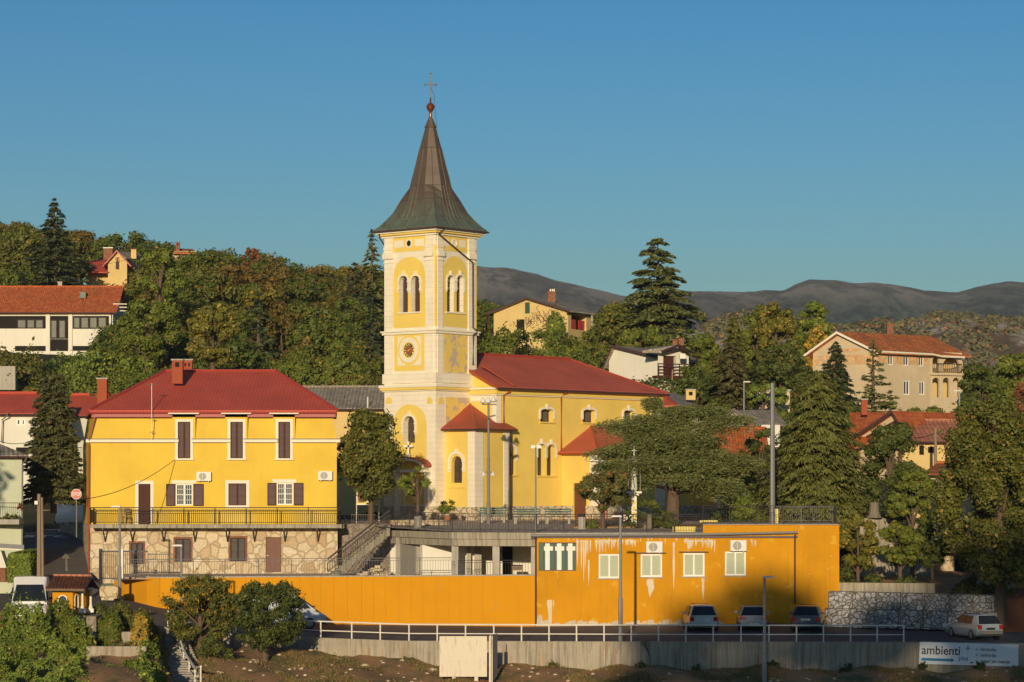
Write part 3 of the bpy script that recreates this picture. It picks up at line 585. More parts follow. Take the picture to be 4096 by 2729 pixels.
def railing(name, label, pts, h=1.0, mat='iron', gap=.13, top2=.0, group=None, every=1.7):
    t = thing(name, label, 'railing', pts[0], group=group); m = MB(); rail_run(m, pts, h, gap, top2=top2); build(m, 'railing_bars', mat, t)
    for a, b in zip(pts[:-1], pts[1:]):
        a = Vector(a); b = Vector(b); n = max(1, round((b-a).length/every))
        for i in range(n): p = a+(b-a)*(i/n); build(MB().tube([p, p+Vector((0,0,h))], .026, 4), 'post', mat, t)
    return t
railing('terrace_railing', 'dark railing on top of the orange wall in front of the stone ground floor', [(X(p, 150.25), 150.25, Z(interp(p, topx, topy), DW)+.07) for p in (520, 900, 1300, 1805)], .98, 'iron_g', .15, .13)
for a, b, s in ((1834, 1972, 'left'), (2000, 2124, 'right')):
    railing('loggia_railing', f'short dark railing closing the {s} pillar bay of the loggia', [(X(a, 151), 151, TZ), (X(b, 151), 151, TZ)], 1.1, 'iron', .15, .13)
# plaza fence
railing('plaza_fence', 'long dark iron fence along the curved front edge of the plaza', [(X(p, D+.15), D+.15, plaza_z(D)) for p, D in ((1580, 158.2), (1700, 154.5), (1810, 151.6), (2145, 150.3), (2806, 150.3))], 1.03, 'iron', .15, .12)
railing('plaza_fence_section', 'dark iron fence on the raised right end of the plaza', [(X(2812, 150.6), 150.6, UPZ), (X(3345, 150.6), 150.6, UPZ), (X(3345, 156), 157, UPZ)], 1.05, 'iron', .15, .12)
railing('inner_fence', 'low slatted fence behind the tall pole on the plaza', [(X(3080, 156.5), 156.5, UPZ), (X(3330, 156.5), 156.5, UPZ)], .95, 'iron_g', .13, .0)
railing('notice_fence', 'short grey railing before the notice board left of the church', [(X(1378, 166), 166, 5.72), (X(1518, 165.5), 165.5, 5.72)], .55, 'iron_g', .11, .0)

# ---------------- stair from terrace to plaza
t = thing('plaza_staircase', 'straight concrete staircase rising from terrace to plaza', 'stairs', (X(1310, 153), 153, TZ))
A = Vector((X(1312, 154.5), 154.5, TZ)); B = Vector((X(1560, 157.5), 157.5, 5.55)); N = 17; m = MB(); d = (B-A)/N; side = Vector((-.15, 1.5, 0))
for i in range(N):
    p = A+d*i; q = p+Vector((d.x, d.y, 0)); zt = p.z+d.z; zb = zt-.45
    m.hexa([(p.x,p.y,zb-.08), (q.x,q.y,zb), (q.x+side.x,q.y+side.y,zb), (p.x+side.x,p.y+side.y,zb-.08), (p.x,p.y,zt), (q.x,q.y,zt), (q.x+side.x,q.y+side.y,zt), (p.x+side.x,p.y+side.y,zt)])
build(m, 'steps', 'slab', t)
for off in (Vector((0,0,.2)), Vector((side.x, side.y, .2))):
    m = MB(); rail_run(m, [A+off, B+off], .85, .2, .03, .014, .1, .25); build(m, 'handrail', 'iron', t)
single(MB().hexa([(X(1322,164), 163, TZ), (X(1560,160), 160.5, TZ), (X(1560,160), 164, TZ), (X(1322,164), 166, TZ), (X(1322,164), 163, 5.72), (X(1560,160), 160.5, 5.70), (X(1560,160), 164, 5.70), (X(1322,164), 166, 5.72)]),
       'rubble_wall', 'stone_g', 'grey rubble wall behind the plaza staircase', 'wall')
# heap of rubble beneath the stair
m = MB()
for _ in range(60):
    x = X(rnd.gauss(1510, 28), 155); y = 155+rnd.uniform(-.8, .8); s = rnd.uniform(.06, .2); z = TZ+max(0, .6-abs(x-X(1510, 155))*.6)*rnd.random(); m.box(x-s, x+s, y-s, y+s, z, z+s)
single(m, 'stone_heap', 'stone', 'heap of loose stones on the terrace beneath the staircase', 'stones', kind='stuff')

# ================================================================ RECTORY
DR = 161.0; FR = facade(360, DR, 1347, DR); t = thing('yellow_rectory', 'three-storey yellow house with red hipped roof and rubble stone ground floor', 'house', (X(850, DR), DR, TZ)); RT = t
L = FR.L; z_b = TZ-.6; z_s = Z(2104, DR); z_l = Z(1766, DR); z_e = Z(1652, DR); z_lt = Z(1756, DR)
door2 = FR.rect(554, 602, 1936, 2098); wA = FR.rect(703, 771, 1936, 2022); wB = FR.rect(914, 985, 1934, 2022); wC = FR.rect(1107, 1172, 1932, 2020)
ups = [FR.rect(712, 762, 1688, 1835), FR.rect(922, 972, 1688, 1835), FR.rect(1114, 1161, 1688, 1835)]
sws = [FR.rect(524, 573, 2173, 2256), FR.rect(702, 763, 2156, 2249), FR.rect(922, 982, 2152, 2245)]; sdoor = FR.rect(1063, 1126, 2149, 2289)
m = MB(); wall(m, FR, 0, L, z_s, z_l, [wA, wC, (wB), door2]+[(u[0], u[1], u[2], z_l) for u in ups], .16)
BX = lambda f, D2, px: (X(px, D2), D2)
left_b = (X(332, 176), 176.0); back_l = left_b; back_r = (X(1343, 176), 176.0); FL = F(back_l, FR.A); FL.n = np.array([-abs(FL.n[0]), FL.n[1]])
def sidewall(mb, a, b, z0, z1): return mb.quad((a[0],a[1],z0), (b[0],b[1],z0), (b[0],b[1],z1), (a[0],a[1],z1))
sidewall(m, back_l, FR.A, z_s, z_l); sidewall(m, FR.B, back_r, z_s, z_l); sidewall(m, back_r, back_l, z_s, z_l); build(m, 'upper_wall', 'rect_y', t)
m = MB(); wall(m, FR, -.05, L+.05, z_b, z_s, sws+[sdoor], .22, n=.05); sidewall(m, (back_l[0]-.05, back_l[1]), (FR.A[0]-.05, FR.A[1]-.05), z_b, z_s+.0); sidewall(m, (FR.B[0]+.05, FR.B[1]-.05), (back_r[0]+.05, back_r[1]), z_b, z_s)
build(m, 'stone_wall', 'stone', t)
# mansard
ins = .42; m = MB(); zt = z_e
fA = FR.p(0, z_l, 0); a0 = [FR.p(.0, z_l, .02), FR.p(L, z_l, .02), (back_r[0], back_r[1], z_l), (back_l[0], back_l[1], z_l)]
a1 = [FR.p(.36, zt, -ins), FR.p(L-.30, zt, -ins), (back_r[0]-.3, back_r[1]-.4, zt), (back_l[0]+.36, back_l[1]-.4, zt)]
for i in (1, 2, 3): j = (i+1) % 4; m.quad(a0[i], a0[j], a1[j], a1[i])
for a, b in ((0, 691), (781, 902), (989, 1094), (1179, 9999)):
    ua = 0 if a == 0 else FR.uz(a, 1700)[0]; ub = L if b == 9999 else FR.uz(b, 1700)[0]; m.quad(FR.p(ua, z_l, .02), FR.p(ub, z_l, .02), FR.p(ub-(.30 if b == 9999 else 0), zt, -ins), FR.p(ua+(.36 if a == 0 else 0), zt, -ins))
build(m, 'mansard', 'rect_y', t)
# dormers with tall shutters
for r, (a, b) in zip(ups, ((690, 782), (901, 990), (1093, 1180))):
    u0, u1 = FR.uz(a, 1700)[0], FR.uz(b, 1700)[0]; m = MB(); wall(m, FR, u0, u1, z_l-.02, Z(1657, DR), [(r[0], r[1], z_l-.03, r[3])], .12, n=.06)
    for u in (u0, u1): m.quad(FR.p(u, z_l-.02, .06), FR.p(u, z_l-.02, -.3), FR.p(u, Z(1657, DR), -.5), FR.p(u, Z(1657, DR), .06))
    d = build(m, 'dormer', 'rect_y', t); BASE[d.name] = BASE[t.name]
    m = MB(); fbox(m, FR, u0-.22, u1+.25, Z(1657, DR), Z(1652, DR)-.0, -.4, .32); build(m, 'dormer_cap', 'trim', d)
    m = MB(); w = .17; o = [(r[0]-w, r[2]-.0), (r[1]+w, r[2]-.0), (r[1]+w, r[3]+w), (r[0]-w, r[3]+w)]; i_ = [(r[0], r[2]+.02), (r[1], r[2]+.02), (r[1], r[3]), (r[0], r[3])]; fring(m, FR, o, i_, -.1, .085)
    fbox(m, FR, r[0]-.22, r[1]+.22, r[2]-.09, r[2]-.003, .0, .15); s = build(m, 'window_surround', 'trim', t)
    c = (r[0]+r[1])/2; shutter_leaf(FR, t, r[0]+.01, c-.004, r[2]+.02, r[3]-.01, -.03); shutter_leaf(FR, t, c+.004, r[1]-.01, r[2]+.02, r[3]-.01, -.03)
def surround(f, par, r, w, n=0, bottom=True, mat='trim'):
    m = MB(); wb = w if bottom else 0; o = [(r[0]-w, r[2]-wb), (r[1]+w, r[2]-wb), (r[1]+w, r[3]+w), (r[0]-w, r[3]+w)]; i_ = [(r[0], r[2]), (r[1], r[2]), (r[1], r[3]), (r[0], r[3])]
    fring(m, f, o, i_, n-.08, n+.03); return build(m, 'window_surround', mat, par)
# cornice band between the openings
for a, b in ((346, 716), (768, 924), (975, 1112), (1166, 1362)):
    m = MB(); u0, u1 = FR.uz(a, 1762)[0], FR.uz(b, 1762)[0]; fbox(m, FR, u0, u1, Z(1770, DR), Z(1758, DR), .065 if a > 400 else 0, .24); c = build(m, 'cornice', 'trim', t); BASE[c.name] = BASE[t.name]
    m = MB(); fbox(m, FR, u0, u1, Z(1758, DR), Z(1755, DR), 0, .27); build(m, 'cornice_cap', 'gut_d', c)
# lower windows
surround(FR, t, door2, .19, bottom=False); surround(FR, t, wB, .19)
m = MB(); fbox(m, FR, wA[0]-.25, wA[1]+.2, wA[3]+.01, wA[3]+.22, -.05, .03); fbox(m, FR, wC[0]-.25, wC[1]+.2, wC[3]+.01, wC[3]+.22, -.05, .03); build(m, 'lintel', 'trim', t)
u0, u1, z0, z1 = wB; c = (u0+u1)/2; shutter_leaf(FR, t, u0+.01, c-.004, z0, z1, -.03); shutter_leaf(FR, t, c+.004, u1-.01, z0, z1, -.03)
for r, (sa, sb, sc_, sd_) in ((wA, (665, 701, 774, 815)), (wC, (1070, 1105, 1176, 1214))):
    w = window(FR, t, r, -.1, 1, 'pvc', 'glass_b', .07, False, 1); m = MB()
    for k in range(8): u = r[0]+(r[1]-r[0])*(k+.5)/8; fbox(m, FR, u-.012, u+.012, r[2]+.02, r[3]-.02, -.03, -.005)
    for k in (.25, .75): z = r[2]+(r[3]-r[2])*k; fbox(m, FR, r[0]+.01, r[1]-.01, z-.012, z+.012, -.004, .01)
    build(m, 'grille', 'wrail', w); za, zb = r[2]-.03, r[3]+.0
    shutter_leaf(FR, t, FR.uz(sa, 1980)[0], FR.uz(sb, 1980)[0], za, zb, .035); shutter_leaf(FR, t, FR.uz(sc_, 1980)[0], FR.uz(sd_, 1980)[0], za, zb, .035)
def panel_door(f, par, r, n, mat='door', rows=4, cols=2, louvre=False):
    m = MB(); fbox(m, f, r[0], r[1], r[2], r[3], n-.05, n); d = build(m, 'door', mat, par); BASE[d.name] = BASE[par.name]; m = MB(); w = (r[1]-r[0])/cols; h = (r[3]-r[2])/rows
    for i in range(cols):
        for j in range(rows): fbox(m, f, r[0]+i*w+.07, r[0]+(i+1)*w-.07, r[2]+j*h+.07, r[2]+(j+1)*h-.07, n+.002, n+.03)
    build(m, 'door_panel', mat, d); m = MB(); fbox(m, f, r[0]+.06, r[0]+.16, r[2]+1.0, r[2]+1.04, n+.003, n+.08); build(m, 'handle', 'gut_g', d); return d
panel_door(FR, t, door2, -.06, 'shut', 2, 2); panel_door(FR, t, sdoor, -.1, 'door', 5, 3)
for r in sws:
    c = (r[0]+r[1])/2; shutter_leaf(FR, t, r[0]+.01, c-.004, r[2], r[3], -.02, 'shut_d'); shutter_leaf(FR, t, c+.004, r[1]-.01, r[2], r[3], -.02, 'shut_d')
    m = MB(); fring(m, FR, [(r[0]-.12, r[2]), (r[1]+.12, r[2]), (r[1]+.12, r[3]+.12), (r[0]-.12, r[3]+.12)], [(r[0], r[2]), (r[1], r[2]), (r[1], r[3]), (r[0], r[3])], .0, .062, closed=True); build(m, 'brick_surround', 'brick', t)
# roof
ez = Z(1641, DR-.4); eA = (X(376, DR)-.25, DR-.5+.42, ez); eB = (X(1349, DR)+.0, DR-.5+.42, ez); eC = (X(1346, 176.2), 176.2, ez); eD = (X(345, 176)-.1, 176.2, ez)
rz_ = Z(1485, 168.5); r0 = (X(662, 168.5), 168.5, rz_); r1 = (X(1103, 168.5), 168.5, rz_)
m = MB()
for q in ((eA, eB, r1, r0), (eB, eC, r1), (eC, eD, r0, r1), (eD, eA, r0)): m.slab(q, .14)
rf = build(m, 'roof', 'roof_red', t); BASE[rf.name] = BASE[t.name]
m = MB()
for a, b in ((r0, r1), (eA, r0), (eB, r1)): m.tube([Vector(a)+Vector((0,0,.03)), Vector(b)+Vector((0,0,.03))], .10, 6)
build(m, 'ridge_cap', 'ridge', rf)
m = MB(); m.box(eA[0]+.1, eB[0]-.1, eA[1]+.02, eA[1]+.12, ez-.42, ez-.15); build(m, 'fascia', 'ridge', rf); m = MB(); m.tube([(eA[0], eA[1]-.06, ez-.14), (eB[0], eB[1]-.06, ez-.14)], .075, 6); build(m, 'gutter', 'ridge', rf)
def chimney(par, px0, px1, py0, py1, D, mat='chim', cap='conc_l', holes=True, d=None, name='chimney'):
    x0, x1, z0, z1 = X(px0, D), X(px1, D), Z(py1, D), Z(py0, D); d = d or (x1-x0)*.9; m = MB(); m.box(x0, x1, D, D+d, z0, z1); c = build(m, name, mat, par); BASE[c.name] = BASE[par.name]
    m = MB(); m.box(x0-.06, x1+.06, D-.06, D+d+.06, z1, z1+.09); build(m, 'chimney_cap', cap, c)
    if holes:
        m = MB(); w = x1-x0; m.box(x0+w*.3, x1-w*.3, D-.004, D+.02, z1-.42, z1-.12); build(m, 'smoke_opening', 'dark', c)
    return c
chimney(rf, 688, 730, 1442, 1535, 165.0); chimney(rf, 731, 768, 1442, 1500, 168.6, holes=False); m = MB()
for a, b in ((737, 744), (753, 760)): m.box(X(a, 168.6), X(b, 168.6), 168.59, 168.62, Z(1466, 168.6), Z(1452, 168.6))
build(m, 'smoke_opening', 'dark', rf); chimney(rf, 389, 427, 1517, 1650, 169, holes=False)
# downpipes, antenna
m = MB(); m.tube([(eA[0]+.1, DR-.1, ez-.2), FR.p(.30, z_l+1.5, .0), FR.p(.0, z_l+.2, .28), FR.p(-.02, z_l-.3, .16), FR.p(-.04, z_s, .14), FR.p(-.04, TZ-.3, .14)], .05, 8); build(m, 'downpipe', 'gut', t)
a = thing('roof_antenna', 'thin metal television aerial mast on the rectory facade', 'antenna', P3(607, 1755, DR-.4)); x = X(607, DR-.4); m = MB(); m.tube([(x, DR-.42, Z(1757, DR)), (x, DR-.42, Z(1535, DR))], .022, 5); build(m, 'mast', 'gut_g', a)
for py, w in ((1540, .30), (1675, .18), (1730, .12)): m = MB(); m.tube([(x-w, DR-.45, Z(py, DR)), (x+w, DR-.40, Z(py-2, DR))], .02, 4); m.tube([(x-w*.3, DR-.5, Z(py, DR)), (x+w*.6, DR-.3, Z(py+4, DR))], .014, 4); build(m, 'aerial_bar', 'gut_g', a)
ac_unit(FR, 788, 846, 1888, 1924, 'air conditioner on the rectory wall above the left open shutters'); ac_unit(FR, 1274, 1330, 1885, 1921, 'air conditioner near the right corner of the yellow rectory')
# balcony
m = MB(); bd = 1.25; u0 = FR.uz(372, 2100)[0]; u1 = FR.uz(1372, 2100)[0]; zb0, zb1 = Z(2113, DR-bd), Z(2098, DR-bd); fbox(m, FR, u0, u1, zb0, zb1, .055, bd); bal = build(m, 'balcony', 'slab', t); BASE[bal.name] = BASE[t.name]
m = MB(); pts = [FR.p(u0+.05, zb1, .1), FR.p(u0+.05, zb1, bd-.08), FR.p(u1-.15, zb1, bd-.08), FR.p(u1-.15, zb1, .1)]; rail_run(m, pts, 1.02, .125, .028, .013, .12, .14); posts(m, pts, 1.02, .03, 1.9); build(m, 'balcony_railing', 'iron', bal)
for px in (422, 531, 656, 781, 911, 1019, 1141, 1273):
    u = FR.uz(px, 2120)[0]; m = MB(); P = lambda uu, z, n: Vector(FR.p(uu, z, n)); m.tube([P(u, zb0-.06, .06), P(u, zb0-.06, bd-.1)], .055, 4); m.tube([P(u-.0, zb0-.85, .06), P(u, zb0-.1, bd-.2)], .05, 4); build(m, 'bracket', 'gut_d', bal)
t = thing('wooden_chair', 'dark wooden chair standing on the rectory balcony', 'chair', FR.p(FR.uz(515, 2090)[0], zb1, .6)); c = FR.uz(512, 2090)[0]
m = MB(); fbox(m, FR, c-.2, c+.2, zb1+.44, zb1+.48, .4, .8); build(m, 'seat', 'wood', t); m = MB()
for k in range(3): fbox(m, FR, c-.2, c+.2, zb1+.62+k*.14, zb1+.70+k*.14, .4, .43)
build(m, 'backrest', 'wood', t)
for u in (c-.19, c+.15):
    for n in (.4, .76): m = MB(); fbox(m, FR, u, u+.04, zb1, zb1+(.439 if n > .5 else 1.0), n-.04, n-.002); build(m, 'leg', 'wood', t)
# ================================================================ CHURCH
TC = np.array([X(1743, 176.), 176.]); Rv = np.array([math.cos(R(50)), math.sin(R(50))]); Vv = np.array([Rv[1], -Rv[0]])      # R: back right along the nave, V: front right
def pt(u, v): return TC+Rv*u+Vv*v
WL, WR = 4.70, 4.20
TLf = F(pt(0, -WL), pt(0, 0)); TRf = F(pt(0, 0), pt(WR, 0))
church = thing('church', 'yellow and cream church with tall bell tower and red nave roof', 'church', (TC[0], TC[1], 5.6)); ch = church
zc = lambda py: Z(py, 176.)
ZP = 5.3; z_pl = zc(2026); z_b1 = zc(1545); z_b2 = zc(1322); z_top = zc(930)
def panel(f, par, poly, mat, n0=.0, n1=.012, name='wall_panel'):
    m = MB(); fpoly(m, f, poly, n0, n1); return build(m, name, mat, par)
def hood(f, par, u0, u1, z0, zs, rise, w=.13, n=.06, ears=True, n0=.0, name='hood_mould'):      # arched moulding with keystone and little ears
    m = MB(); o = arch(u0-w, u1+w, zs-.55, zs+rise+w, rise+w)[1:]+[(u0-w, zs-.55)]; i_ = arch(u0, u1, zs-.55, zs+rise, rise)[1:]+[(u0, zs-.55)]
    fring(m, f, o, i_, n0+.002, n0+n, closed=False); c = (u0+u1)/2; fbox(m, f, c-.10, c+.10, zs+rise-.03, zs+rise+w+.17, n0, n0+n+.04)
    if ears:
        for a in (u0-w-.04, u1-.03): fbox(m, f, a, a+w+.07, zs-.62, zs-.52, n0, n0+n+.03); fbox(m, f, a, a+w+.07, zs-.07, zs+.02, n0, n0+n+.03); fbox(m, f, a+.05, a+w+.02, zs-.78, zs-.63, n0, n0+n)
    return build(m, name, 'trim', par)
# tower body: two visible walls with openings, two plain ones behind
def twins(f, pxs, py0, py1):
    out = []
    for a, b in pxs:
        u0, u1, z0, z1 = f.rect(a, b, py0, py1); out.append((u0, u1, z0, z1, (u1-u0)/2))
    return out
tL = twins(TLf, ((1598, 1632), (1646, 1680)), 1103, 1250); tR = twins(TRf, ((1788, 1815), (1826, 1854)), 1101, 1248)
ocu = TLf.rect(1626, 1648, 962, 990); lowL = TLf.rect(1616, 1660, 1664, 1772); dorL = TLf.rect(1614, 1672, 1925, 2064); yc = lambda r: (*r, (r[1]-r[0])/2)

m = MB(); wall(m, TLf, 0, WL, ZP, z_top, [*tL, yc(lowL), dorL], .42); wall(m, TRf, 0, WR, ZP, z_top, tR, .42)
b0, b1, b2 = pt(0, -WL), pt(WR, -WL), pt(WR, 0); m.quad((*b1, ZP), (*b0, ZP), (*b0, z_top), (*b1, z_top)); m.quad((*b2, ZP), (*b1, ZP), (*b1, z_top), (*b2, z_top)); m.quad((*pt(0,0), z_top), (*b2, z_top), (*b1, z_top), (*b0, z_top))
tower = build(m, 'tower', 'church_w', ch)
for f, tw in ((TLf, tL), (TRf, tR)):      # belfry louvres
    for r in tw:
        m = MB(); u0, u1, z0, z1, _ = r; N = 22
        for i in range(N): z = z0+(z1-z0)*i/N; fbox(m, f, u0, u1, z, z+(z1-z0)/N*.55, -.42, -.34)
        fbox(m, f, u0, u1, z0, z1, -.46, -.43); build(m, 'louvre', 'louv', tower)
# yellow fields
def arch_field(f, px0, px1, pyt, pys, pyb, holes, mat='church_y', n=.012):
    u0, u1, z0, _ = f.rect(px0, px1, pyt, pyb); zt = f.rect(px0, px1, pyt, pyb)[3]; zs = f.rect(px0, px1, pyt, pys)[2]; rise = zt-zs
    m = MB(); K = 22; xs = [u0+(u1-u0)*i/K for i in range(K+1)]; c = (u0+u1)/2; w = (u1-u0)/2
    cuts = sorted(set(xs+[h[0] for h in holes]+[h[1] for h in holes]))
    top = lambda u: zs+rise*math.sqrt(max(0, 1-((u-c)/w)**2))
    for a, b in zip(cuts[:-1], cuts[1:]):
        mid = (a+b)/2; hs_ = [h for h in holes if h[0] < mid < h[1]]; segs = [(z0, None)]
        if hs_:
            h = hs_[0]; hc = (h[0]+h[1])/2; hw = (h[1]-h[0])/2; ht = lambda u: h[3]-h[4]+h[4]*math.sqrt(max(0, 1-((u-hc)/hw)**2))
            m.quad(f.p(a,z0,n), f.p(b,z0,n), f.p(b,h[2],n), f.p(a,h[2],n)); m.quad(f.p(a,ht(a),n), f.p(b,ht(b),n), f.p(b,top(b),n), f.p(a,top(a),n))
        else: m.quad(f.p(a,z0,n), f.p(b,z0,n), f.p(b,top(b),n), f.p(a,top(a),n))
    build(m, 'yellow_field', mat, tower)
arch_field(TLf, 1574, 1702, 1028, 1098, 1311, tL); arch_field(TRf, 1771, 1869, 1026, 1095, 1309, tR)
arch_field(TLf, 1572, 1707, 1618, 1700, 2025, [yc(lowL), (*dorL, .001)])
for f, tw in ((TLf, tL), (TRf, tR)):
    for r in tw: hood(f, tower, r[0], r[1], r[2], r[3]-r[4], r[4], .12, .06, n0=.012)
    m = MB(); fbox(m, f, tw[0][0]-.15, tw[1][1]+.15, tw[0][2]-.10, tw[0][2]-.003, .0, .10); build(m, 'belfry_sill', 'trim', tower)
hood(TLf, tower, lowL[0], lowL[1], lowL[2], lowL[3]-(lowL[1]-lowL[0])/2, (lowL[1]-lowL[0])/2, .15, .07, n0=.012)
m = MB(); fbox(m, TLf, lowL[0], lowL[1], lowL[2], lowL[3], -.46, -.43); build(m, 'stained_window', 'stained', tower)
# frieze with roundels
def ringdisc(f, cu, cz, ro, ri, n0, n1, mat, name, par, sx=1.0, fill=None):
    A = np.linspace(0, 2*math.pi, 28, endpoint=False); m = MB(); fring(m, f, [(cu+ro*sx*math.cos(a), cz+ro*math.sin(a)) for a in A], [(cu+ri*sx*math.cos(a), cz+ri*math.sin(a)) for a in A], n0, n1); o = build(m, name, mat, par)
    if fill: m = MB(); fpoly(m, f, [(cu+ri*sx*math.cos(a), cz+ri*math.sin(a)) for a in A], n0, n0+.01); build(m, 'roundel', fill, par)
    return o
for f, c, a, b, fl in ((TLf, (1637, 974), 1570, 1704, 'dark'), (TRf, (1817, 973), 1766, 1869, 'trim')):
    r = f.rect(a, b, 941, 1006); u, z = f.uz(*c); m = MB(); fbox(m, f, r[0], r[1], r[2], r[3], 0, .012); build(m, 'yellow_field', 'church_y', tower)
    ringdisc(f, u, z, .30, .20, .013, .06, 'trim', 'roundel_ring', tower, fill=fl)
    m = MB(); fbox(m, f, r[0]+.2, u-.52, z-.24, z+.24, .013, .03); fbox(m, f, u+.52, r[1]-.2, z-.24, z+.24, .013, .03); build(m, 'frieze_block', 'trim', tower)
# clock field
r = TLf.rect(1577, 1698, 1330, 1484); m = MB(); fbox(m, TLf, r[0], r[1], r[2], r[3], 0, .012); build(m, 'yellow_field', 'church_y', tower)
r = TLf.rect(1591, 1684, 1346, 1462); m = MB(); fbox(m, TLf, r[0], r[1], r[2], r[3], .013, .03); build(m, 'clock_panel', 'trim', tower)
cu, cz = TLf.uz(1638, 1401); clk = thing_clock = ringdisc(TLf, cu, cz, 1.02, .86, .031, .05, 'church_y', 'clock_border', tower)
ringdisc(TLf, cu, cz, .86, .56, .031, .10, 'trim', 'clock_ring', tower); ringdisc(TLf, cu, cz, .56, .47, .031, .08, 'church_y', 'clock_inner_ring', tower)
A = np.linspace(0, 2*math.pi, 32, endpoint=False); m = MB(); fpoly(m, TLf, [(cu+.47*math.cos(a), cz+.47*math.sin(a)) for a in A], .031, .045); face = build(m, 'clock_face', 'black', tower)
m = MB(); fpoly(m, TLf, [(cu+.28*math.cos(a), cz+.28*math.sin(a)) for a in A], .046, .06); build(m, 'clock_center', 'chim', face)
m = MB()
numer = {1: 1, 2: 2, 3: 3, 4: 4, 5: 1, 6: 2, 7: 3, 8: 4, 9: 3, 10: 2, 11: 3, 12: 3}
for h, k in numer.items():      # roman numerals as radial strokes
    for j in range(k):
        a = math.pi/2-2*math.pi*h/12+(j-(k-1)/2)*.09; r0, r1 = .31, .44
        pu = lambda rr, da: (cu+rr*math.cos(a+da), cz+rr*math.sin(a+da)); w = .018
        m.quad(TLf.p(*pu(r0, -w/r0), .05), TLf.p(*pu(r1, -w/r1), .05), TLf.p(*pu(r1, w/r1), .05), TLf.p(*pu(r0, w/r0), .05))
build(m, 'numerals', 'yellow_p', face)
m = MB()
for a, l, w in ((math.pi/2-2*math.pi*2.05/12, .40, .022), (math.pi/2-2*math.pi*8.2/12, .26, .03)):
    d = (math.cos(a), math.sin(a)); q = (-d[1]*w, d[0]*w); m.quad(TLf.p(cu+q[0], cz+q[1], .066), TLf.p(cu-q[0], cz-q[1], .066), TLf.p(cu+d[0]*l, cz+d[1]*l, .066))
build(m, 'clock_hand', 'yellow_p', face)
# right face peeling field
r = TRf.rect(1776, 1869, 1326, 1533); m = MB(); fbox(m, TRf, r[0], r[1]-.0, r[2], r[3], 0, .012); build(m, 'yellow_field', 'church_peel', tower, label='badly peeling yellow plaster field')
r = TRf.rect(1783, 1882, 1590, 2025); m = MB(); fbox(m, TRf, r[0], r[1], r[2], r[3], 0, .012); build(m, 'yellow_field', 'church_peel', tower)
# corner strips
for f, L_ in ((TLf, WL), (TRf, WR)):
    for a, b, zz0, zz1 in (((.0, .12, z_b2+.3, z_top-.8) if f is TRf else (L_-.12, L_, z_b2+.3, z_top-.8)), ((L_-.10, L_, z_b2+.3, z_top-.8) if f is TRf else (.0, .10, z_b2+.3, z_top-.8))):
        m = MB(); fbox(m, f, a, b, zz0, zz1, .0, .008); build(m, 'corner_strip', 'church_y', tower)
# pilasters with capitals in relief
for f, prs in ((TLf, ((1540, 1573), (1704, 1734))), (TRf, ((1748, 1770), (1872, 1897)))):
    for a, b in prs:
        r = f.rect(a, b, 930, 1311); m = MB(); fbox(m, f, r[0], r[1], zc(1318), zc(935), .0, .07); fbox(m, f, r[0]-.07, r[1]+.07, zc(1024), zc(1002), .0, .20); fbox(m, f, r[0]-.03, r[1]+.03, zc(1002)+.001, zc(993), 0, .14)
        fbox(m, f, r[0]-.04, r[1]+.04, zc(1040), zc(1036), 0, .11); fbox(m, f, r[0]-.04, r[1]+.04, zc(988), zc(975), .0, .12); fbox(m, f, r[0], r[1], zc(1536), zc(1336), .0, .07); build(m, 'pilaster', 'church_w', tower)
# cornices around the tower
def around(z0, z1, out, mat='trim', name='cornice', par=None, u0=0., u1=WR, v0=-WL, v1=0.):
    c = [pt(u0-out, v0-out), pt(u0-out, v1+out), pt(u1+out, v1+out), pt(u1+out, v0-out)]; m = MB(); m.hexa([(*q, z0) for q in c]+[(*q, z1) for q in c]); return build(m, name, mat, par or tower)
around(zc(938), zc(930), .14); around(zc(930)+.001, zc(922), .30, 'church_y'); around(zc(922)+.001, zc(914), .42)
around(zc(1322), zc(1316), .20); around(zc(1332), zc(1322)-.001, .12)
around(zc(1547), zc(1536), .28); around(zc(1557), zc(1547)-.001, .22, 'church_y'); around(zc(1562), zc(1557)-.001, .12)
around(zc(1530), zc(1490), .10, 'church_w', 'tower_shoulder'); around(ZP, z_pl, .10, 'plinth', 'stone_base'); around(z_pl+.001, z_pl+.10, .05, 'trim', 'base_moulding')
for f, a, b in ((TLf, 1542, 1569), (TLf, 1708, 1731), (TRf, 1752, 1775)):      # small blind arches
    r = f.rect(a, b, 1588, 1615); panel(f, tower, arch(r[0], r[1], r[2], r[3], (r[3]-r[2])*.8), 'church_y', 0, .02, 'blind_arch')
# portal
r = dorL; d = panel_door(TLf, tower, (r[0]+.15, r[1]-.15, r[2], r[3]), -.30, 'door', 4, 2); m = MB(); fbox(m, TLf, r[0], r[0]+.14, r[2], r[3]+.15, -.3, .06); fbox(m, TLf, r[1]-.14, r[1], r[2], r[3]+.15, -.3, .06); build(m, 'door_jamb', 'trim', tower)
u0 = TLf.uz(1585, 1880)[0]; u1 = WL-.35; c = (u0+u1)/2; h0 = zc(1868); rr_ = .62; m = MB(); A = np.linspace(0, math.pi, 14)
o = [(c+(u1-u0)/2*math.cos(a), h0+rr_*math.sin(a)) for a in A]; i_ = [(c+(u1-u0)/2*.86*math.cos(a), h0-.12+rr_*.86*math.sin(a)) for a in A]; fring(m, TLf, o, i_, 0, .75, closed=False); fbox(m, TLf, u0+.1, u1-.1, h0-.36, h0-.16, 0, .55); fbox(m, TLf, u0+.1, u0+.45, ZP+.8, h0-.37, 0, .3); fbox(m, TLf, u1-.45, u1-.1, ZP+.8, h0-.37, 0, .3)
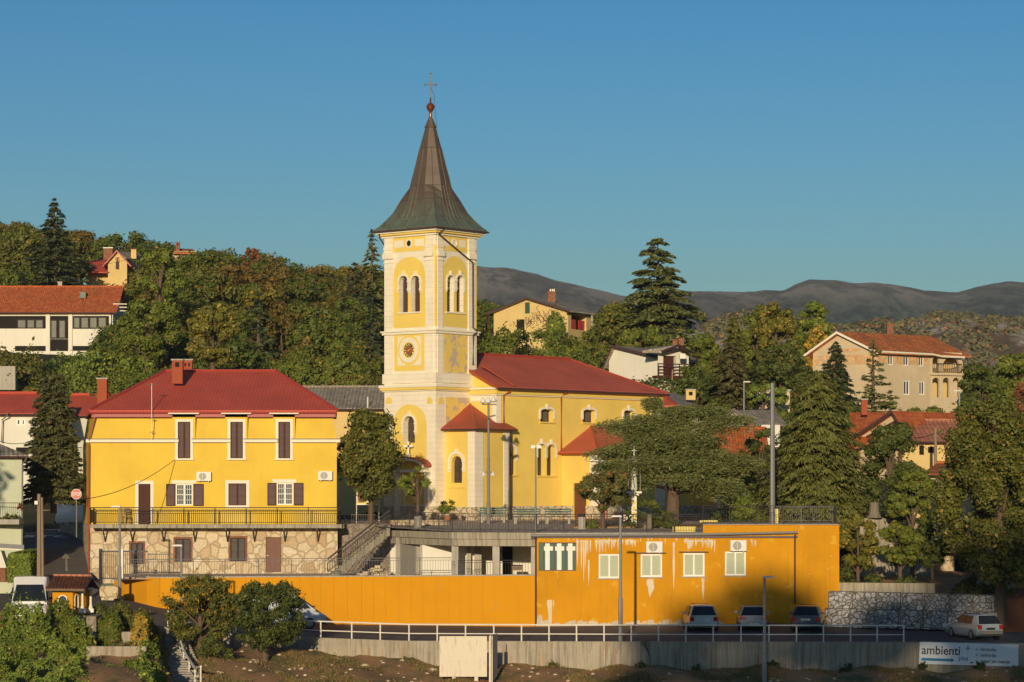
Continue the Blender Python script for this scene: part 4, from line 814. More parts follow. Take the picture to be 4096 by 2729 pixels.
build(m, 'portal', 'church_w', tower); m = MB(); o2 = [(u, z+.05) for u, z in o]; fring(m, TLf, o2, [(u, z+.004) for u, z in o], 0, .82, closed=False); build(m, 'portal_roof', 'roof_dark', tower)
m = MB(); q = TLf.p(c-.1, h0+rr_, .45); m.box(q[0]-.12, q[0]+.12, q[1]-.12, q[1]+.12, q[2], q[2]+.25); m.box(q[0]-.06, q[0]+.06, q[1]-.05, q[1]+.05, q[2]+.25, q[2]+1.1); m.box(q[0]-.3, q[0]+.3, q[1]-.05, q[1]+.05, q[2]+.72, q[2]+.86); build(m, 'portal_cross', 'church_w', tower)
# ---- spire
ctr = pt(WR/2, -WL/2); D0 = ctr[1]
prof = [(920,2.76,2.76), (914,2.72,2.72), (903,2.5,2.52), (890,2.30,2.34), (878,2.12,2.18), (868,2.02,2.06), (845,1.86,1.80), (820,1.70,1.62), (795,1.57,1.44), (765,1.44,1.19), (738,1.34,.947), (700,1.20,.848), (660,1.02,.72), (583,.72,.51), (500,.35,.25), (497,.40,.28), (478,.26,.18), (464,.17,.12)]
rings = []
for py, k, cr in prof:
    z = Z(py, 177.5); c45 = .4142*k; rg = []
    for qx, qy in ((-1, -1), (1, -1), (1, 1), (-1, 1)):
        pa, pb = ((qx*k, qy*c45), (qx*c45, qy*k)); cc = (qx*cr, qy*cr); rg += [pa, cc, pb] if qx*qy > 0 else [pb, cc, pa]
    rings.append([(*(ctr+Rv*(a*(WR/4.45))+Vv*(b*(WL/4.45))), z) for a, b in rg])
m = MB(); m.ring(rings, mi=0); sp_ = build(m, 'spire', 'copper', ch)
# standing seams
m = MB()
for i in range(12):
    j = (i+1) % 12
    for t_ in (0., .5) if i % 3 == 2 else (0.,):
        pl = [Vector(rg[i])*(1-t_)+Vector(rg[j])*t_+Vector((0,0,.012)) for rg in rings[:14]]; m.tube(pl, .022, 4)
    if i % 3 == 2:
        for t_ in (.25, .75): pl = [Vector(rg[i])*(1-t_)+Vector(rg[j])*t_+Vector((0,0,.012)) for rg in rings[:11]]; m.tube(pl, .02, 4)
for k in (5, 8, 10, 13):
    rg = rings[k]; m.tube([Vector(p)+Vector((0,0,.01)) for p in rg]+[Vector(rg[0])], .022, 4)
build(m, 'seam', 'copper', sp_)
m = MB(); cc = [pt(-.62, -WL-.62), pt(-.62, .62), pt(WR+.62, .62), pt(WR+.62, -WL-.62)]; m.hexa([(*q, zc(915)) for q in cc]+[(*q, zc(915)+.10) for q in cc]); build(m, 'eaves_gutter', 'gut_d', sp_)
m = MB(); z0 = Z(466, 177.5); m.lathe((ctr[0], ctr[1], z0), [(.17,0), (.17,.06), (.12,.1), (.09,.18), (.10,.5), (.13,.58), (.21,.66), (.265,.80), (.27,.85), (.31,.86), (.31,.89), (.27,.90), (.25,1.0), (.17,1.10), (.06,1.16), (.05,1.5)], 16); build(m, 'finial_ball', 'copper_b', sp_, smooth=True)
m = MB(); zz = z0+1.45; x, y = ctr; top = Z(273, 177.5); m.tube([(x,y,zz), (x,y,top)], .038, 6); zx = Z(324, 177.5); m.tube([(x-.38,y-.05,zx), (x+.38,y+.05,zx)], .032, 6)
for q in ((x-.38,y-.05,zx), (x+.38,y+.05,zx), (x,y,top-.1)): m.lathe((q[0],q[1],q[2]-.08), [(.01,0), (.09,.08), (.01,.16)], 8)
for q in ((x-.24,y,zx), (x+.24,y,zx), (x,y,zx+.26), (x,y,zx-.5), (x,y,zx-.26)): m.lathe((q[0],q[1],q[2]-.05), [(.01,0), (.06,.05), (.01,.10)], 6)
for s1 in (-1, 1):
    for s2 in (-1, 1): m.tube([(x,y,zx), (x+s1*.13, y, zx+s2*.13)], .014, 4)
build(m, 'cross', 'iron_g', sp_)
m = MB(); m.tube([(x,y,zx-.1), (x+.26,y-.1,zx-.8), (x+.30,y-.1,z0+.9), (x+.48,y-.15,Z(530, 177.5))], .012, 4); build(m, 'lightning_wire', 'gut_d', sp_)
# downpipe over the right face, short one at the left corner
q = lambda px, py, n: TRf.p(*TRf.uz(px, py), n)
m = MB(); m.tube([q(1756, 915, .5), q(1750, 928, .3), q(1746, 937, .2), q(1884, 1052, .17), q(1885, 1312, .16), (q(1893, 1322, .34)), q(1892, 1334, .3), q(1885, 1340, .18), q(1885, 1460, .16)], .055, 8); m.tube([TLf.p(.0, zc(922), .55), TLf.p(-.05, zc(938), .4), TLf.p(.0, zc(962), .06)], .05, 8); build(m, 'downpipe', 'gut_d', tower)
# ---- nave
N0 = pt(3.56, 2.308); a46 = R(46); Rn = np.array([math.cos(a46), math.sin(a46)]); Vn = np.array([Rn[1], -Rn[0]]); NL = 16.9; N1 = N0+Rn*NL
NS = F(N0, N1); zE = 14.86; zRi = 17.28
NF = F(pt(3.56, 0), N0)
wu = [NS.rect(2162, 2212, 1636, 1688), NS.rect(2332, 2381, 1638, 1690), NS.rect(2494, 2536, 1641, 1692)]
wl = [NS.rect(2012, 2062, 1778, 1900), NS.rect(2150, 2183, 1775, 1902), NS.rect(2188, 2221, 1777, 1903)]
H = [(*r, .16) for r in wu]+[(*r, (r[1]-r[0])/2*.95) for r in wl]
m = MB(); wall(m, NS, 0, NL, ZP, zE-.1, H, .45); wall(m, NF, 0, NF.L, ZP, zE-.1, (), .3); nb = N0-Vn*10; nbb = N1-Vn*10
m.quad((*N1, ZP), (*nbb, ZP), (*nbb, zE-.1), (*N1, zE-.1)); m.quad((*nb, ZP), (*nbb, ZP), (*nbb, zE-.1), (*nb, zE-.1)); nave = build(m, 'nave', 'church_y', ch)
def stained(f, par, r, n=-.46, fr=True):
    m = MB(); fbox(m, f, r[0], r[1], r[2], r[3], n-.03, n); g = build(m, 'stained_window', 'stained', par); m = MB(); c = (r[0]+r[1])/2; fbox(m, f, c-.015, c+.015, r[2], r[3], n+.002, n+.02)
    for k in range(1, 7): z = r[2]+(r[3]-r[2])*k/7; fbox(m, f, r[0], r[1], z-.01, z+.01, n+.002, n+.018)
    build(m, 'leading', 'black', g)
for r in wl: stained(NS, nave, r); hood(NS, nave, r[0], r[1], r[2], r[3]-(r[1]-r[0])/2, (r[1]-r[0])/2, .16, .07, ears=False)
for r in wu:
    w = build(frame_bars(MB(), NS, r[0], r[1], r[2], r[3], .05, -.46, -.40, 1), 'window', 'door', nave); m = MB(); fbox(m, NS, r[0], r[1], r[2], r[3], -.50, -.465); build(m, 'pane', 'glass_b', w)
    hood(NS, nave, r[0], r[1], r[2], r[3]-.16, .16, .16, .07, ears=False)
for r in wu+[wl[0], (wl[1][0], wl[2][1], wl[1][2])]: build(fbox(MB(), NS, r[0]-.12, r[1]+.12, r[2]-.10, r[2]-.003, 0, .12), 'window_sill', 'church_y', nave)
m = MB()
for f in (NS, NF): fbox(m, f, -.0 if f is NF else -.14, f.L+.14, zE-.62, zE-.55, 0, .12); fbox(m, f, 0 if f is NF else -.3, f.L+.3, zE-.22, zE-.10, 0, .30)
fbox(m, NF, 0, NF.L-.0, zE-1.0, zE-.63, 0, .02); fbox(m, NS, 0, .42, ZP, zE-.63, 0, .05); fbox(m, NF, NF.L-.35, NF.L+.05, ZP, zE-.63, .021, .05); fbox(m, NS, NL-1.0, NL+.05, ZP, zE-.63, 0, .05); build(m, 'cream_cornice', 'church_w', nave)
m = MB(); fbox(m, NS, -.18, NL+.18, zE-.54, zE-.23, 0, .18); fbox(m, NF, 0, NF.L+.18, zE-.54, zE-.23, 0, .18); build(m, 'yellow_cornice', 'church_y', nave)
m = MB(); fbox(m, NS, -.08, NL+.08, ZP-.3, z_pl, 0, .09); build(m, 'stone_base', 'plinth', nave)
# nave roof: gable at the tower, hip at the far end
ov = .45; e0 = (*(N0+Vn*ov-Rn*.35), zE-.06); e1 = (*(N1+Vn*ov+Rn*ov), zE-.06); g0 = (*(N0-Vn*5-Rn*.35), zRi); g1 = (*(N1-Vn*5-Rn*4.1), zRi); e2 = (*(N1-Vn*10.4+Rn*ov), zE-.06); e3 = (*(N0-Vn*10.4-Rn*.35), zE-.06)
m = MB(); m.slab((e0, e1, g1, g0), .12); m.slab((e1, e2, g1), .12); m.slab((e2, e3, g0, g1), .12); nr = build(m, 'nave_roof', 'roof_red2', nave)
m = MB(); m.tube([Vector(g0)+Vector((0,0,.04)), Vector(g1)+Vector((0,0,.04))], .11, 6); m.tube([Vector(g1), Vector(e1)], .08, 6); build(m, 'ridge_cap', 'ridge', nr)
m = MB(); m.tube([Vector(e0)-Vector((0,0,.12))+Vector((*Vn*.06, 0)), Vector(e1)-Vector((0,0,.12))+Vector((*Vn*.06, 0))], .08, 8); build(m, 'gutter', 'gut_d', nr)
m = MB(); s0 = Vector((*(N0-Vn*3.9-Rn*.28), zE+(zRi-zE)*(3.9+ov)/(5+ov)+.05)); s1 = Vector(e0)+Vector((*(Rn*1.6), .1)); m.tube([Vector((*(pt(WR+.15, .3)), Z(1462, 179.6))), s1], .06, 8); build(m, 'roof_pipe', 'gut', nr)
ped = MB(); zt = lambda v: zE-.1+(zRi-zE)*(v/5.0); b_ = [(*N0, zE-.1), (*(N0-Vn*5), zE-.1), (*(N0-Vn*5), zRi-.25)]; ped.quad(*b_); build(ped, 'pediment', 'church_y', nave)
m = MB(); f = F(N0-Vn*5, N0); m.hexa([(*(N0+Vn*.1-Rn*.18), zE-.10), (*(N0-Vn*5-Rn*.18), zRi-.32), (*(N0-Vn*5), zRi-.32), (*(N0+Vn*.1), zE-.10), (*(N0+Vn*.3-Rn*.18), zE-.03+.0), (*(N0-Vn*5-Rn*.18), zRi-.16), (*(N0-Vn*5), zRi-.16), (*(N0+Vn*.3), zE-.03)]); build(m, 'verge_moulding', 'trim', nave)
m = MB(); m.hexa([(*(N0+Vn*.42-Rn*.40), zE-.20), (*(N0-Vn*5-Rn*.40), zRi-.20), (*(N0-Vn*5-Rn*.355), zRi-.20), (*(N0+Vn*.42-Rn*.355), zE-.20), (*(N0+Vn*.45-Rn*.40), zE-.02), (*(N0-Vn*5-Rn*.40), zRi+.03), (*(N0-Vn*5-Rn*.355), zRi+.03), (*(N0+Vn*.45-Rn*.355), zE-.02)]); build(m, 'barge_board', 'gut', nave)
for px, y1 in ((2011, 1690), (2241, 1800)):
    u = NS.uz(px, 1700)[0]; m = MB(); zt_ = NS.uz(px, 1556 if px < 2100 else 1560)[1]; k = .28
    m.tube([NS.p(u+k, zt_+.05, .42), NS.p(u+k, zt_-.18, .42), NS.p(u, zt_-.42, .10), NS.p(u, NS.uz(px, y1)[1], .10)], .055, 8); build(m, 'downpipe', 'gut', nave)
m = MB(); u = NL+.02; m.tube([NS.p(u+.3, zE-.15, .5), NS.p(u+.25, zE-.5, .3), NS.p(u+.1, zE-.8, .1), NS.p(u+.1, zE-3, .1)], .055, 8); build(m, 'downpipe', 'gut', nave)
# ---- side chapel by the tower
uc = .939; vc = 2.649; ue = 4.47; C1 = F(pt(uc, 0), pt(uc, vc)); C2 = F(pt(uc, vc), pt(ue, vc)); zq = Z(1716, 175.)
cw = C1.rect(1806, 1848, 1825, 1932); m = MB(); wall(m, C1, 0, C1.L, ZP, zq, [(*cw, (cw[1]-cw[0])/2)], .3); wall(m, C2, 0, C2.L, ZP, zq, (), .3); q1 = pt(ue, vc); q2 = pt(ue, 2.0); m.quad((*q1, ZP), (*q2, ZP), (*q2, zq), (*q1, zq)); chap = build(m, 'side_chapel', 'church_y', ch)
stained(C1, chap, cw, -.31); hood(C1, chap, cw[0]-.08, cw[1]+.08, cw[2], cw[3]-.30, .45, .17, .08); m = MB(); fbox(m, C1, cw[0]-.3, cw[1]+.3, cw[2]-.35, cw[2]-.25, 0, .07); build(m, 'window_sill', 'church_y', chap)
m = MB(); fbox(m, C1, C1.L-.58, C1.L+.05, ZP, zq-.12, 0, .05); fbox(m, C2, 0, .80, ZP, zq-.12, 0, .05); fbox(m, C2, C2.L-.55, C2.L+.03, ZP, zq-.12, 0, .05); fbox(m, C1, 0, C1.L+.14, zq-.11, zq, 0, .14); fbox(m, C2, 0, C2.L+.14, zq-.11, zq, 0, .14); build(m, 'quoin', 'church_w', chap)
m = MB(); fbox(m, C1, 0, C1.L+.08, ZP-.3, z_pl-.04, 0, .09); fbox(m, C2, 0, C2.L+.08, ZP-.3, z_pl-.04, 0, .09); build(m, 'stone_base', 'plinth', chap)
m = MB(); zt = Z(1712, 175.); a0_ = (*pt(uc-.42, -.22), zt); a1_ = (*pt(uc-.42, vc+.42), zt); a2_ = (*pt(ue+.42, vc+.42), zt); ap = (*pt(3.5, .05), Z(1618, 178.6)); a3_ = (*pt(ue+.42, 2.3), zt)
m.slab((a0_, a1_, ap), .1); m.slab((a1_, a2_, ap), .1); m.slab((a2_, a3_, ap), .1); cr_ = build(m, 'chapel_roof', 'roof_dark', chap); m = MB(); m.tube([a1_, ap], .08, 6); m.tube([a0_, ap], .05, 6); build(m, 'ridge_cap', 'gut', cr_)
m = MB(); m.tube([Vector(a0_)-Vector((0,0,.1)), Vector(a1_)-Vector((0,0,.1)), Vector(a2_)-Vector((0,0,.1))], .06, 6); e = pt(ue+.1, vc+.12); m.tube([(*e, zt-.15), (*e, ZP)], .045, 6); build(m, 'gutter', 'gut_d', cr_)
# ---- sacristy wing
S0 = N0+Rn*6.58; S1 = S0+Vn*3.35; S2 = S1+Rn*13.6; SA = F(S0, S1); SB = F(S1, S2); zs = 10.45; m = MB(); dr = SA.rect(2293, 2345, 1933, 2075)
m = MB(); wall(m, SA, 0, SA.L, ZP, zs, [dr], .2); w1 = SB.rect(2460, 2500, 1850, 1930); wall(m, SB, 0, SB.L, ZP, zs, [w1], .2); sb = S2-Vn*3.4; m.quad((*S2, ZP), (*sb, ZP), (*sb, zs), (*S2, zs)); sac = build(m, 'sacristy', 'church_y', ch)
panel_door(SA, sac, dr, -.12, 'door', 4, 2); window(SB, sac, w1, -.1)
m = MB(); fbox(m, SA, SA.L-.75, SA.L+.05, ZP, zs-.13, 0, .05)
for u in (0, 6.0, 12.4): fbox(m, SB, u, u+.95, ZP, zs-.13, 0, .05)
fbox(m, SA, 0, SA.L+.14, zs-.12, zs, 0, .14); fbox(m, SB, 0, SB.L+.14, zs-.12, zs, 0, .14); build(m, 'quoin', 'church_w', sac)
m = MB(); fbox(m, SA, 0, dr[0]-.02, ZP-.3, z_pl, 0, .09); fbox(m, SA, dr[1]+.02, SA.L+.08, ZP-.3, z_pl, 0, .09); fbox(m, SB, 0, SB.L+.05, ZP-.3, z_pl, 0, .09); build(m, 'stone_base', 'plinth', sac)
zt = Z(1808, 180.); zr = Z(1706, 184.); o0 = S0-Rn*.45; o1 = S1-Rn*.45+Vn*.45; o2 = S2+Rn*.45+Vn*.45; m = MB(); i0 = (*(S0+Rn*2.9+Vn*.02), zr); i1 = (*(S2-Vn*3.4-Rn*2.0), zr); o3 = S2-Vn*3.4+Rn*.45
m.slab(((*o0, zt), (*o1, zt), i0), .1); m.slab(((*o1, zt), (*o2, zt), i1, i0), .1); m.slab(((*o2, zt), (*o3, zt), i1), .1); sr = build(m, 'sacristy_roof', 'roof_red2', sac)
m = MB(); m.tube([(*o1, zt), i0], .08, 6); m.tube([i0, i1], .08, 6); build(m, 'ridge_cap', 'gut', sr); m = MB(); m.tube([(*o0, zt-.1), (*o1, zt-.1), (*o2, zt-.1)], .06, 6); q = SB.p(.75, 0, .1); m.tube([(q[0], q[1], zt-.15), (q[0], q[1], ZP)], .05, 6); build(m, 'gutter', 'gut', sr)
m = MB(); q = SA.p(SA.L-.4, zs-.45, .05); m.box(q[0]-.25, q[0]+.35, q[1]-.35, q[1], q[2]-.2, q[2]+.15); build(m, 'wall_floodlight', 'wrail', sac)
# ================================================================ OTHER HOUSES
def house(name, label, pL, DL, pR, DRr, yb, ye, depth, yr, wallm='cream', roofm='roof_clay', gable='front', ov=.5, hip=(0, 0), wins=(), trim='gut_d', thick=.16, bdir=None, roof_name='roof', apex=None, cat='house'):
    f = facade(pL, DL, pR, DRr); zb = f.uz(pL, yb)[1]-5; ze = f.uz((pL+pR)/2, ye)[1]; n = f.n; t = thing(name, label, cat, (f.A[0], f.A[1], zb+5)); bv = -n if bdir is None else np.array(bdir)/np.hypot(*bdir); Bk = lambda P, d: np.array(P)+bv*d
    m = MB(); wall(m, f, 0, f.L, zb, ze, [w[0] for w in [(f.rect(*w[:4]), ) for w in wins if w[4] != 'flat']], .14)
    A2, B2 = Bk(f.A, depth), Bk(f.B, depth); m.quad((*A2, zb), (*f.A, zb), (*f.A, ze), (*A2, ze)); (m.quad((*f.B, zb), (*B2, zb), (*B2, ze), (*f.B, ze)) if bdir is None else None); m.quad((*B2, zb), (*A2, zb), (*A2, ze), (*B2, ze))
    ym = (f.A[1]+f.B[1])/2
    if gable == 'side':      # ridge runs parallel to the facade
        zr = Z(yr, ym+depth/2); a = f.A-f.u*ov; b = f.B+f.u*ov; sl = (zr-ze)/(depth/2); zo = ze-sl*ov
        fr0, fr1, bk0, bk1 = (*(a+n*ov), zo), (*(b+n*ov), zo), (*(a-n*(depth+ov)), zo), (*(b-n*(depth+ov)), zo); r0, r1 = (*(a+f.u*hip[0]-n*depth/2), zr), (*(b-f.u*hip[1]-n*depth/2), zr)
        if not hip[0]: m.quad((*f.A, ze), (*A2, ze), (*((f.A+A2)/2), zr-.1))
        if not hip[1]: m.quad((*f.B, ze), (*B2, ze), (*((f.B+B2)/2), zr-.1))
        build(m, 'wall', wallm, t); m = MB(); up = .13; U = lambda p: (p[0], p[1], p[2]+up); m.slab((U(fr0), U(fr1), U(r1), U(r0)), thick); m.slab((U(bk1), U(bk0), U(r0), U(r1)), thick)
        if hip[0]: m.slab((U(bk0), U(fr0), U(r0)), thick)
        if hip[1]: m.slab((U(fr1), U(bk1), U(r1)), thick)
        rf = build(m, roof_name, roofm, t); m = MB(); m.tube([Vector(U(r0))+Vector((0,0,.04)), Vector(U(r1))+Vector((0,0,.04))], .12, 6); build(m, 'ridge_cap', roofm, rf); m = MB(); m.tube([Vector(fr0)+Vector((0,0,.02)), Vector(fr1)+Vector((0,0,.02))], .08, 6); build(m, 'gutter', trim, rf)
    elif gable == 'front':
        ap = apex if apex is not None else .5; zr = Z(yr, ym); c = f.A+f.u*f.L*ap; m.quad(f.p(0, ze), f.p(f.L, ze), f.p(f.L*ap, zr)); build(m, 'wall', wallm, t)
        sl = (zr-ze)/(f.L*ap); sr_ = (zr-ze)/(f.L*(1-ap)); up = .12; fc = -bv*ov
        q0 = (*(f.A-f.u*ov+fc), ze-sl*ov+up); q1 = (*(c+fc), zr+up); q2 = (*(f.B+f.u*ov+fc), ze-sr_*ov+up); bb = bv*(depth+2*ov)
        e = lambda q: (q[0]+bb[0], q[1]+bb[1], q[2]); m = MB(); m.slab((q0, q1, e(q1), e(q0)), thick); m.slab((q1, q2, e(q2), e(q1)), thick); rf = build(m, roof_name, roofm, t)
        m = MB(); dn = n*.03
        for a, b in ((q0, q1), (q1, q2)): m.hexa([(a[0],a[1],a[2]-.2), (b[0],b[1],b[2]-.2), (b[0]+dn[0],b[1]+dn[1],b[2]-.2), (a[0]+dn[0],a[1]+dn[1],a[2]-.2), (a[0],a[1],a[2]+.03), (b[0],b[1],b[2]+.03), (b[0]+dn[0],b[1]+dn[1],b[2]+.03), (a[0]+dn[0],a[1]+dn[1],a[2]+.03)])
        build(m, 'barge_board', trim, rf)
    else:
        build(m, 'wall', wallm, t); m = MB(); m.slab([(*(f.A-f.u*.1+n*.1), ze+.2), (*(f.B+f.u*.1+n*.1), ze+.2), (*(B2+f.u*.1), ze+.2), (*(A2-f.u*.1), ze+.2)], .2); rf = build(m, roof_name, 'conc_l', t)
    for w in wins:
        r = f.rect(*w[:4]); k = w[4]
        if k == 'shut': c = (r[0]+r[1])/2; shutter_leaf(f, t, r[0], c-.004, r[2], r[3], -.03); shutter_leaf(f, t, c+.004, r[1], r[2], r[3], -.03)
        elif k == 'green': m = MB(); fbox(m, f, r[0], r[1], r[2], r[3], -.02, .05); build(m, 'shutter', 'green_w', t)
        elif k == 'dark': m = MB(); fbox(m, f, r[0], r[1], r[2], r[3], -.14, -.10); build(m, 'opening', 'dark', t)
        elif k == 'door': panel_door(f, t, r, -.05, 'door', 3, 1)
        elif k == 'flat': pass
        else: window(f, t, r, -.06, 1 if k == 'w' else int(k[1]), 'pvc' if k[0] == 'w' else 'shut', 'glass_b', .09)
    return t, f, rf
# modern white house with the long clay roof, upper left
t, f, rf = house('terrace_house', 'white two-storey house with long orange tiled roof at upper left', -260, 283, 452, 283, 1410, 1243, 9, 1153, 'white', 'roof_clay', 'side', .5,
  wins=((-200, 183, 1264, 1315, 'dark'), (201, 273, 1264, 1356, 'dark'), (291, 436, 1264, 1316, 'dark'), (291, 436, 1384, 1404, 'dark'), (201, 273, 1357, 1405, 'dark'), (60, 183, 1384, 1405, 'dark')))
for a, b in ((68, 104), (106, 139), (141, 173), (202, 228), (234, 262), (293, 320), (322, 355), (357, 389), (391, 426)):
    r = f.rect(a, b, 1278 if a < 190 else (1280 if a < 280 else 1268), 1314 if a < 190 or a > 280 else 1354); window(f, t, r, -.09, 0, 'shut_d', 'glass_b', .10)
m = MB(); u = f.uz(1, 1)[0]
for a, b in ((184, 200), (274, 290)): r = f.rect(a, b, 1245, 1420); fbox(m, f, r[0], r[1], r[2], r[3], 0, .15)
build(m, 'pillar', 'white', t); m = MB(); u = f.uz(446, 1300)[0]; m.tube([f.p(u+.4, f.uz(450, 1246)[1], .4), f.p(u, f.uz(450, 1255)[1], .1), f.p(u, f.uz(450, 1412)[1], .1)], .06, 6); build(m, 'downpipe', 'gut_d', t)
chimney(rf, 231, 248, 1130, 1160, 287.5, 'conc_l', holes=False); m = MB(); zz = Z(1182, 285.5); m.box(X(322, 285.5), X(346, 285.5), 284.9, 285.8, zz-.35, zz+.35); build(m, 'skylight', 'glass_b', rf)
m = MB()
for py in (1216, 1229, 1243): m.tube([P3(452, py, 284), P3(508, py+1, 284)], .06, 5)
build(m, 'pergola_beam', 'trim', t)
# house up the hill among trees
t, f, rf = house('hillside_house', 'small house with dark red roof and brick chimney among trees on the upper left hill', 432, 338, 508, 338, 1100, 1048, 8, 1006, 'yellow_old', 'roof_red', 'front', .6, wins=((463, 477, 1030, 1078, 'shut'),), trim='ridge')
m = MB(); D = 340.; a = (X(305, D), D, Z(1056, D)); b = (X(440, D), D, Z(1082, D)); c = (X(470, D), D+4, Z(1030, D)); d = (X(420, D), D+6, Z(1012, D)); m.slab((a, b, c, d), .15); m.slab((P3(330, 1088, 338), P3(438, 1088, 338), P3(440, 1060, 341), P3(345, 1060, 341)), .15); build(m, 'lower_roof', 'roof_red', t)
m = MB(); m.box(X(345, D), X(436, D), D+.2, D+7, Z(1180, D), Z(1088, D)); build(m, 'lower_wall', 'yellow_old', t)
chimney(rf, 414, 450, 993, 1040, 339, 'brick', 'gut_g', holes=False); chimney(rf, 524, 545, 998, 1035, 341, 'yellow_old', 'brick', holes=False)
m = MB(); m.slab((P3(470, 1004, 339), P3(506, 1034, 338.6), P3(568, 1034, 345), P3(560, 1014, 346)), .15); build(m, 'grey_roof', 'roof_grey', t)
t = thing('hilltop_house', 'roof and brick chimney of a house peeking over the wooded hill crest', 'house', P3(712, 1010, 385)); m = MB(); m.slab((P3(690, 1010, 385), P3(790, 1012, 385), P3(770, 996, 389), P3(700, 994, 389)), .2); rf = build(m, 'roof', 'roof_old', t); m = MB(); m.box(X(692, 386), X(788, 386), 386, 390, Z(1250, 386), Z(1005, 386)); build(m, 'wall', 'beige', t); chimney(rf, 703, 718, 971, 1005, 386, 'brick', 'brick')
# white house with red metal roof behind the spruce
t, f, rf = house('white_house', 'white house with red metal roof behind the tall spruce at the left', -160, 205, 182, 205, 1990, 1652, 9, 1580, 'white', 'roof_red', 'side', .5,
  wins=((66, 82, 1676, 1702, 'w0'), (86, 100, 1676, 1702, 'w0'), (64, 112, 1790, 1855, 'dark')))
m = MB(); m.tube([P3(30, 1650, 204), P3(28, 1664, 204.3), P3(8, 1680, 204.6), P3(6, 1770, 204.6)], .06, 6); build(m, 'downpipe', 'gut_g', t)
t, f, rf = house('shaded_house', 'house wing with red roof standing in shade between spruce and rectory', 268, 214, 420, 214, 2060, 1660, 9, 1586, 'cream', 'roof_red', 'side', .4, wins=((275, 300, 1790, 1830, 'dark'),))
t2 = thing('scroll_balcony', 'small balcony with curled iron bars left of the rectory', 'balcony', P3(316, 1856, 177)); m = MB(); x0, x1 = X(303, 177), X(333, 177); z = Z(1856, 177); m.box(x0, x1, 176.4, 177.6, z-.15, z); build(m, 'slab', 'slab', t2); m = MB(); rail_run(m, [(x0, 176.5, z), (x1, 176.5, z)], 1.1, .12); build(m, 'railing', 'iron', t2)
# near house at the left edge
t, f, rf = house('corner_house', 'pale green house with grey roof and flowered balcony at the left edge', -320, 158.8, 88, 160, 2330, 1822, 8, 1745, 'greenish', 'roof_grey', 'side', .4, hip=(0, 3.2))
m = MB(); m.tube([P3(108, 1826, 159.6), P3(100, 1845, 159.8), P3(90, 1852, 159.9), P3(88, 2300, 159.9)], .055, 6); build(m, 'downpipe', 'gut_g', t)
m = MB(); z = Z(2078, 158.6); m.box(X(-300, 158), X(80, 158.6), 158.3, 159.9, z-.3, z); bl = build(m, 'balcony', 'conc_l', t); m = MB(); rail_run(m, [(X(-300, 158), 158.4, z), (X(80, 158.4), 158.4, z)], 1.0, .13); build(m, 'balcony_railing', 'iron', bl)
m = MB(); m.slab((P3(-200, 2180, 147), P3(96, 2198, 147), P3(96, 2180, 149), P3(-200, 2162, 149)), .06); m.tube([P3(96, 2198, 147), P3(96, 2330, 147)], .03, 6); build(m, 'canopy', 'trim', t)
m = MB(); m.box(X(-100, 147), X(28, 147), 147.2, 148.5, Z(2330, 147), Z(2270, 147)); build(m, 'brick_planter', 'brick', t); m = MB(); m.hexa([(*P3(-60, 2272, 147)[:2], Z(2272, 147)), P3(26, 2272, 147), (X(26, 147), 148, Z(2272, 147)), (X(-60, 147), 148, Z(2272, 147)), P3(-60, 2205, 147), P3(4, 2205, 147), (X(4, 147), 148, Z(2205, 147)), (X(-60, 147), 148, Z(2205, 147))]); build(m, 'outdoor_oven', 'white', t)
# behind the clipped tree
t, f, rf = house('grey_roofed_house', 'long house with weathered grey tiled roof behind the rectory and tower', 1180, 200, 1560, 200, 2060, 1634, 10, 1556, 'yellow_old', 'roof_grey', 'side', .4); m = MB(); D = 203.; m.box(X(1350, D), X(1380, D), D-.9, D-.2, Z(1602, D), Z(1584, D)); build(m, 'skylight', 'glass', rf); m = MB(); m.tube([P3(1471, 1634, 199.5), P3(1471, 1588, 199.5)], .05, 6); build(m, 'vent_pipe', 'trim', rf)
t, f, rf = house('red_roofed_house', 'low rust red roof showing behind the grey tiled roof', 1190, 222, 1490, 222, 1640, 1560, 9, 1528, 'cream', 'roof_red2', 'side', .4, hip=(3, 3)); chimney(rf, 1378, 1402, 1506, 1532, 225, 'roof_clay', 'roof_clay', holes=False)
# yellow gabled house on the hill right of the tower
t, f, rf = house('yellow_gabled_house', 'old yellow gabled house with green shutter and bare vines on the hill', 1975, 290, 2272, 286, 1345, 1247, 7.9, 1194, 'yellow_old', 'roof_grey', 'front', .6, bdir=(X(2400,293)-X(2272,286), 7), wins=((2101, 2119, 1210, 1254, 'green'), (2066, 2098, 1278, 1322, 'dark')), apex=.47)
m = MB(); S = facade(2272, 286, 2400, 293); wall(m, S, 0, S.L, S.uz(2300, 1420)[1], S.uz(2300, 1256)[1], [S.rect(2285, 2345, 1262, 1320)], .9); build(m, 'side_wall', 'yellow_old', t); m = MB(); r = S.rect(2284, 2310, 1278, 1318); fbox(m, S, r[0], r[1], r[2], r[3], -.3, -.2); r = S.rect(2322, 2345, 1283, 1318); fbox(m, S, r[0], r[1], r[2], r[3], -.3, -.2); build(m, 'red_shutter', 'redp', t)
m = MB(); m.tube([P3(2268, 1252, 285.4), P3(2394, 1260, 292)], .1, 6); build(m, 'gutter', 'gut_d', rf)
chimney(rf, 2192, 2222, 1169, 1210, 291, 'brick', 'brick', holes=False); m = MB()
for a in (2199, 2207, 2214): m.box(X(a, 291.3), X(a+5, 291.3), 291.2, 291.6, Z(1169, 291), Z(1156, 291))
build(m, 'chimney_pot', 'trim', rf)
m = MB(); rr = random.Random(9)
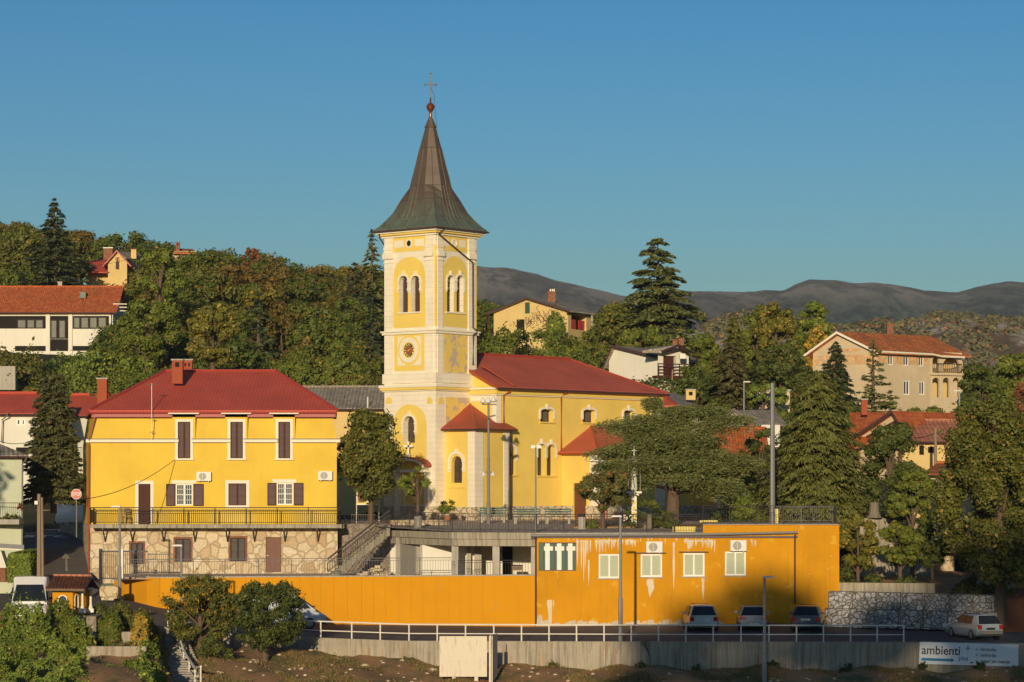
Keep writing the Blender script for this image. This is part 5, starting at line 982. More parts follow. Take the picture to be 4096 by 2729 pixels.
for _ in range(40):
    px = rr.uniform(2105, 2240); py = rr.uniform(1275, 1320); u, z = f.uz(px, py); pts = [f.p(u, z, .05)]
    for k in range(4): u += rr.uniform(-.4, .4); z += rr.uniform(-.1, .5); pts.append(f.p(u, z, .05))
    m.tube(pts, .03, 3)
build(m, 'bare_vine', 'bark', t)
# white house with balcony
t, f, rf = house('white_gabled_house', 'white house with grey tiled roof, brown eaves and wooden balcony behind the church', 2436, 240, 2655, 236, 1600, 1440, 7, 1385, 'white', 'roof_grey', 'front', .5, apex=.12, bdir=(2.2, 3))
S = facade(2632, 234.5, 2755, 236); m = MB(); wall(m, S, 0, S.L, S.uz(2650, 1600)[1], S.uz(2650, 1412)[1], [S.rect(2653, 2705, 1424, 1505)], .5); c = S.uz(2715, 1388); m.quad(S.p(0, S.uz(2650, 1412)[1]), S.p(S.L, S.uz(2650, 1412)[1]), S.p(S.uz(2712, 1390)[0], c[1])); build(m, 'wing_wall', 'white', t)
r = S.rect(2653, 2705, 1424, 1505); panel_door(S, t, (r[0]+.2, r[1]-.1, r[2], r[3]), -.3, 'shut', 2, 3); m = MB(); fbox(m, S, -.6, S.L-.3, r[2]-.25, r[2], 0, .9); bb = build(m, 'balcony', 'shut', t); m = MB()
for k in range(4): zz = r[2]+.2+k*.28; m.tube([S.p(-.5, zz, .85), S.p(S.L-.4, zz, .85)], .05, 4)
for k in range(4): u = -.5+k*(S.L+.1)/3.; m.tube([S.p(u, r[2], .85), S.p(u, r[2]+1.1, .85)], .05, 4)
build(m, 'balcony_railing', 'shut', bb); m = MB(); m.slab((P3(2570, 1403, 233.6), P3(2650, 1405, 233.6), P3(2714, 1379, 234), P3(2600, 1390, 238)), .2); m.slab((P3(2714, 1379, 234), P3(2762, 1406, 235), P3(2752, 1404, 240), P3(2700, 1385, 240)), .2); build(m, 'wing_roof', 'roof_grey', rf)
m = MB(); m.tube([P3(2646, 1408, 233.5), P3(2714, 1382, 233.7), P3(2762, 1409, 234.6)], .13, 4); build(m, 'wing_barge_board', 'gut_d', rf); chimney(rf, 2715, 2736, 1356, 1382, 237, 'brick', 'brick', holes=False); chimney(rf, 2690, 2710, 1362, 1382, 238, 'brick', 'brick', holes=False)
m = MB(); m.box(X(2718, 234), X(2741, 234), 233.6, 234.3, Z(1436, 234), Z(1416, 234)); build(m, 'air_conditioner_box', 'acw', t)
# roofs right of the nave
t = thing('annex_house', 'low house with red metal roof and grey tiles just right of the nave', 'house', P3(2640, 1640, 205)); m = MB(); m.box(X(2600, 205), X(2800, 205), 205, 214, 5, Z(1640, 205)); build(m, 'wall', 'cream', t)
m = MB(); m.slab((P3(2612, 1626, 202), P3(2712, 1618, 202), P3(2640, 1566, 206), P3(2625, 1572, 206)), .15); build(m, 'red_roof', 'roof_red2', t); m = MB(); m.slab((P3(2705, 1616, 203), P3(2800, 1640, 204), P3(2760, 1592, 214), P3(2644, 1558, 210)), .15); rf = build(m, 'grey_roof', 'roof_grey', t); m = MB(); m.tube([P3(2640, 1566, 205.5), P3(2706, 1620, 202)], .12, 5); build(m, 'verge', 'gut', rf)
chimney(rf, 2744, 2782, 1561, 1600, 208, 'yellow_old', 'conc_l')
t, f, rf = house('white_cabin', 'white gabled cabin with wavy grey roof right of the cedar', 2890, 196, 2978, 196, 1800, 1680, 8, 1640, 'white', 'roof_grey', 'front', .4, trim='gut_d'); m = MB(); m.slab((P3(2925, 1640, 195.6), P3(2998, 1696, 195.6), P3(3150, 1700, 200), P3(3100, 1640, 203)), .15); build(m, 'long_roof', 'roof_grey', rf); m = MB(); m.box(X(2980, 197), X(3120, 197), 197, 203, 5, Z(1700, 197)); build(m, 'wing_wall', 'white', t)
t, f, rf = house('orange_roofed_house', 'cream house with bright orange tiled roof between the cedar and big spruce', 2870, 187, 3060, 187, 2060, 1845, 7, 1722, 'cream', 'roof_clay', 'side', .4, wins=((2958, 3002, 1886, 1950, 'shut'),)); chimney(rf, 2988, 3014, 1696, 1730, 190, 'brick', 'brick', holes=False)
t, f, rf = house('stone_ruin', 'flat-topped old stone outbuilding overgrown with creepers', 2976, 226, 3160, 226, 1660, 1567, 6, 1560, 'beige', 'conc', 'flat', wins=((3128, 3148, 1579, 1600, 'dark'),), cat='outbuilding')
# brick house at right
t, f, rf = house('brick_house', 'large unplastered brick house with orange tiled roof and arched balconies', 3252, 247, 3508, 243, 1650, 1408, 11.2, 1332, 'beige', 'roof_old', 'front', .55, bdir=(X(3848,249.5)-X(3508,243), 6.5), wins=((3302, 3312, 1432, 1462, 'dark'), ), apex=.44, trim='trim')
S = facade(3508, 243, 3722, 247.3); S2f = facade(3722, 247.3, 3848, 249); brickband = m_rubble('hollow_block_brickwork', [(.74,.36,.12), (.60,.28,.09), (.80,.46,.2), (.50,.33,.18)], (.5,.4,.26), 2.6, .05, .4)
ze_ = S.uz(3600, 1410)[1]; W4 = [S.rect(a, b, c, d) for a, b, c, d in ((3551, 3573, 1418, 1461), (3612, 3635, 1421, 1464), (3674, 3695, 1424, 1466), (3614, 3638, 1522, 1580), (3676, 3698, 1525, 1580))]
m = MB(); wall(m, S, 0, S.L, S.uz(3600, 1700)[1], ze_, W4, .2); build(m, 'side_wall', 'beige', t); m = MB(); zz = S.uz(3600, 1458)[1]; wall(m, S, .1, S.L-.3, zz, ze_-.25, [(w[0], w[1], w[2], w[3]) for w in W4[:3]], .1, n=.012); build(m, 'brick_band', brickband, t)
m = MB(); r = f.rect(3256, 3500, 1420, 1460); fbox(m, f, r[0], r[1], r[2], r[3], .003, .014); r = f.rect(3330, 3440, 1395, 1410); fbox(m, f, r[0], r[1], r[2], r[3], .003, .014); build(m, 'brick_band', brickband, t)
for w in W4: window(S, t, w, -.1, 1, 'pvc', 'glass', .11)
m = MB(); bz = [S2f.uz(3780, y)[1] for y in (1700, 1590, 1502, 1494, 1424, 1410)]; ar = [(*S2f.rect(a, b, c, d), ) for a, b, c, d in ((3730, 3756, 1430, 1493), (3772, 3838, 1430, 1493), (3730, 3758, 1511, 1590), (3772, 3798, 1511, 1590), (3812, 3838, 1511, 1590))]
wall(m, S2f, 0, S2f.L, bz[0], S2f.uz(3780, 1410)[1], [(*r, (r[1]-r[0])/2*.8) for r in ar], .25); fbox(m, S2f, -.1, S2f.L+.2, bz[2], bz[3], .004, .25); build(m, 'balcony_arcade', 'beige', t)
m = MB(); fbox(m, S2f, 0, S2f.L, bz[0], bz[5], -1.8, -1.7); build(m, 'inner_wall', 'yellow_old', t); m = MB(); rail_run(m, [S2f.p(.2, bz[3], .1), S2f.p(S2f.L-.1, bz[3], .1)], .9, .2, .04, .03); build(m, 'balcony_railing', 'iron', t)
m = MB(); m.tube([P3(3502, 1406, 242.2), P3(3730, 1418, 246.4), P3(3768, 1426, 247.2), P3(3858, 1430, 248.4)], .10, 6); build(m, 'gutter', 'trim', rf); chimney(rf, 3548, 3573, 1300, 1345, 252, 'brick', 'roof_clay', holes=False)
# orange roof and long faded roof
t, f, rf = house('gabled_barn', 'house with orange tiled roof, dark open gable and red verge boards', 3390, 183, 3660, 179, 1900, 1780, 9, 1652, 'beige', 'roof_clay', 'front', .5, apex=.72, trim='gut_d'); chimney(rf, 3446, 3470, 1600, 1660, 184, 'chim', 'conc_l', holes=False)
m = MB(); u = f.L*.72; m.quad(f.p(u-2.6, Z(1745, 180), .02), f.p(f.L-.3, Z(1785, 180), .02), f.p(u, Z(1680, 180), .02)); build(m, 'dark_gable', 'shut', t)
m = MB(); m.slab((P3(3390, 1800, 181), P3(3500, 1760, 181), P3(3572, 1650, 184), P3(3400, 1650, 186)), .15); build(m, 'front_roof', 'roof_clay', rf)
t, f, rf = house('long_shed', 'long low building with faded red corrugated roof at the right', 3610, 178, 4250, 178, 1960, 1762, 8, 1692, 'yellow_old', 'roof_pink', 'side', .5, wins=((3677, 3696, 1782, 1820, 'dark'), (3712, 3736, 1788, 1812, 'dark')), trim='gut_d', cat='building')
t, f, rf = house('shaded_villa', 'beige house half hidden behind the big oak with dark doorway', 3715, 168, 4040, 166, 2340, 1900, 8, 1860, 'beige', 'roof_old', 'side', .4, wins=((3825, 3842, 1935, 2000, 'dark'), (3816, 3862, 2220, 2320, 'dark')))
m = MB(); z = f.uz(3780, 2196)[1]; fbox(m, f, f.uz(3755, 2200)[0], f.L, z-.2, z, .003, 1.3); bl = build(m, 'balcony', 'conc_l', t); m = MB(); rail_run(m, [f.p(f.uz(3758, 2200)[0], z, 1.25), f.p(f.L, z, 1.25)], 1.0, .16); build(m, 'balcony_railing', 'iron', bl)
single(MB().hexa([(X(3440,162),162,1), (X(3730,164),164,1), (X(3730,164),164.4,1), (X(3440,162),162.4,1), (X(3440,162),162,Z(2074,162)), (X(3730,164),164,Z(2072,164)), (X(3730,164),164.4,Z(2072,164)), (X(3440,162),162.4,Z(2074,162))]), 'garden_wall', 'conc_old', 'weathered beige concrete wall with a tree stump on top', 'wall')
m = MB(); z = Z(2072, 162); x = X(3500, 162); m.lathe((x, 162.3, z), [(.5,0), (.36,.2), (.3,.5), (.28,.95), (.27,.96)], 10); single(m, 'tree_stump', 'bark_g', 'sawn tree stump standing on the garden wall', 'tree stump')
# gabion wall
t = thing('gabion_wall', 'two-tier gabion wall of grey stones beside the parked hatchback', 'gabion wall', P3(3640, 2500, 148.4))
for k, (y0, y1, n) in enumerate(((2500, 2434, 0), (2432, 2366, .45))):
    g = facade(3300+k*14, 148.6+n, 3990, 146.8+n); w = g.L/7.
    for i in range(7):
        u0 = i*w+.02; u1 = (i+1)*w-.02; z0 = g.uz(3300+i*98, y0+i*2.4+ (0 if k else 8))[1]; z1 = g.uz(3300+i*98, y1+i*2.4)[1]; m = MB(); fbox(m, g, u0, u1, z0, z1, -.9, rnd.uniform(-.02, .02)); b = build(m, 'stone_basket', 'gabion', t)
        m = MB(); fbox(m, g, u0-.03, u0+.01, z0, z1, .02, .035); fbox(m, g, u0, u1, z1-.015, z1+.01, .02, .035); build(m, 'wire_edge', 'iron', b)
m = MB(); g = facade(3344, 150.6, 3740, 149.4); fbox(m, g, 0, g.L, 0, g.uz(3500, 2332)[1], -.3, 0); m2 = m; single(m, 'low_parapet', 'conc_old', 'low weathered concrete parapet above the gabion wall', 'wall')

# ================================================================ SHRINE
D = 132.0; t = thing('wayside_shrine', 'small orange wayside shrine with brown tiled roof and twisted columns', 'shrine', P3(300, 2455, D)); S1f = facade(210, D, 291, D); ux = S1f; S2s = F(S1f.B, (S1f.B[0]+.62, D+1.6)); zb = Z(2462, D); zt = Z(2356, D)
a1 = S1f.rect(235, 267, 2384, 2448); a2 = S2s.rect(300, 312, 2380, 2440); m = MB(); wall(m, S1f, 0, S1f.L, zb, zt, [(*a1, .2)], .1); wall(m, S2s, 0, S2s.L, zb, zt, [(*a2, .16)], .1); A_ = S1f.A; m.quad((A_[0], A_[1], zb), (A_[0]+.6, A_[1]+1.6, zb), (A_[0]+.6, A_[1]+1.6, zt), (A_[0], A_[1], zt)); build(m, 'body', 'orange', t)
for f, r, s in ((S1f, a1, .2), (S2s, a2, .16)):
    m = MB(); fring(m, f, arch(r[0]-.05, r[1]+.05, r[2], r[3]+.05, s+.05), arch(r[0], r[1], r[2], r[3], s), -.02, .03); w = build(m, 'arched_window', 'pvc', t); m = MB(); fbox(m, f, r[0], r[1], r[2], r[3], -.12, -.09); build(m, 'pane', 'glass_b', w)
m = MB(); rl, rr_, yy = 213, 366, 2303; e0 = P3(183, 2352, D-.5); e1 = P3(338, 2354, D-.5); c0 = P3(213, 2303, D+.7); c1 = P3(364, 2305, D+.7); b0 = P3(240, 2345, D+2.0); b1 = P3(394, 2350, D+2.0); m.slab((e0, e1, c1, c0), .07); m.slab((c0, c1, b1, b0), .07); rf = build(m, 'roof', 'roof_brown', t)
m = MB(); m.tube([Vector(c0)+Vector((0,0,.03)), Vector(c1)+Vector((0,0,.03))], .06, 6); build(m, 'ridge_tiles', 'roof_pink', rf); m = MB(); m.tube([Vector(e1)-Vector((0,0,.08)), Vector(c1)-Vector((0,0,.08)), Vector(b1)-Vector((0,0,.08))], .06, 4); build(m, 'gable_board', 'gut_d', rf); m = MB(); m.tube([Vector(e0)-Vector((0,0,.1)), Vector(e1)-Vector((0,0,.1))], .05, 4); build(m, 'eave_beam', 'wood', rf)
for px, dd, y0, y1 in ((330, .35, 2452, 2362), (363, 1.3, 2450, 2350)):
    DD = D+dd; x = X(px, DD); z0 = Z(y0, DD); z1 = Z(y1, DD); m = MB(); m.box(x-.17, x+.17, DD-.17, DD+.17, z0, z0+.2); m.box(x-.12, x+.12, DD-.12, DD+.12, z1-.14, z1); build(m, 'column_block', 'wrail', t); m = MB(); N = 22; rg = []
    for i in range(N): q = i/(N-1); rad = .12-.06*min(1, q*4) if q < .3 else .062+.018*math.sin(q*60); rg.append((rad, .2+q*(z1-z0-.34)))
    m.lathe((x, DD, z0), rg, 10); build(m, 'twisted_column', 'trim', t, smooth=True)
m = MB(); m.box(X(285, D), X(389, D), D-.35, D+2.0, Z(2540, D), zb-.02); build(m, 'stone_pedestal', 'stone_g', t)
for (a, b, y0, y1, DD, lab) in ((330, 560, 2575, 2528, 128.5, 'upper'), (345, 585, 2640, 2586, 125, 'lower')): single(MB().box(X(a, DD), X(b, DD), DD, DD+.35, Z(y0+30, DD), Z(y1, DD)), 'bank_wall', 'conc_old', f'{lab} of two short concrete walls on the bank below the shrine', 'wall')

# ================================================================ POLES AND LAMPS
def pole_lamp(name, label, px, D, yb, yt, r=.06, head='flat', mat='iron_g', group=None, dirx=-1, base=None):
    p = P3(px, yb, D); t = thing(name, label, 'street lamp', p, group=group); h = Z(yt, D)-p[2]; x, y, z = p; m = MB(); m.tube([(x,y,z), (x,y,z+h*.35)], r*1.35, 8); m.tube([(x,y,z+h*.35), (x,y,z+h)], [r, r*.75], 8); build(m, 'pole', mat, t)
    m = MB()
    if head == 'flat': m.hexa([(x-.42*max(0,-dirx)-.08,y-.13,z+h-.02), (x+.42*max(0,dirx)+.08,y-.13,z+h-.02), (x+.42*max(0,dirx)+.08,y+.13,z+h-.02), (x-.42*max(0,-dirx)-.08,y+.13,z+h-.02), (x-.4*max(0,-dirx)-.02,y-.09,z+h+.07), (x+.4*max(0,dirx)+.02,y-.09,z+h+.07), (x+.4*max(0,dirx)+.02,y+.09,z+h+.07), (x-.4*max(0,-dirx)-.02,y+.09,z+h+.07)])
    build(m, 'lamp_head', 'wrail', t); return t
pole_lamp('street_lamp', 'tall grey lamp post rising in front of the orange hall beside the first white window', 2482, DN+.25, 2568, 2067, .085, dirx=-1)
pole_lamp('street_lamp', 'grey lamp post rising from the bank in front of the retaining wall at right', 3058, 128.5, 2790, 2310, .085, dirx=1)
pole_lamp('street_lamp', 'thin lamp post standing behind the two small foreground trees', 725, 137.4, 2560, 2184, .07, dirx=-1)
pole_lamp('street_lamp', 'lamp post at the left end of the orange wall near the balcony', 479, 149.4, 2395, 2028, .075, dirx=-1)
pole_lamp('street_lamp', 'white-headed lamp post on the slope right of the church roof', 2976, 200, 1790, 1529, .07, dirx=1)
pole_lamp('street_lamp', 'slim lamp post among trees at far right below the brick house', 3838, 205, 1800, 1565, .09, dirx=-1)
pole_lamp('street_lamp', 'small lamp post above the trees behind the grey tiled roof', 1376, 230, 1560, 1447, .05, dirx=-1)
def wood_pole(label, px, D, yb, yt, r=.11, name='utility_pole', mat='wood', lean=0):
    a = P3(px, yb+(0 if D < 160 else 160), D); b = P3(px+lean, yt, D); m = MB(); m.tube([a, b], [r, r*.75], 8); t = thing(name, label, 'pole', a); build(m, 'pole', mat, t); return t
wood_pole('double timber utility pole with white painted foot beside the side lane', 156, 141, 2430, 1976, .13); t = bpy.data.objects['utility_pole']; x, y, z = P3(163, 2430, 141); m = MB(); m.tube([(x+.1, y+.1, z), (x+.02, y+.1, Z(1990, 141))], .09, 8); build(m, 'second_pole', 'wood', t)
x, y, z = P3(156, 2430, 141); m = MB(); m.tube([(x, y-.01, Z(2340, 141)), (x, y-.01, Z(2308, 141))], .145, 8); build(m, 'white_band', 'wrail', t); m = MB(); m.box(x-.2, x-.02, y-.25, y-.13, Z(2018, 141), Z(2004, 141)); build(m, 'junction_box', 'wrail', t)
wood_pole('timber pole with round lamp beside the trees behind the grey tiled roof', 1427, 225, 1540, 1456, .09); wood_pole('concrete pole with lamp arm at the corner of the yellow gabled house', 2368, 270, 1410, 1262, .12, mat='conc_l'); wood_pole('leaning timber pole in trees left of the concrete pole', 2239, 255, 1440, 1345, .10)
wood_pole('grey timber pole with cables in front of the faded red roof', 3742, 172, 2050, 1712, .13); wood_pole('leaning timber pole before the white gabled house', 2682, 225, 1600, 1480, .09, lean=8); t = wood_pole('very tall plain steel mast on the plaza right of the cedar', 3090, 153, 2130, 1533, .165, 'tall_mast', 'gut_g')
x, y, z = P3(3090, 2130, 153); m = MB(); m.lathe((x, y, z), [(.2,0), (.2,.5), (.18,.52)], 10); build(m, 'dark_collar', 'black', t)
def floodlight(m, x, y, z, s=.2, a=0): m.lathe((x, y, z-s), [(.05,0), (s*.9,.05), (s,.2*s), (s*.55,s*1.2), (s*.3,s*1.9)], 10)
t = thing('floodlight_mast', 'tall mast with twin round floodlights and loudspeakers in front of the side chapel', 'floodlight mast', P3(1954, 2103, 166)); x, y, z = P3(1954, 2103, 166); H_ = Z(1618, 166)
m = MB(); m.tube([(x,y,z), (x,y,Z(2010, 166))], .12, 8); m.tube([(x,y,Z(2010, 166)), (x,y,Z(1830, 166))], .095, 8); m.tube([(x,y,Z(1830, 166)), (x,y,H_)], .07, 8); m.tube([(x-.42,y,H_), (x+.5,y,H_)], .04, 6); build(m, 'pole', 'gut_g', t)
for dx, dz in ((-.35, .25), (-.02, .25), (.33, .33)): m = MB(); floodlight(m, x+dx, y-.15, H_+dz, .21); build(m, 'floodlight', 'wrail', t, smooth=True)
m = MB(); zz = Z(1665, 166); m.hexa([(x-.05,y-.5,zz-.15), (x+.45,y-.5,zz+.0), (x+.45,y,zz+.02), (x-.05,y,zz-.12), (x-.02,y-.5,zz-.02), (x+.45,y-.5,zz+.08), (x+.45,y,zz+.1), (x-.02,y,zz+.0)]); build(m, 'area_light', 'gut_d', t)
zz = Z(1895, 166)
for dx in (-.30, .28): m = MB(); m.lathe((x+dx, y-.2, zz-.12), [(.17,0), (.14,.06), (.06,.15), (.05,.25)], 10); build(m, 'loudspeaker', 'wrail', t, smooth=True)
m = MB(); m.tube([(x-.3,y-.1,zz+.1), (x+.3,y-.1,zz+.1)], .03, 5); build(m, 'bracket', 'iron_g', t)
t = thing('plaza_lamp', 'slim plaza lamp post with two small spotlights by the plaza fence', 'street lamp', P3(2143, 2128, 151.2)); x, y, z = P3(2143, 2128, 151.2); m = MB(); m.tube([(x,y,z), (x,y,Z(2055, 151))], .085, 8); m.tube([(x,y,Z(2055, 151)), (x,y,Z(1790, 151))], .045, 8); build(m, 'pole', 'gut_g', t)
for dx in (-.16, .2): m = MB(); m.box(x+dx-.12, x+dx+.12, y-.2, y, Z(1790, 151)-.05, Z(1790, 151)+.12); build(m, 'spotlight', 'wrail', t)
# cables
def cable(label, a, b, sag=.6, r=.02):
    a, b = Vector(a), Vector(b); pts = [a+(b-a)*s-Vector((0,0,sag*4*s*(1-s))) for s in np.linspace(0, 1, 14)]; m = MB(); m.tube(pts, r, 4); single(m, 'power_cable', 'black', label, 'cable')
cable('black cable sagging from timber pole to the rectory wall bracket', P3(160, 1994, 141), P3(700, 1838, DR-.1), .9); cable('black overhead cable crossing the upper left treetops', P3(-60, 1030, 240), P3(520, 1035, 330), 1.0); cable('upper cable running right from the grey timber pole', P3(3745, 1730, 172), P3(4150, 1950, 150), .5, .025)
cable('cable running left from the grey timber pole', P3(3742, 1735, 172), P3(3560, 1735, 185), .3, .025); cable('short cable at the far left corner house', P3(-60, 1745, 150), P3(125, 1765, 190), .3)
# STOP sign
t = thing('stop_sign', 'red octagonal stop sign on a thin post beside the rectory corner', 'road sign', P3(306, 2150, 163)); x, y, z = P3(306, 2150, 163); zc_ = Z(1977, 163); m = MB(); m.tube([(x,y,z), (x,y,zc_+.2)], .035, 6); build(m, 'post', 'iron_g', t)
oct_ = lambda r: [(x+r*math.cos(math.pi/8+i*math.pi/4), zc_+r*math.sin(math.pi/8+i*math.pi/4)) for i in range(8)]; fS = F((x-1, y-.05), (x+1, y-.05)); lo = lambda r: [(a-x+1, b) for a, b in oct_(r)]
m = MB(); fpoly(m, fS, lo(.34), 0, .02); build(m, 'sign_border', 'wrail', t); m = MB(); fpoly(m, fS, lo(.315), .021, .026); build(m, 'sign_plate', 'redp', t); text_obj('STOP', 'lettering', .30, 'wrail', t, (x-.255, y-.085, zc_-.10), (R(90), 0, 0), .003, xscale=.80)
# road marking on the lane
t = thing('road_marking', 'white painted STOP letters and line on the side lane', 'road marking', P3(180, 2120, 184))
def on_lane(o, dz=.03): pass
zl = lambda D: lanept(0, D)
def lane_slope(D): return (zl(D+3)-zl(D-3))/6
DD = 180.5; a = math.atan(lane_slope(DD)); text_obj('STOP', 'painted_letters', 2.2, 'wrail', t, (X(104, DD), DD-1.4, zl(DD-1.4)+.05), (a, 0, R(6)), .004, xscale=.85)
m = MB(); zz = lambda D: zl(D)+.045
m.quad((X(95, 187.5), 187.5, zz(187.5)), (X(238, 187.5), 187.5, zz(187.5)), (X(236, 188.3), 188.3, zz(188.3)), (X(96, 188.3), 188.3, zz(188.3))); m.quad((X(236, 184), 184, zz(184)), (X(242, 184), 184, zz(184)), (X(238, 188.2), 188.2, zz(188.2)), (X(231, 188.2), 188.2, zz(188.2))); build(m, 'stop_line', 'wrail', t)
t = thing('lane_arrow', 'faded white direction arrow painted on the sunlit part of the lane', 'road marking', P3(262, 2222, 167)); m = MB(); q = lambda px, D: (X(px, D), D, zl(D)+.05); m.quad(q(262, 162), q(272, 162), q(268, 167), q(262, 167)); m.quad(q(246, 167.1), q(280, 167.1), q(261, 170)); build(m, 'paint', 'conc_l', t)
# billboard
t = thing('rusty_billboard', 'rusty blank white sheet metal billboard on posts in front of the retaining wall', 'billboard', P3(1850, 2729, 130)); D = 131.0; rustm = NT('rusty_white_paint'); co = rustm.coord('UV', (3.2, .45, 1)); n1 = rustm.noise(co, 1.9, 8, .7)
rustm.color(rustm.mix(rustm.ramp(n1, [(.55, 0.), (.72, .9)]), (.68,.59,.44), (.34,.15,.05))); rustm.set(.75); M['rust'] = rustm.m
m = MB(); m.box(X(1758, D), X(1948, D), D-.04, D+.04, Z(2707, D), Z(2545, D)); build(m, 'front_panel', 'rust', t); m = MB(); m.box(X(1760, D), X(1947, D), D-.06, D-.041, Z(2627, D), Z(2624, D)); build(m, 'panel_seam', 'rust', t)
m = MB(); A = P3(1960, 2540, D-.2); B = P3(1986, 2535, D+2.6); m.hexa([(A[0],A[1],Z(2740, D)), (B[0],B[1],Z(2700, B[1])), (B[0]+.05,B[1],Z(2700, B[1])), (A[0]+.05,A[1],Z(2740, D)), (A[0],A[1],A[2]), (B[0],B[1],B[2]), (B[0]+.05,B[1],B[2]), (A[0]+.05,A[1],A[2])]); build(m, 'side_panel', 'rust', t)
for px in (1816, 1905, 1963): m = MB(); m.box(X(px, D)-.09, X(px, D)+.09, D+.05, D+.2, Z(2860, D), Z(2550 if px < 1950 else 2545, D)); build(m, 'post', 'rust', t)
# advertising board on the wall
t = thing('advertising_board', 'white advertising board with blue arrow and dark lettering on the retaining wall', 'sign', P3(3875, 2660, DN-.4)); Db = DN-.45; S = facade(3675, Db, 4073, Db); m = MB(); q = lambda px, py, n: S.p(*S.uz(px, py), n); m.hexa([q(3675, 2656, .05), q(4072, 2667, .05), q(4072, 2667, 0), q(3675, 2656, 0), q(3679, 2567, .05), q(4073, 2579, .05), q(4073, 2579, 0), q(3679, 2567, 0)]); M['board'] = m_plain('white_board', (.80,.80,.78), .5, 0, .03); build(m, 'board', 'board', t)
M['ink'] = m_plain('dark_ink', (.06,.035,.03), .6); M['blue'] = m_plain('blue_ink', (.01,.20,.36), .6); tz = .055; sl = -math.atan(12/397.)
def sgn(s, px, py, size, mat, xs=1.0): p = q(px, py, tz+.003); text_obj(s, 'lettering', size, mat, t, p, (R(90), -sl, 0), .002, xscale=xs)
sgn('ambienti', 3685, 2616, .66, 'ink', .90); sgn('plus', 3833, 2641, .34, 'blue', .95); sgn('keramika', 3922, 2603, .245, 'ink', .92); sgn('sanitarije', 3920, 2626, .245, 'ink', .95); sgn('water jet rezanje', 3920, 2650, .245, 'ink', .93)
for a, b in ((3907, 2597), (3906, 2620), (3905, 2644)): m = MB(); u, z = S.uz(a, b); fbox(m, S, u-.08, u+.08, z-.012, z+.012, tz, tz+.004); fbox(m, S, u-.012, u+.012, z-.08, z+.08, tz, tz+.005); build(m, 'plus_mark', 'blue', t)
m = MB(); u, z = S.uz(3871, 2593); fbox(m, S, u-.13, u+.13, z-.022, z+.022, tz+.006, tz+.01); fbox(m, S, u-.022, u+.022, z-.16, z+.16, tz+.006, tz+.011); build(m, 'plus_mark', 'blue', t)
m = MB(); u0, z0 = S.uz(3685, 2637); u1, z1 = S.uz(3804, 2641); m.quad(S.p(u0, z0-.07, tz), S.p(u1, z1-.07, tz), S.p(u1, z1+.07, tz), S.p(u0, z0+.07, tz)); u2, z2 = S.uz(3817, 2641); m.quad(S.p(u1, z1-.13, tz), S.p(u2, z2, tz), S.p(u1, z1+.13, tz)); build(m, 'arrow', 'blue', t)
# plaza furniture
for px, lab in ((1972, 'leftmost green slatted bench, beside the floodlight mast'), (2106, 'green slatted bench in the middle of the three by the church'), (2232, 'rightmost green slatted bench on the plaza')):
    D = 168.5 if px < 2000 else 166.0; p = P3(px, 2102 if px < 2000 else 2107, D); z = plaza_z(D); x = p[0]; t = thing('park_bench', lab, 'bench', (x, D, z), group='green benches along the church wall')
    m = MB()
    for k in range(3): m.box(x-.85, x+.85, D-.45+k*.14, D-.34+k*.14, z+.43, z+.47)
    build(m, 'seat', 'green_w', t); m = MB()
    for k in range(3): m.box(x-.85, x+.85, D+.02+k*.03, D+.06+k*.03, z+.56+k*.15, z+.67+k*.15)
    build(m, 'backrest', 'green_w', t)
    for s in (-.78, .62): m = MB(); m.box(x+s, x+s+.16, D-.42, D-.2, z, z+.42); m.box(x+s, x+s+.16, D-.18, D+.1, z, z+.40); m.hexa([(x+s,D-.02,z+.401), (x+s+.16,D-.02,z+.401), (x+s+.16,D+.1,z+.401), (x+s,D+.1,z+.401), (x+s,D+.1,z+.98), (x+s+.16,D+.1,z+.98), (x+s+.16,D+.18,z+.98), (x+s,D+.18,z+.98)]); build(m, 'concrete_support', 'conc_l', t)
def bin_(px, D, lab):
    x = X(px, D); z = plaza_z(D); t = thing('litter_bin', lab, 'litter bin', (x, D, z), group='concrete litter bins on the plaza'); m = MB(); m.lathe((x, D, z), [(.26,0), (.26,.08), (.22,.1), (.24,.72)], 12); build(m, 'bin_body', 'conc_l', t); m = MB(); m.lathe((x, D, z+.72), [(.2,0), (.2,.12), (.22,.14), (.2,.2)], 12); build(m, 'bin_liner', 'black', t)
bin_(2327, 156, 'concrete litter bin with black liner behind the fence near the reddish tree'); bin_(1672, 158, 'concrete litter bin behind the fence in front of the church door')
t = thing('flower_pot', 'terracotta pot with a leafy plant before the tower wall', 'flower pot', P3(1790, 2075, 170)); x, y, z = P3(1790, 2075, 170); m = MB(); m.lathe((x, y, z-.25), [(.16,0), (.22,.35), (.25,.36), (.25,.42)], 12); build(m, 'pot', 'terra', t); POT = (x, y, z+.15, t)
single(MB().lathe((X(1680, 164), 164, plaza_z(164)), [(1.9,0), (1.9,.3), (1.6,.3), (1.6,.1)], 28), 'round_planter', 'stone', 'low round rubble stone planter in front of the church door', 'planter')
m = MB(); x = X(2735, 151.6); m.box(x-.65, x+.65, 151.4, 151.8, plaza_z(151.6), plaza_z(151.6)+.3); single(m, 'low_block', 'yellow_p', 'small yellow painted block behind the plaza fence', 'block'); single(MB().box(X(2800, 158), X(2870, 158), 158, 158.4, UPZ, UPZ+.12), 'yellow_curb', 'yellow_p', 'low yellow kerb stone on the raised plaza part', 'kerb')
single(MB().box(X(3098, 153), X(3117, 153), 153.6, 153.9, UPZ, UPZ+.85), 'yellow_cabinet', 'yellow_p', 'slim yellow cabinet just right of the tall steel mast', 'cabinet')
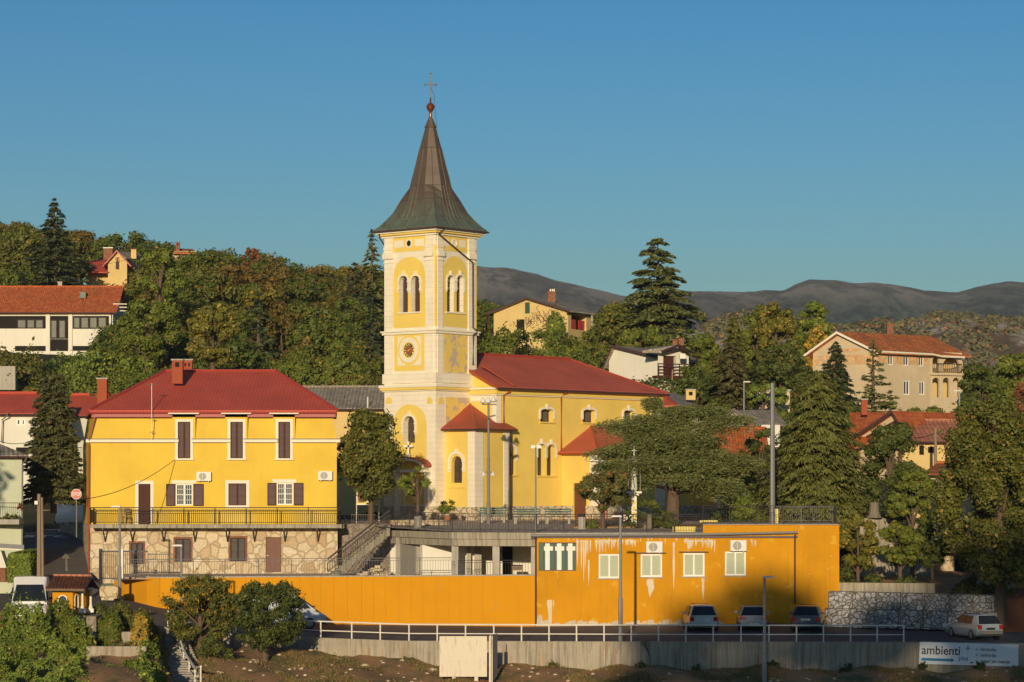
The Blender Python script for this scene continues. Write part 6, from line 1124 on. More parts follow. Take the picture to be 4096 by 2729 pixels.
# notice board
t = thing('notice_board', 'glazed white notice board between clipped tree and tower', 'notice board', P3(1470, 2085, 168)); S = facade(1422, 168, 1520, 168); r = S.rect(1424, 1518, 1957, 2020); m = MB(); frame_bars(m, S, r[0], r[1], r[2], r[3], .07, 0, .08, 1); build(m, 'frame', 'wrail', t)
for u in (r[0], r[1]-.06): m = MB(); fbox(m, S, u, u+.06, 5.6, r[2]-.002, 0, .06); build(m, 'leg', 'wrail', t)
m = MB(); fbox(m, S, r[0]+.07, r[1]-.07, r[2]+.07, r[3]-.07, .0, .03); bd_ = build(m, 'display', 'yellow_p', t); c = (r[0]+r[1])/2; m = MB(); fbox(m, S, r[0]+.15, c-.2, r[2]+.15, r[3]-.1, .031, .036); build(m, 'poster', 'door', bd_); m = MB(); fbox(m, S, c+.2, r[1]-.25, r[2]+.3, r[3]-.12, .031, .036); build(m, 'poster', 'blue', bd_)
# statue in glass case
t = thing('glass_shrine', 'white robed statue case with pointed roof on a slender pillar', 'shrine', P3(2533, 2075, 162)); D = 162.; x = X(2536, D); z0 = Z(1966, D); z1 = Z(1848, D); w = .5
m = MB(); m.box(x-.16, x+.16, D-.16, D+.16, plaza_z(D), z0-.25); build(m, 'pillar', 'trim', t); m = MB()
for k in range(4): zz = plaza_z(D)+.35+k*.33; m.box(x-.1, x+.1, D-.172, D-.161, zz, zz+.2)
build(m, 'pillar_inlay', 'church_y', t); m = MB(); m.box(x-.3, x+.3, D-.3, D+.3, z0-.25, z0-.12); m.box(x-.46, x+.46, D-.46, D+.46, z0-.119, z0); build(m, 'capital', 'trim', t)
m = MB(); w = .37
for sx in (-1, 1):
    for sy in (-1, 1): m.box(x+sx*w-.02, x+sx*w+.02, D+sy*w-.02, D+sy*w+.02, z0, z1)
for zz in (z0, z1): m.tube([(x-w,D-w,zz), (x+w,D-w,zz), (x+w,D+w,zz), (x-w,D+w,zz), (x-w,D-w,zz)], .02, 4)
build(m, 'case_frame', 'acg', t); m = MB(); m.ring([[(x-w-.08,D-w-.08,z1), (x+w+.08,D-w-.08,z1), (x+w+.08,D+w+.08,z1), (x-w-.08,D+w+.08,z1)], [(x-.1,D-.1,z1+.28), (x+.1,D-.1,z1+.28), (x+.1,D+.1,z1+.28), (x-.1,D+.1,z1+.28)], [(x-.02,D-.02,z1+.36), (x+.02,D-.02,z1+.36), (x+.02,D+.02,z1+.36), (x-.02,D+.02,z1+.36)]]); build(m, 'case_roof', 'gut_g', t)
m = MB(); m.box(x-.02, x+.02, D-.02, D+.02, z1+.36, z1+.95); m.box(x-.14, x+.14, D-.02, D+.02, z1+.68, z1+.72); build(m, 'cross', 'wrail', t)
glm = NT('case_glass'); gb = glm.n('ShaderNodeBsdfGlossy'); gt = glm.n('ShaderNodeBsdfTransparent'); gb.inputs['Roughness'].default_value = .03; mx = glm.n('ShaderNodeMixShader'); mx.inputs[0].default_value = .07; glm.l(gt.outputs[0], mx.inputs[1]); glm.l(gb.outputs[0], mx.inputs[2]); glm.l(mx.outputs[0], glm.out.inputs[0]); M['case_glass'] = glm.m
m = MB(); m.box(x-w, x+w, D-w, D-w+.008, z0+.03, z1-.03); m.box(x-w, x-w+.008, D-w+.01, D+w, z0+.03, z1-.03); build(m, 'glass_pane', 'case_glass', t)
st = thing('statue', 'white statue of a robed standing woman inside the glass case', 'statue', (x, D, z0)); zc3 = z0+.04; m = MB(); rg = []
for zz, a, b in ((0,.20,.17), (.1,.22,.18), (.4,.20,.16), (.7,.18,.15), (.95,.165,.13), (1.15,.17,.12), (1.30,.185,.11), (1.40,.15,.10), (1.46,.065,.06), (1.50,.055,.055), (1.54,.075,.08), (1.60,.092,.10), (1.67,.085,.092), (1.73,.045,.05), (1.75,.01,.01)): rg.append([(x+a*math.cos(q)*(1+.07*math.sin(5*q+zz*3)), D+b*math.sin(q)*(1+.07*math.cos(4*q)), zc3+zz) for q in np.linspace(0, 2*math.pi, 16, endpoint=False)])
m.ring(rg); body = build(m, 'robed_body', 'trim', st, smooth=True); m = MB(); m.tube([(x-.17,D,zc3+1.3), (x-.19,D-.08,zc3+1.08), (x-.03,D-.19,zc3+1.2)], [.055,.05,.035], 8); m.tube([(x+.17,D,zc3+1.3), (x+.19,D-.08,zc3+1.08), (x+.03,D-.19,zc3+1.2)], [.055,.05,.035], 8); build(m, 'folded_arms', 'trim', st, smooth=True)
m = MB(); m.tube([(x-.10,D-.10,zc3+1.0), (x-.02,D-.17,zc3+.6), (x+.02,D-.18,zc3+.15)], [.03,.035,.03], 6); build(m, 'blue_sash', 'blue', st, smooth=True)
# gate before the stone floor
t = thing('sliding_gate', 'pale steel bar gate in front of the rubble stone ground floor', 'gate', P3(400, 2318, 153)); m = MB(); D = 153.; zg0, zg1 = Z(2318, D), Z(2206, D)
m.tube([(X(405, D), D, zg1), (X(592, D), D, zg1)], .045, 4); m.tube([(X(405, D), D, zg0+.06), (X(592, D), D, zg0+.06)], .04, 4)
for k in range(24): x = X(405+k*8.1, D); m.tube([(x, D, zg0+.06), (x, D, zg1)], .018, 4)
build(m, 'bars', 'gut_g', t)
for px in (403, 487): m = MB(); m.box(X(px, D)-.09, X(px, D)+.09, D-.1, D+.1, zg0-.3, zg1+.15); build(m, 'post', 'gut_g', t)
m = MB(); D2 = 153.2; m.tube([(X(592, D2), D2, Z(2217, D2)), (X(694, D2), D2, Z(2217, D2)), (X(694, D2), D2, Z(2300, D2))], .03, 4)
for k in range(12): x = X(596+k*8.2, D2); m.tube([(x, D2, Z(2305, D2)), (x, D2, Z(2217, D2))], .014, 4)
build(m, 'fixed_section', 'iron_g', t)
m = MB(); rr = random.Random(2)
for _ in range(50):
    px = rr.uniform(418, 462); py = rr.uniform(2355, 2388); s = rr.uniform(.12, .28); q = P3(px, py, 148.4+rr.uniform(-.3, .3)); m.box(q[0]-s, q[0]+s, q[1]-s, q[1]+s, q[2]-s*.8, q[2]+s*.8)
single(m, 'dry_stone_end', 'stone', 'low dry stone edging at the left end of the orange wall', 'stone edging')
single(MB().hexa([(X(238,186),186,3.2), (X(338,176),176,3.2), (X(338,176),176.5,3.2), (X(238,186),186.5,3.2), (X(238,186),186,Z(2096,186)), (X(338,176),176,Z(2096,176)), (X(338,176),176.5,Z(2096,176)), (X(238,186),186.5,Z(2096,186))]), 'lane_wall', 'stone_g', 'low stone wall between the side lane and parked van', 'wall')
single(MB().box(X(145, 202), X(243, 202), 202, 202.5, 4, Z(2040, 202)), 'block_wall', 'stone_g', 'grey squared stone wall at the top of the side lane', 'wall')

# ================================================================ VEHICLES
def smooth_prof(prof, y):
    ys = [p[0] for p in prof]; return [float(np.interp(y, ys, [p[k] for p in prof])) for k in range(1, len(prof[0]))]
def paint(name, c):
    if name not in M: t_ = NT(name); t_.color(c); t_.b.inputs['Coat Weight'].default_value = .6; t_.b.inputs['Coat Roughness'].default_value = .08; M[name] = t_.set(.35, .12 if max(c) < .5 else 0)
    return name
M['taillight'] = m_plain('red_lens', (.35,.015,.012), .2); M['headlight'] = m_plain('clear_lens', (.6,.58,.55), .1); M['plate'] = m_plain('number_plate', (.72,.70,.64), .5)
def wheel(par, x, y, r, w, out):
    m = MB(); rings = []
    for dx, rr_ in ((0, r*.8), (.02, r), (w-.02, r), (w, r*.8)): rings.append([(x+out*(dx-w), y+rr_*math.cos(a), r+rr_*math.sin(a)) for a in np.linspace(0, 2*math.pi, 20, endpoint=False)])
    m.ring(rings); wh = build(m, 'wheel', 'black', par, local=True); m = MB(); m.ring([[(x+out*.004, y+r*.62*math.cos(a), r+r*.62*math.sin(a)) for a in np.linspace(0, 2*math.pi, 16, endpoint=False)], [(x+out*.02, y+r*.5*math.cos(a), r+r*.5*math.sin(a)) for a in np.linspace(0, 2*math.pi, 16, endpoint=False)]]); o = build(m, 'rim', 'gut_g', wh, local=True)
def vehicle(name, label, loc, rz, col, W, L, body, cabin, cat='car', wr=.31, plate=None, tail='side', belt=.92, rear_glass=True, side_glass=(), wipers=True, group=None, bumper=None, badge=True):
    """body: (y, halfw, ztop, zbot); cabin: (y, halfw at belt, halfw at roof, zroof). rear at y=0"""
    t = thing(name, label, cat, loc, rz, group=group); t.rotation_euler = (0, 0, rz); m = MB(); rings = []
    for y in sorted(set(np.linspace(0, L, 17).tolist()+[b[0] for b in body])):
        w, zt, zb = smooth_prof(body, y); half = [(0, zb), (w*.86, zb), (w*.97, zb+.10), (w, (zb+zt)*.45), (w*.995, zt*.78), (w*.955, zt-.05), (w*.87, zt), (0, zt+.012)]
        rings.append([(a, y, b) for a, b in half]+[(-a, y, b) for a, b in reversed(half[1:-1])])
    m.ring(rings); bd = build(m, 'body', col, t, local=True, smooth=False)
    mod = bd.modifiers.new('soft_edges', 'BEVEL'); mod.width = .025; mod.segments = 2; mod.limit_method = 'ANGLE'
    m = MB(); rings = []
    for y, wb, wt, zr, zb in cabin: half = [(0, zb), (wb, zb), (wb*.5+wt*.5+.012, (zb+zr)/2), (wt, zr-.06), (wt*.88, zr), (0, zr+.02)]; rings.append([(a, y, b) for a, b in half]+[(-a, y, b) for a, b in reversed(half[1:-1])])
    m.ring(rings); cb = build(m, 'cabin', col, t, local=True)
    def patch(name, pts, mat, off, par=None):
        P = [Vector(p) for p in pts]; n = (P[1]-P[0]).cross(P[2]-P[0]).normalized(); c = sum(P, Vector())/len(P)
        if n.dot(c-Vector((0, L/2, .9))) < 0: n = -n
        m = MB(); b = [p+n*off for p in P]; m.ring([[p+n*(off-.03) for p in P], b]); return build(m, name, mat, par or t, local=True)
    def inset(a, b, c, d, k=.08):      # corners of a quad pulled in
        q = [Vector(p) for p in (a, b, c, d)]; ce = sum(q, Vector())/4; return [p+(ce-p)*k for p in q]
    c0, c1 = cabin[0], cabin[1]
    if rear_glass: g = patch('rear_window', inset((-c0[1], c0[0], c0[4]+.03), (c0[1], c0[0], c0[4]+.03), (c1[2]*.95, c1[0], c1[3]-.05), (-c1[2]*.95, c1[0], c1[3]-.05), .09), 'glass', .06)
    a, b = cabin[-1], cabin[-2]; patch('windscreen', inset((-a[1], a[0], a[3]), (a[1], a[0], a[3]), (b[2]*.92, b[0], b[3]), (-b[2]*.92, b[0], b[3]), .07), 'glass', .06)
    for y0, y1, y2, y3, zb, zt, wb, wt in side_glass:
        for s in (-1, 1): patch('side_window', [(s*wb, y0, zb), (s*wb, y1, zb), (s*wt, y2, zt), (s*wt, y3, zt)], 'carglass', .03)
    hw = body[0][1]; 
    for x in (-1, 1):
        for y in (L*.19, L*.80): wheel(t, x*(W/2+.005), y, wr, .2, x)
        m = MB(); yy = L*.60; m.ring([[(x*(W/2*.9), yy+.02, belt-.0), (x*(W/2*.9), yy+.08, belt-.0), (x*(W/2*.9), yy+.08, belt+.06), (x*(W/2*.9), yy+.02, belt+.06)], [(x*(W/2+.03), yy, belt), (x*(W/2+.03), yy+.1, belt), (x*(W/2+.03), yy+.1, belt+.13), (x*(W/2+.03), yy, belt+.13)], [(x*(W/2+.16), yy, belt+.02), (x*(W/2+.16), yy+.08, belt+.02), (x*(W/2+.16), yy+.08, belt+.12), (x*(W/2+.16), yy, belt+.12)]]); build(m, 'wing_mirror', 'black' if cat == 'van' else col, t, local=True)
        if tail == 'side': m = MB(); m.box(min(x*hw*.70, x*hw*.99), max(x*hw*.70, x*hw*.99), -.03, .10, .62, .86); build(m, 'taillight', 'taillight', t, local=True)
        elif tail == 'slim': m = MB(); m.hexa([(x*hw*.52,-.03,.70), (x*hw*1.0,-.03,.66), (x*hw*1.0,.1,.66), (x*hw*.52,.1,.70), (x*hw*.60,-.02,.84), (x*hw*1.0,-.02,.90), (x*hw*1.0,.1,.90), (x*hw*.60,.1,.84)]); build(m, 'taillight', 'taillight', t, local=True)
        else: m = MB(); m.box(min(x*hw*.84, x*hw*1.0), max(x*hw*.84, x*hw*1.0), -.02, .10, .80, 1.25); build(m, 'taillight', 'taillight', t, local=True)
        m = MB(); m.box(min(x*hw*.55, x*hw*.92), max(x*hw*.55, x*hw*.92), L-.06, L+.02, .60, .76); build(m, 'headlight', 'headlight', t, local=True)
    m = MB(); m.box(-hw*.97, hw*.97, -.09, .06, .30, .56); o = build(m, 'rear_bumper', bumper or col, t, local=True); o.modifiers.new('b', 'BEVEL').width = .04
    m = MB(); m.box(-W/2*.95, W/2*.95, L-.05, L+.08, .25, .52); o = build(m, 'front_bumper', bumper or col, t, local=True); o.modifiers.new('b', 'BEVEL').width = .04
    m = MB(); m.box(-hw*.9, hw*.9, -.098, -.092, .34, .37); build(m, 'bumper_strip', 'black', o, local=True)
    if plate is not None:
        px_, pz, txt = plate; y0 = -.045 if pz > .56 else -.115; m = MB(); m.box(px_-.26, px_+.26, y0-.01, y0, pz-.055, pz+.055); p = build(m, 'number_plate', 'plate' if txt else 'black', t, local=True)
        if txt: text_obj(txt, 'plate_lettering', .105, 'ink', p, (px_-.245, y0-.014, pz-.038), (R(90), 0, 0), .001, xscale=.88, local=True)
    return t
hatch_b = lambda w, h: [(0, w*.90, h*.98, .34), (.12, w*.96, h, .26), (.8, w, h*1.0, .20), (2.6, w, h*.99, .20), (3.2, w*.98, h*.93, .22), (3.8, w*.93, h*.80, .26), (4.0, w*.84, h*.70, .34)]
def hatch_c(w, belt, top, L=4.0, y0=.06, rake=.42): return [(y0, w*.88, w*.84, belt+.02, belt-.02), (y0+rake, w*.90, w*.70, top-.03, belt-.02), (1.3, w*.91, w*.72, top, belt-.02), (2.1, w*.91, w*.70, top-.03, belt-.02), (3.05, w*.88, w*.80, belt+.01, belt-.04)]
def roadz(px, D): a = Z(interp(px, NEARX, NEARY), DN); b = Z(interp(px, FARX, FARY), DW); return a+(b-a)*(D-DN)/(DW-DN)
sg = lambda w, belt, top: ((.75, 1.45, 1.40, .80, belt+.03, top-.09, w*.915, w*.745), (1.50, 2.75, 2.10, 1.46, belt+.03, top-.09, w*.915, w*.745))
def park(px, D): return (X(px, D), D, roadz(px, D))
vehicle('parked_car', 'silver-green hatchback seen from behind, nearest the lamp shadow on the orange wall', park(2815, 144.6), R(2), paint('silver_green_paint', (.42,.49,.46)), 1.70, 3.9, hatch_b(.85, .90), hatch_c(.85, .90, 1.50, rake=.28), plate=(0, .70, 'RI·8362-D'), side_glass=sg(.85, .9, 1.5), group='cars parked by the orange wall')
vehicle('parked_car', 'grey hatchback partly behind the right lamp post, with slim tail lights', park(3014, 144.8), R(-3.5), paint('grey_car_paint', (.30,.31,.33)), 1.68, 4.0, hatch_b(.84, .86), hatch_c(.84, .86, 1.40, rake=.5), tail='slim', plate=(.05, .43, 'RI·4219-A'), side_glass=sg(.84, .86, 1.4), group='cars parked by the orange wall')
vehicle('parked_car', 'dark blue hatchback parked at the right end of the orange wall', park(3224, 144.4), R(-9), paint('dark_blue_paint', (.05,.07,.11)), 1.69, 4.1, hatch_b(.845, .93), hatch_c(.845, .93, 1.47, rake=.55), plate=(-.02, .74, 'RI·4957-J'), side_glass=sg(.845, .93, 1.47), group='cars parked by the orange wall')
vehicle('parked_car', 'silver three-door hatchback with dark bumper by the gabion wall', park(3962, 140.6), R(17), paint('silver_car_paint', (.34,.38,.41)), 1.64, 3.8, hatch_b(.82, .86), hatch_c(.82, .86, 1.41, rake=.42), plate=(0, .66, ''), side_glass=sg(.82, .86, 1.41), bumper='acg')
van_b = [(0, .93, 1.15, .36), (.1, .95, 1.18, .30), (3.4, .95, 1.18, .30), (4.0, .93, 1.05, .30), (4.6, .86, .86, .34), (4.75, .78, .75, .40)]
van_c = lambda top: [(.03, .94, .92, 1.3, 1.12), (.10, .94, .86, top-.04, 1.12), (2.6, .94, .86, top, 1.12), (3.1, .93, .82, top-.08, 1.12), (4.15, .88, .84, 1.12, 1.02)]
sv = lambda top: ((2.75, 3.85, 3.30, 2.80, 1.17, top-.18, .945, .875),)
t = vehicle('panel_van', 'white panel van with roof rack facing right behind the foreground trees', (X(1170, 143.2), 143.4, roadz(1180, 144)), R(-74), paint('white_van_paint', (.55,.55,.56)), 1.9, 4.75, van_b, van_c(1.95), 'van', .33, None, 'tall', 1.2, False, sv(1.95), bumper='acg')
t.location = (X(1170, 144)-3.0, 144.2, roadz(1180, 144)); m = MB()
for y in (.5, 1.3, 2.1, 2.9): m.box(-.75, .75, y, y+.06, 2.02, 2.08)
for x in (-.75, .71): m.box(x, x+.04, .3, 3.1, 2.07, 2.12); m.box(x, x+.04, .6, .64, 1.9, 2.02); m.box(x, x+.04, 2.6, 2.64, 1.9, 2.02)
build(m, 'roof_rack', 'black', t, local=True)
vehicle('panel_van', 'white panel van parked in shade beside the rectory on the side lane', (X(243, 188), 187.0, lanept(0, 186)+.25), R(-94), paint('white_van_paint', (.55,.55,.56)), 1.8, 4.3, [(a*.905, b, c, d) for a, b, c, d in van_b], [(a*.905, b, c, d, e) for a, b, c, d, e in van_c(1.85)], 'van', .32, None, 'tall', 1.15, False, [], bumper='black')
vb2 = [(0, .98, 1.25, .36), (3.9, .98, 1.25, .32), (4.5, .97, 1.18, .32), (5.1, .93, .95, .34), (5.3, .86, .80, .40)]
t = vehicle('delivery_van', 'tall white high-roof van facing the camera at the left edge', (X(78, 140), 141.5, Z(2498, 137)), R(180+8), paint('cream_van_paint', (.78,.74,.68)), 1.96, 5.3, vb2, [(.03, .97, .95, 1.5, 1.2), (.1, .97, .86, 2.45, 1.2), (3.3, .97, .86, 2.5, 1.2), (3.75, .96, .80, 2.10, 1.2), (4.6, .92, .86, 1.22, 1.1)], 'van', .34, None, 'tall', 1.3, False, ((3.3, 4.25, 3.75, 3.35, 1.28, 1.95, .98, .88),), bumper='acg')
t.location = (X(84, 140)+.3, 141.8, Z(2505, 136.5))
m = MB(); m.box(-.7, -.3, 5.0, 5.02, .90, .92); m.box(.3, .7, 5.0, 5.02, .9, .92); build(m, 'grille_slot', 'black', t, local=True)
vehicle('parked_car', 'red car cut off by the left edge of the photo', (X(-22, 133), 131.2, Z(2560, 133)), R(8), paint('red_car_paint', (.38,.015,.015)), 1.7, 4.0, hatch_b(.85, .9), hatch_c(.85, .9, 1.42), side_glass=sg(.85, .9, 1.42))
# ================================================================ VEGETATION
NR = np.random.default_rng(11)
def rand_unit(n):
    v = NR.normal(size=(n, 3)); return v/np.linalg.norm(v, axis=1)[:, None]
def quads_mesh(name, c, d, s, ln, wd, mat, extra=None):
    """leaf diamonds: centres c, long axis d, side axis s, lengths ln, widths wd"""
    n = len(c); V = np.empty((n, 4, 3)); V[:,0] = c-d*ln[:,None]*.5; V[:,2] = c+d*ln[:,None]*.5; V[:,1] = c+s*wd[:,None]*.5+d*ln[:,None]*.05; V[:,3] = c-s*wd[:,None]*.5+d*ln[:,None]*.05
    me = bpy.data.meshes.new(name); me.vertices.add(4*n); me.vertices.foreach_set('co', V.ravel()); me.loops.add(4*n); me.loops.foreach_set('vertex_index', np.arange(4*n, dtype=np.int32))
    me.polygons.add(n); me.polygons.foreach_set('loop_start', np.arange(0, 4*n, 4, dtype=np.int32)); me.polygons.foreach_set('loop_total', np.full(n, 4, dtype=np.int32)); me.materials.append(M[mat]); me.update(calc_edges=True); return me
def axes(nrm):
    a = np.cross(nrm, rand_unit(len(nrm))); a /= np.linalg.norm(a, axis=1)[:, None]+1e-9; return a, np.cross(nrm, a)
def leaf_cloud(name, cen, nrm, size, mat, jit=.7, aspect=.62):
    nn = nrm+rand_unit(len(cen))*jit; nn /= np.linalg.norm(nn, axis=1)[:, None]+1e-9; d, s = axes(nn); ln = size*np.clip(NR.lognormal(-.05, .38, len(cen)), .4, 2.0); return quads_mesh(name, cen, d, s, ln, ln*aspect, mat)
def blobs(nl, ex, ey, z0, z1, rmin, rmax, profile=None, hollow=.55):
    out = []
    for i in range(nl):
        u = rand_unit(1)[0]; t = (u[2]+1)/2; k = NR.uniform(hollow, 1)**.6; z = z0+(z1-z0)*(.5+.5*u[2]*k); w = 1.0 if profile is None else profile((z-z0)/(z1-z0)); h = math.hypot(u[0], u[1])+1e-6; rr_ = max(.15, math.sqrt(max(0, 1-(u[2]*k)**2))) if profile is None else 1
        out.append((u[0]/h*ex*w*rr_*NR.uniform(.25, 1)**.5, u[1]/h*ey*w*rr_*NR.uniform(.25, 1)**.5, z, NR.uniform(rmin, rmax)))
    return out
def cloud_from_blobs(bl, n, flat=.8):
    r = np.array([b[3] for b in bl]); pr = r**2/np.sum(r**2); idx = NR.choice(len(bl), n, p=pr); B = np.array(bl); dirs = rand_unit(n); dirs[:,2] = np.abs(dirs[:,2])*np.where(NR.random(n) < .72, 1, -1)
    rad = B[idx,3]*(NR.uniform(.0, 1, n)**.35)*NR.uniform(.75, 1.12, n); stray = 1+(NR.random(n) < .07)*NR.uniform(0, .38, n); sh = stray+.34*np.sin(dirs[:,0]*7+idx)*np.cos(dirs[:,1]*6+idx*1.7); p = B[idx,:3]+dirs*(rad*sh)[:,None]*np.array([1, 1, flat]); return p, dirs
def trunk_mb(h, r, limbs, seed=0, lean=0):
    rg = random.Random(seed); m = MB(); top = (lean, 0, h); m.tube([(0,0,-.4), (rg.uniform(-.05,.05)*h*.2, 0, h*.35), (lean*.6, rg.uniform(-.04,.04)*h, h*.7), top], [r*1.25, r, r*.7, r*.25], 7)
    for x, y, z, rr_ in limbs:
        s = (lean*.5*z/h, 0, min(h*.8, z*.55)); mid = (s[0]+(x-s[0])*.5, y*.5, s[2]+(z-s[2])*.65); m.tube([s, mid, (x, y, z)], [r*.45, r*.28, r*.08], 5)
    return m
def place(name, label, cat, crown_me, trunk, loc, rz=0, scale=(1,1,1), group=None, trunk_mat='bark', crown='crown'):
    t = thing(name, label, cat, loc, 0, group); t.rotation_euler = (0, 0, rz); t.scale = scale; o = bpy.data.objects.new(crown, crown_me); COL.objects.link(o); o.parent = t
    if trunk is not None: build(trunk, 'trunk', trunk_mat, t, local=True)
    return t
# leaf materials
M['leaf'] = m_leaf('green_leaves', (.096,.122,.018), (.174,.195,.030), (.348,.243,.045), .04)
M['leaf_d'] = m_leaf('dark_green_leaves', (.052,.068,.015), (.113,.130,.027), (.227,.179,.045), .04)
M['leaf_b'] = m_leaf('bright_green_leaves', (.102,.140,.017), (.186,.218,.029), (.487,.390,.061), .05)
M['leaf_y'] = m_leaf('yellowing_leaves', (.114,.123,.019), (.198,.174,.029), (.504,.314,.053), .10)
M['leaf_r'] = m_leaf('reddish_green_leaves', (.085,.105,.028), (.160,.150,.040), (.34,.15,.055), .16)
M['leaf_oak'] = m_leaf('oak_leaves', (.074,.092,.017), (.168,.162,.029), (.383,.243,.061), .07)
M['leaf_hill'] = m_leaf('hillside_leaves', (.081,.106,.017), (.154,.171,.025), (.359,.209,.037), .05,
   obj_var=[(0, (.069,.103,.017)), (.22, (.145,.154,.023)), (.4, (.083,.128,.019)), (.55, (.207,.130,.032)), (.66, (.108,.154,.021)), (.80, (.235,.185,.025)), (.93, (.200,.092,.025)), (1, (.076,.111,.021))])
M['leaf_red'] = m_leaf('autumn_red_leaves', (.15,.055,.022), (.24,.095,.04), (.522,.227,.061), .1); M['leaf_gold'] = m_leaf('golden_leaves', (.348,.227,.030), (.600,.357,.045), (.174,.179,.030), .25)
M['needle'] = m_leaf('spruce_needles', (.070,.084,.030), (.148,.143,.051), (.260,.162,.068), .05, trans=.08)
M['needle_c'] = m_leaf('cedar_needles', (.078,.099,.023), (.174,.179,.053), (.313,.260,.107), .04, trans=.08); M['needle_d'] = m_leaf('dark_needles', (.038,.052,.018), (.086,.101,.037), (.209,.147,.061), .03, trans=.08)
M['needle_g'] = m_leaf('green_spruce_needles', (.090,.101,.021), (.174,.176,.040), (.244,.212,.054), .05, trans=.1)
M['ivy'] = m_leaf('ivy_leaves', (.104,.155,.023), (.209,.252,.038), (.434,.439,.076), .06)

def decid(name, label, px, D, yb, yt, wpx, mat='leaf', n=16000, leaf=.17, nl=46, cat='tree', frac=.28, prof=None, group=None, seed=1, depth=None, shape=1.0, zb=None, trunk_mat='bark', lean=0, rmin=.11, rmax=.24):
    s = D/FPX; z0 = Z(yb, D) if zb is None else zb; H_ = Z(yt, D)-z0; Wd = wpx*s/2; fr = H_*frac; r = min(Wd, H_*(1-frac)/2)
    bm = r*(rmin+rmax)*.72; bl = blobs(nl, max(.1, Wd-bm*.8), max(.1, (depth or Wd)-bm*.8), fr+bm*.6, H_-bm*.7, r*rmin*1.4, r*rmax*1.5, prof); p, dirs = cloud_from_blobs(bl, n); p[:,2] = np.minimum(p[:,2], H_*1.01)
    me = leaf_cloud('foliage', p, dirs, leaf, mat); lim = [bl[i] for i in range(0, len(bl), max(1, len(bl)//9))]
    return place(name, label, cat, me, trunk_mb(H_*.72, max(.05, Wd*.07), lim, seed, lean), (X(px, D), D, z0), 0, group=group, trunk_mat=trunk_mat)
def conifer(name, label, px, D, yb, yt, wpx, mat='needle', levels=34, per=9, sprays=26, droop=.35, spray=(.55, .16), expo=.85, cat='conifer tree', base=.06, up=0, group=None, seed=1, flat=.25, zb=None, tipup=0, lean=0, top_w=0.03, rag=.25, depthk=1., trunk_mat='bark'):
    s = D/FPX; z0 = Z(yb, D) if zb is None else zb; H_ = Z(yt, D)-z0; Wd = wpx*s/2; rg = np.random.default_rng(seed); C=[]; Dd=[]; Sd=[]; Ln=[]; Wn=[]; limbs = MB()
    limbs.tube([(0,0,-.3), (lean*.5,0,H_*.5), (lean,0,H_*.98)], [Wd*.075+.06, Wd*.05+.04, .03], 7)
    for i in range(levels):
        f = (i+rg.uniform(-.3, .3))/(levels-1); f = min(max(f, 0), 1); z = z00 = H_*(base+(1-base)*f); k = max(2, int(per*(1-.45*f)))
        for j in range(k):
            z = z00+rg.uniform(-.55, .55)*H_/levels*(1 if f < .95 else .2); a = 2*math.pi*(j+rg.uniform(-.4, .4))/k+i*2.4; L_ = (Wd*((1-f)**expo)*(1-top_w)+Wd*top_w)*rg.uniform(1-rag*1.4, 1+rag*.35); dx, dy = math.cos(a), math.sin(a)*depthk; ns = max(4, int(sprays*L_/Wd)+3); t = np.sqrt(rg.uniform(.02, 1, ns)); ox = lean*f
            zz = z+L_*(up*t-droop*t*t+tipup*t**4); lat = rg.normal(0, 1, ns)*L_*.16*(1.15-t*.6); x = ox+dx*L_*t-dy*lat; y = dy*L_*t+dx*lat; zc_ = zz-np.abs(lat)*flat+rg.normal(0, .05, ns)
            C.append(np.stack([x, y, zc_], 1)); od = np.stack([dx+rg.normal(0, .45, ns), dy+rg.normal(0, .45, ns), up*.6-droop*1.6*t+rg.normal(0, .2, ns)-flat*.6], 1); Dd.append(od/np.linalg.norm(od, axis=1)[:, None])
            sn = np.stack([rg.normal(0, .35, ns)-dy, rg.normal(0, .35, ns)+dx, rg.normal(0, .4, ns)], 1); Sd.append(sn); Ln.append(np.full(ns, spray[0])*rg.uniform(.6, 1.3, ns)); Wn.append(np.full(ns, spray[1])*rg.uniform(.6, 1.4, ns))
            if i % 2 == 0 and L_ > Wd*.25: limbs.tube([(ox,0,z), (ox+dx*L_*.5, dy*L_*.5, z+L_*(up*.5-droop*.25)), (ox+dx*L_*.92, dy*L_*.92, z+L_*(up*.92-droop*.85+tipup*.7))], [.05, .035, .012], 4)
    C = np.concatenate(C); Dd = np.concatenate(Dd); Sd = np.concatenate(Sd); Sd = Sd-Dd*(Sd*Dd).sum(1)[:, None]; Sd /= np.linalg.norm(Sd, axis=1)[:, None]+1e-9
    me = quads_mesh('needles', C, Dd, Sd, np.concatenate(Ln), np.concatenate(Wn), mat); return place(name, label, cat, me, limbs, (X(px, D), D, z0), 0, group=group, trunk_mat=trunk_mat)
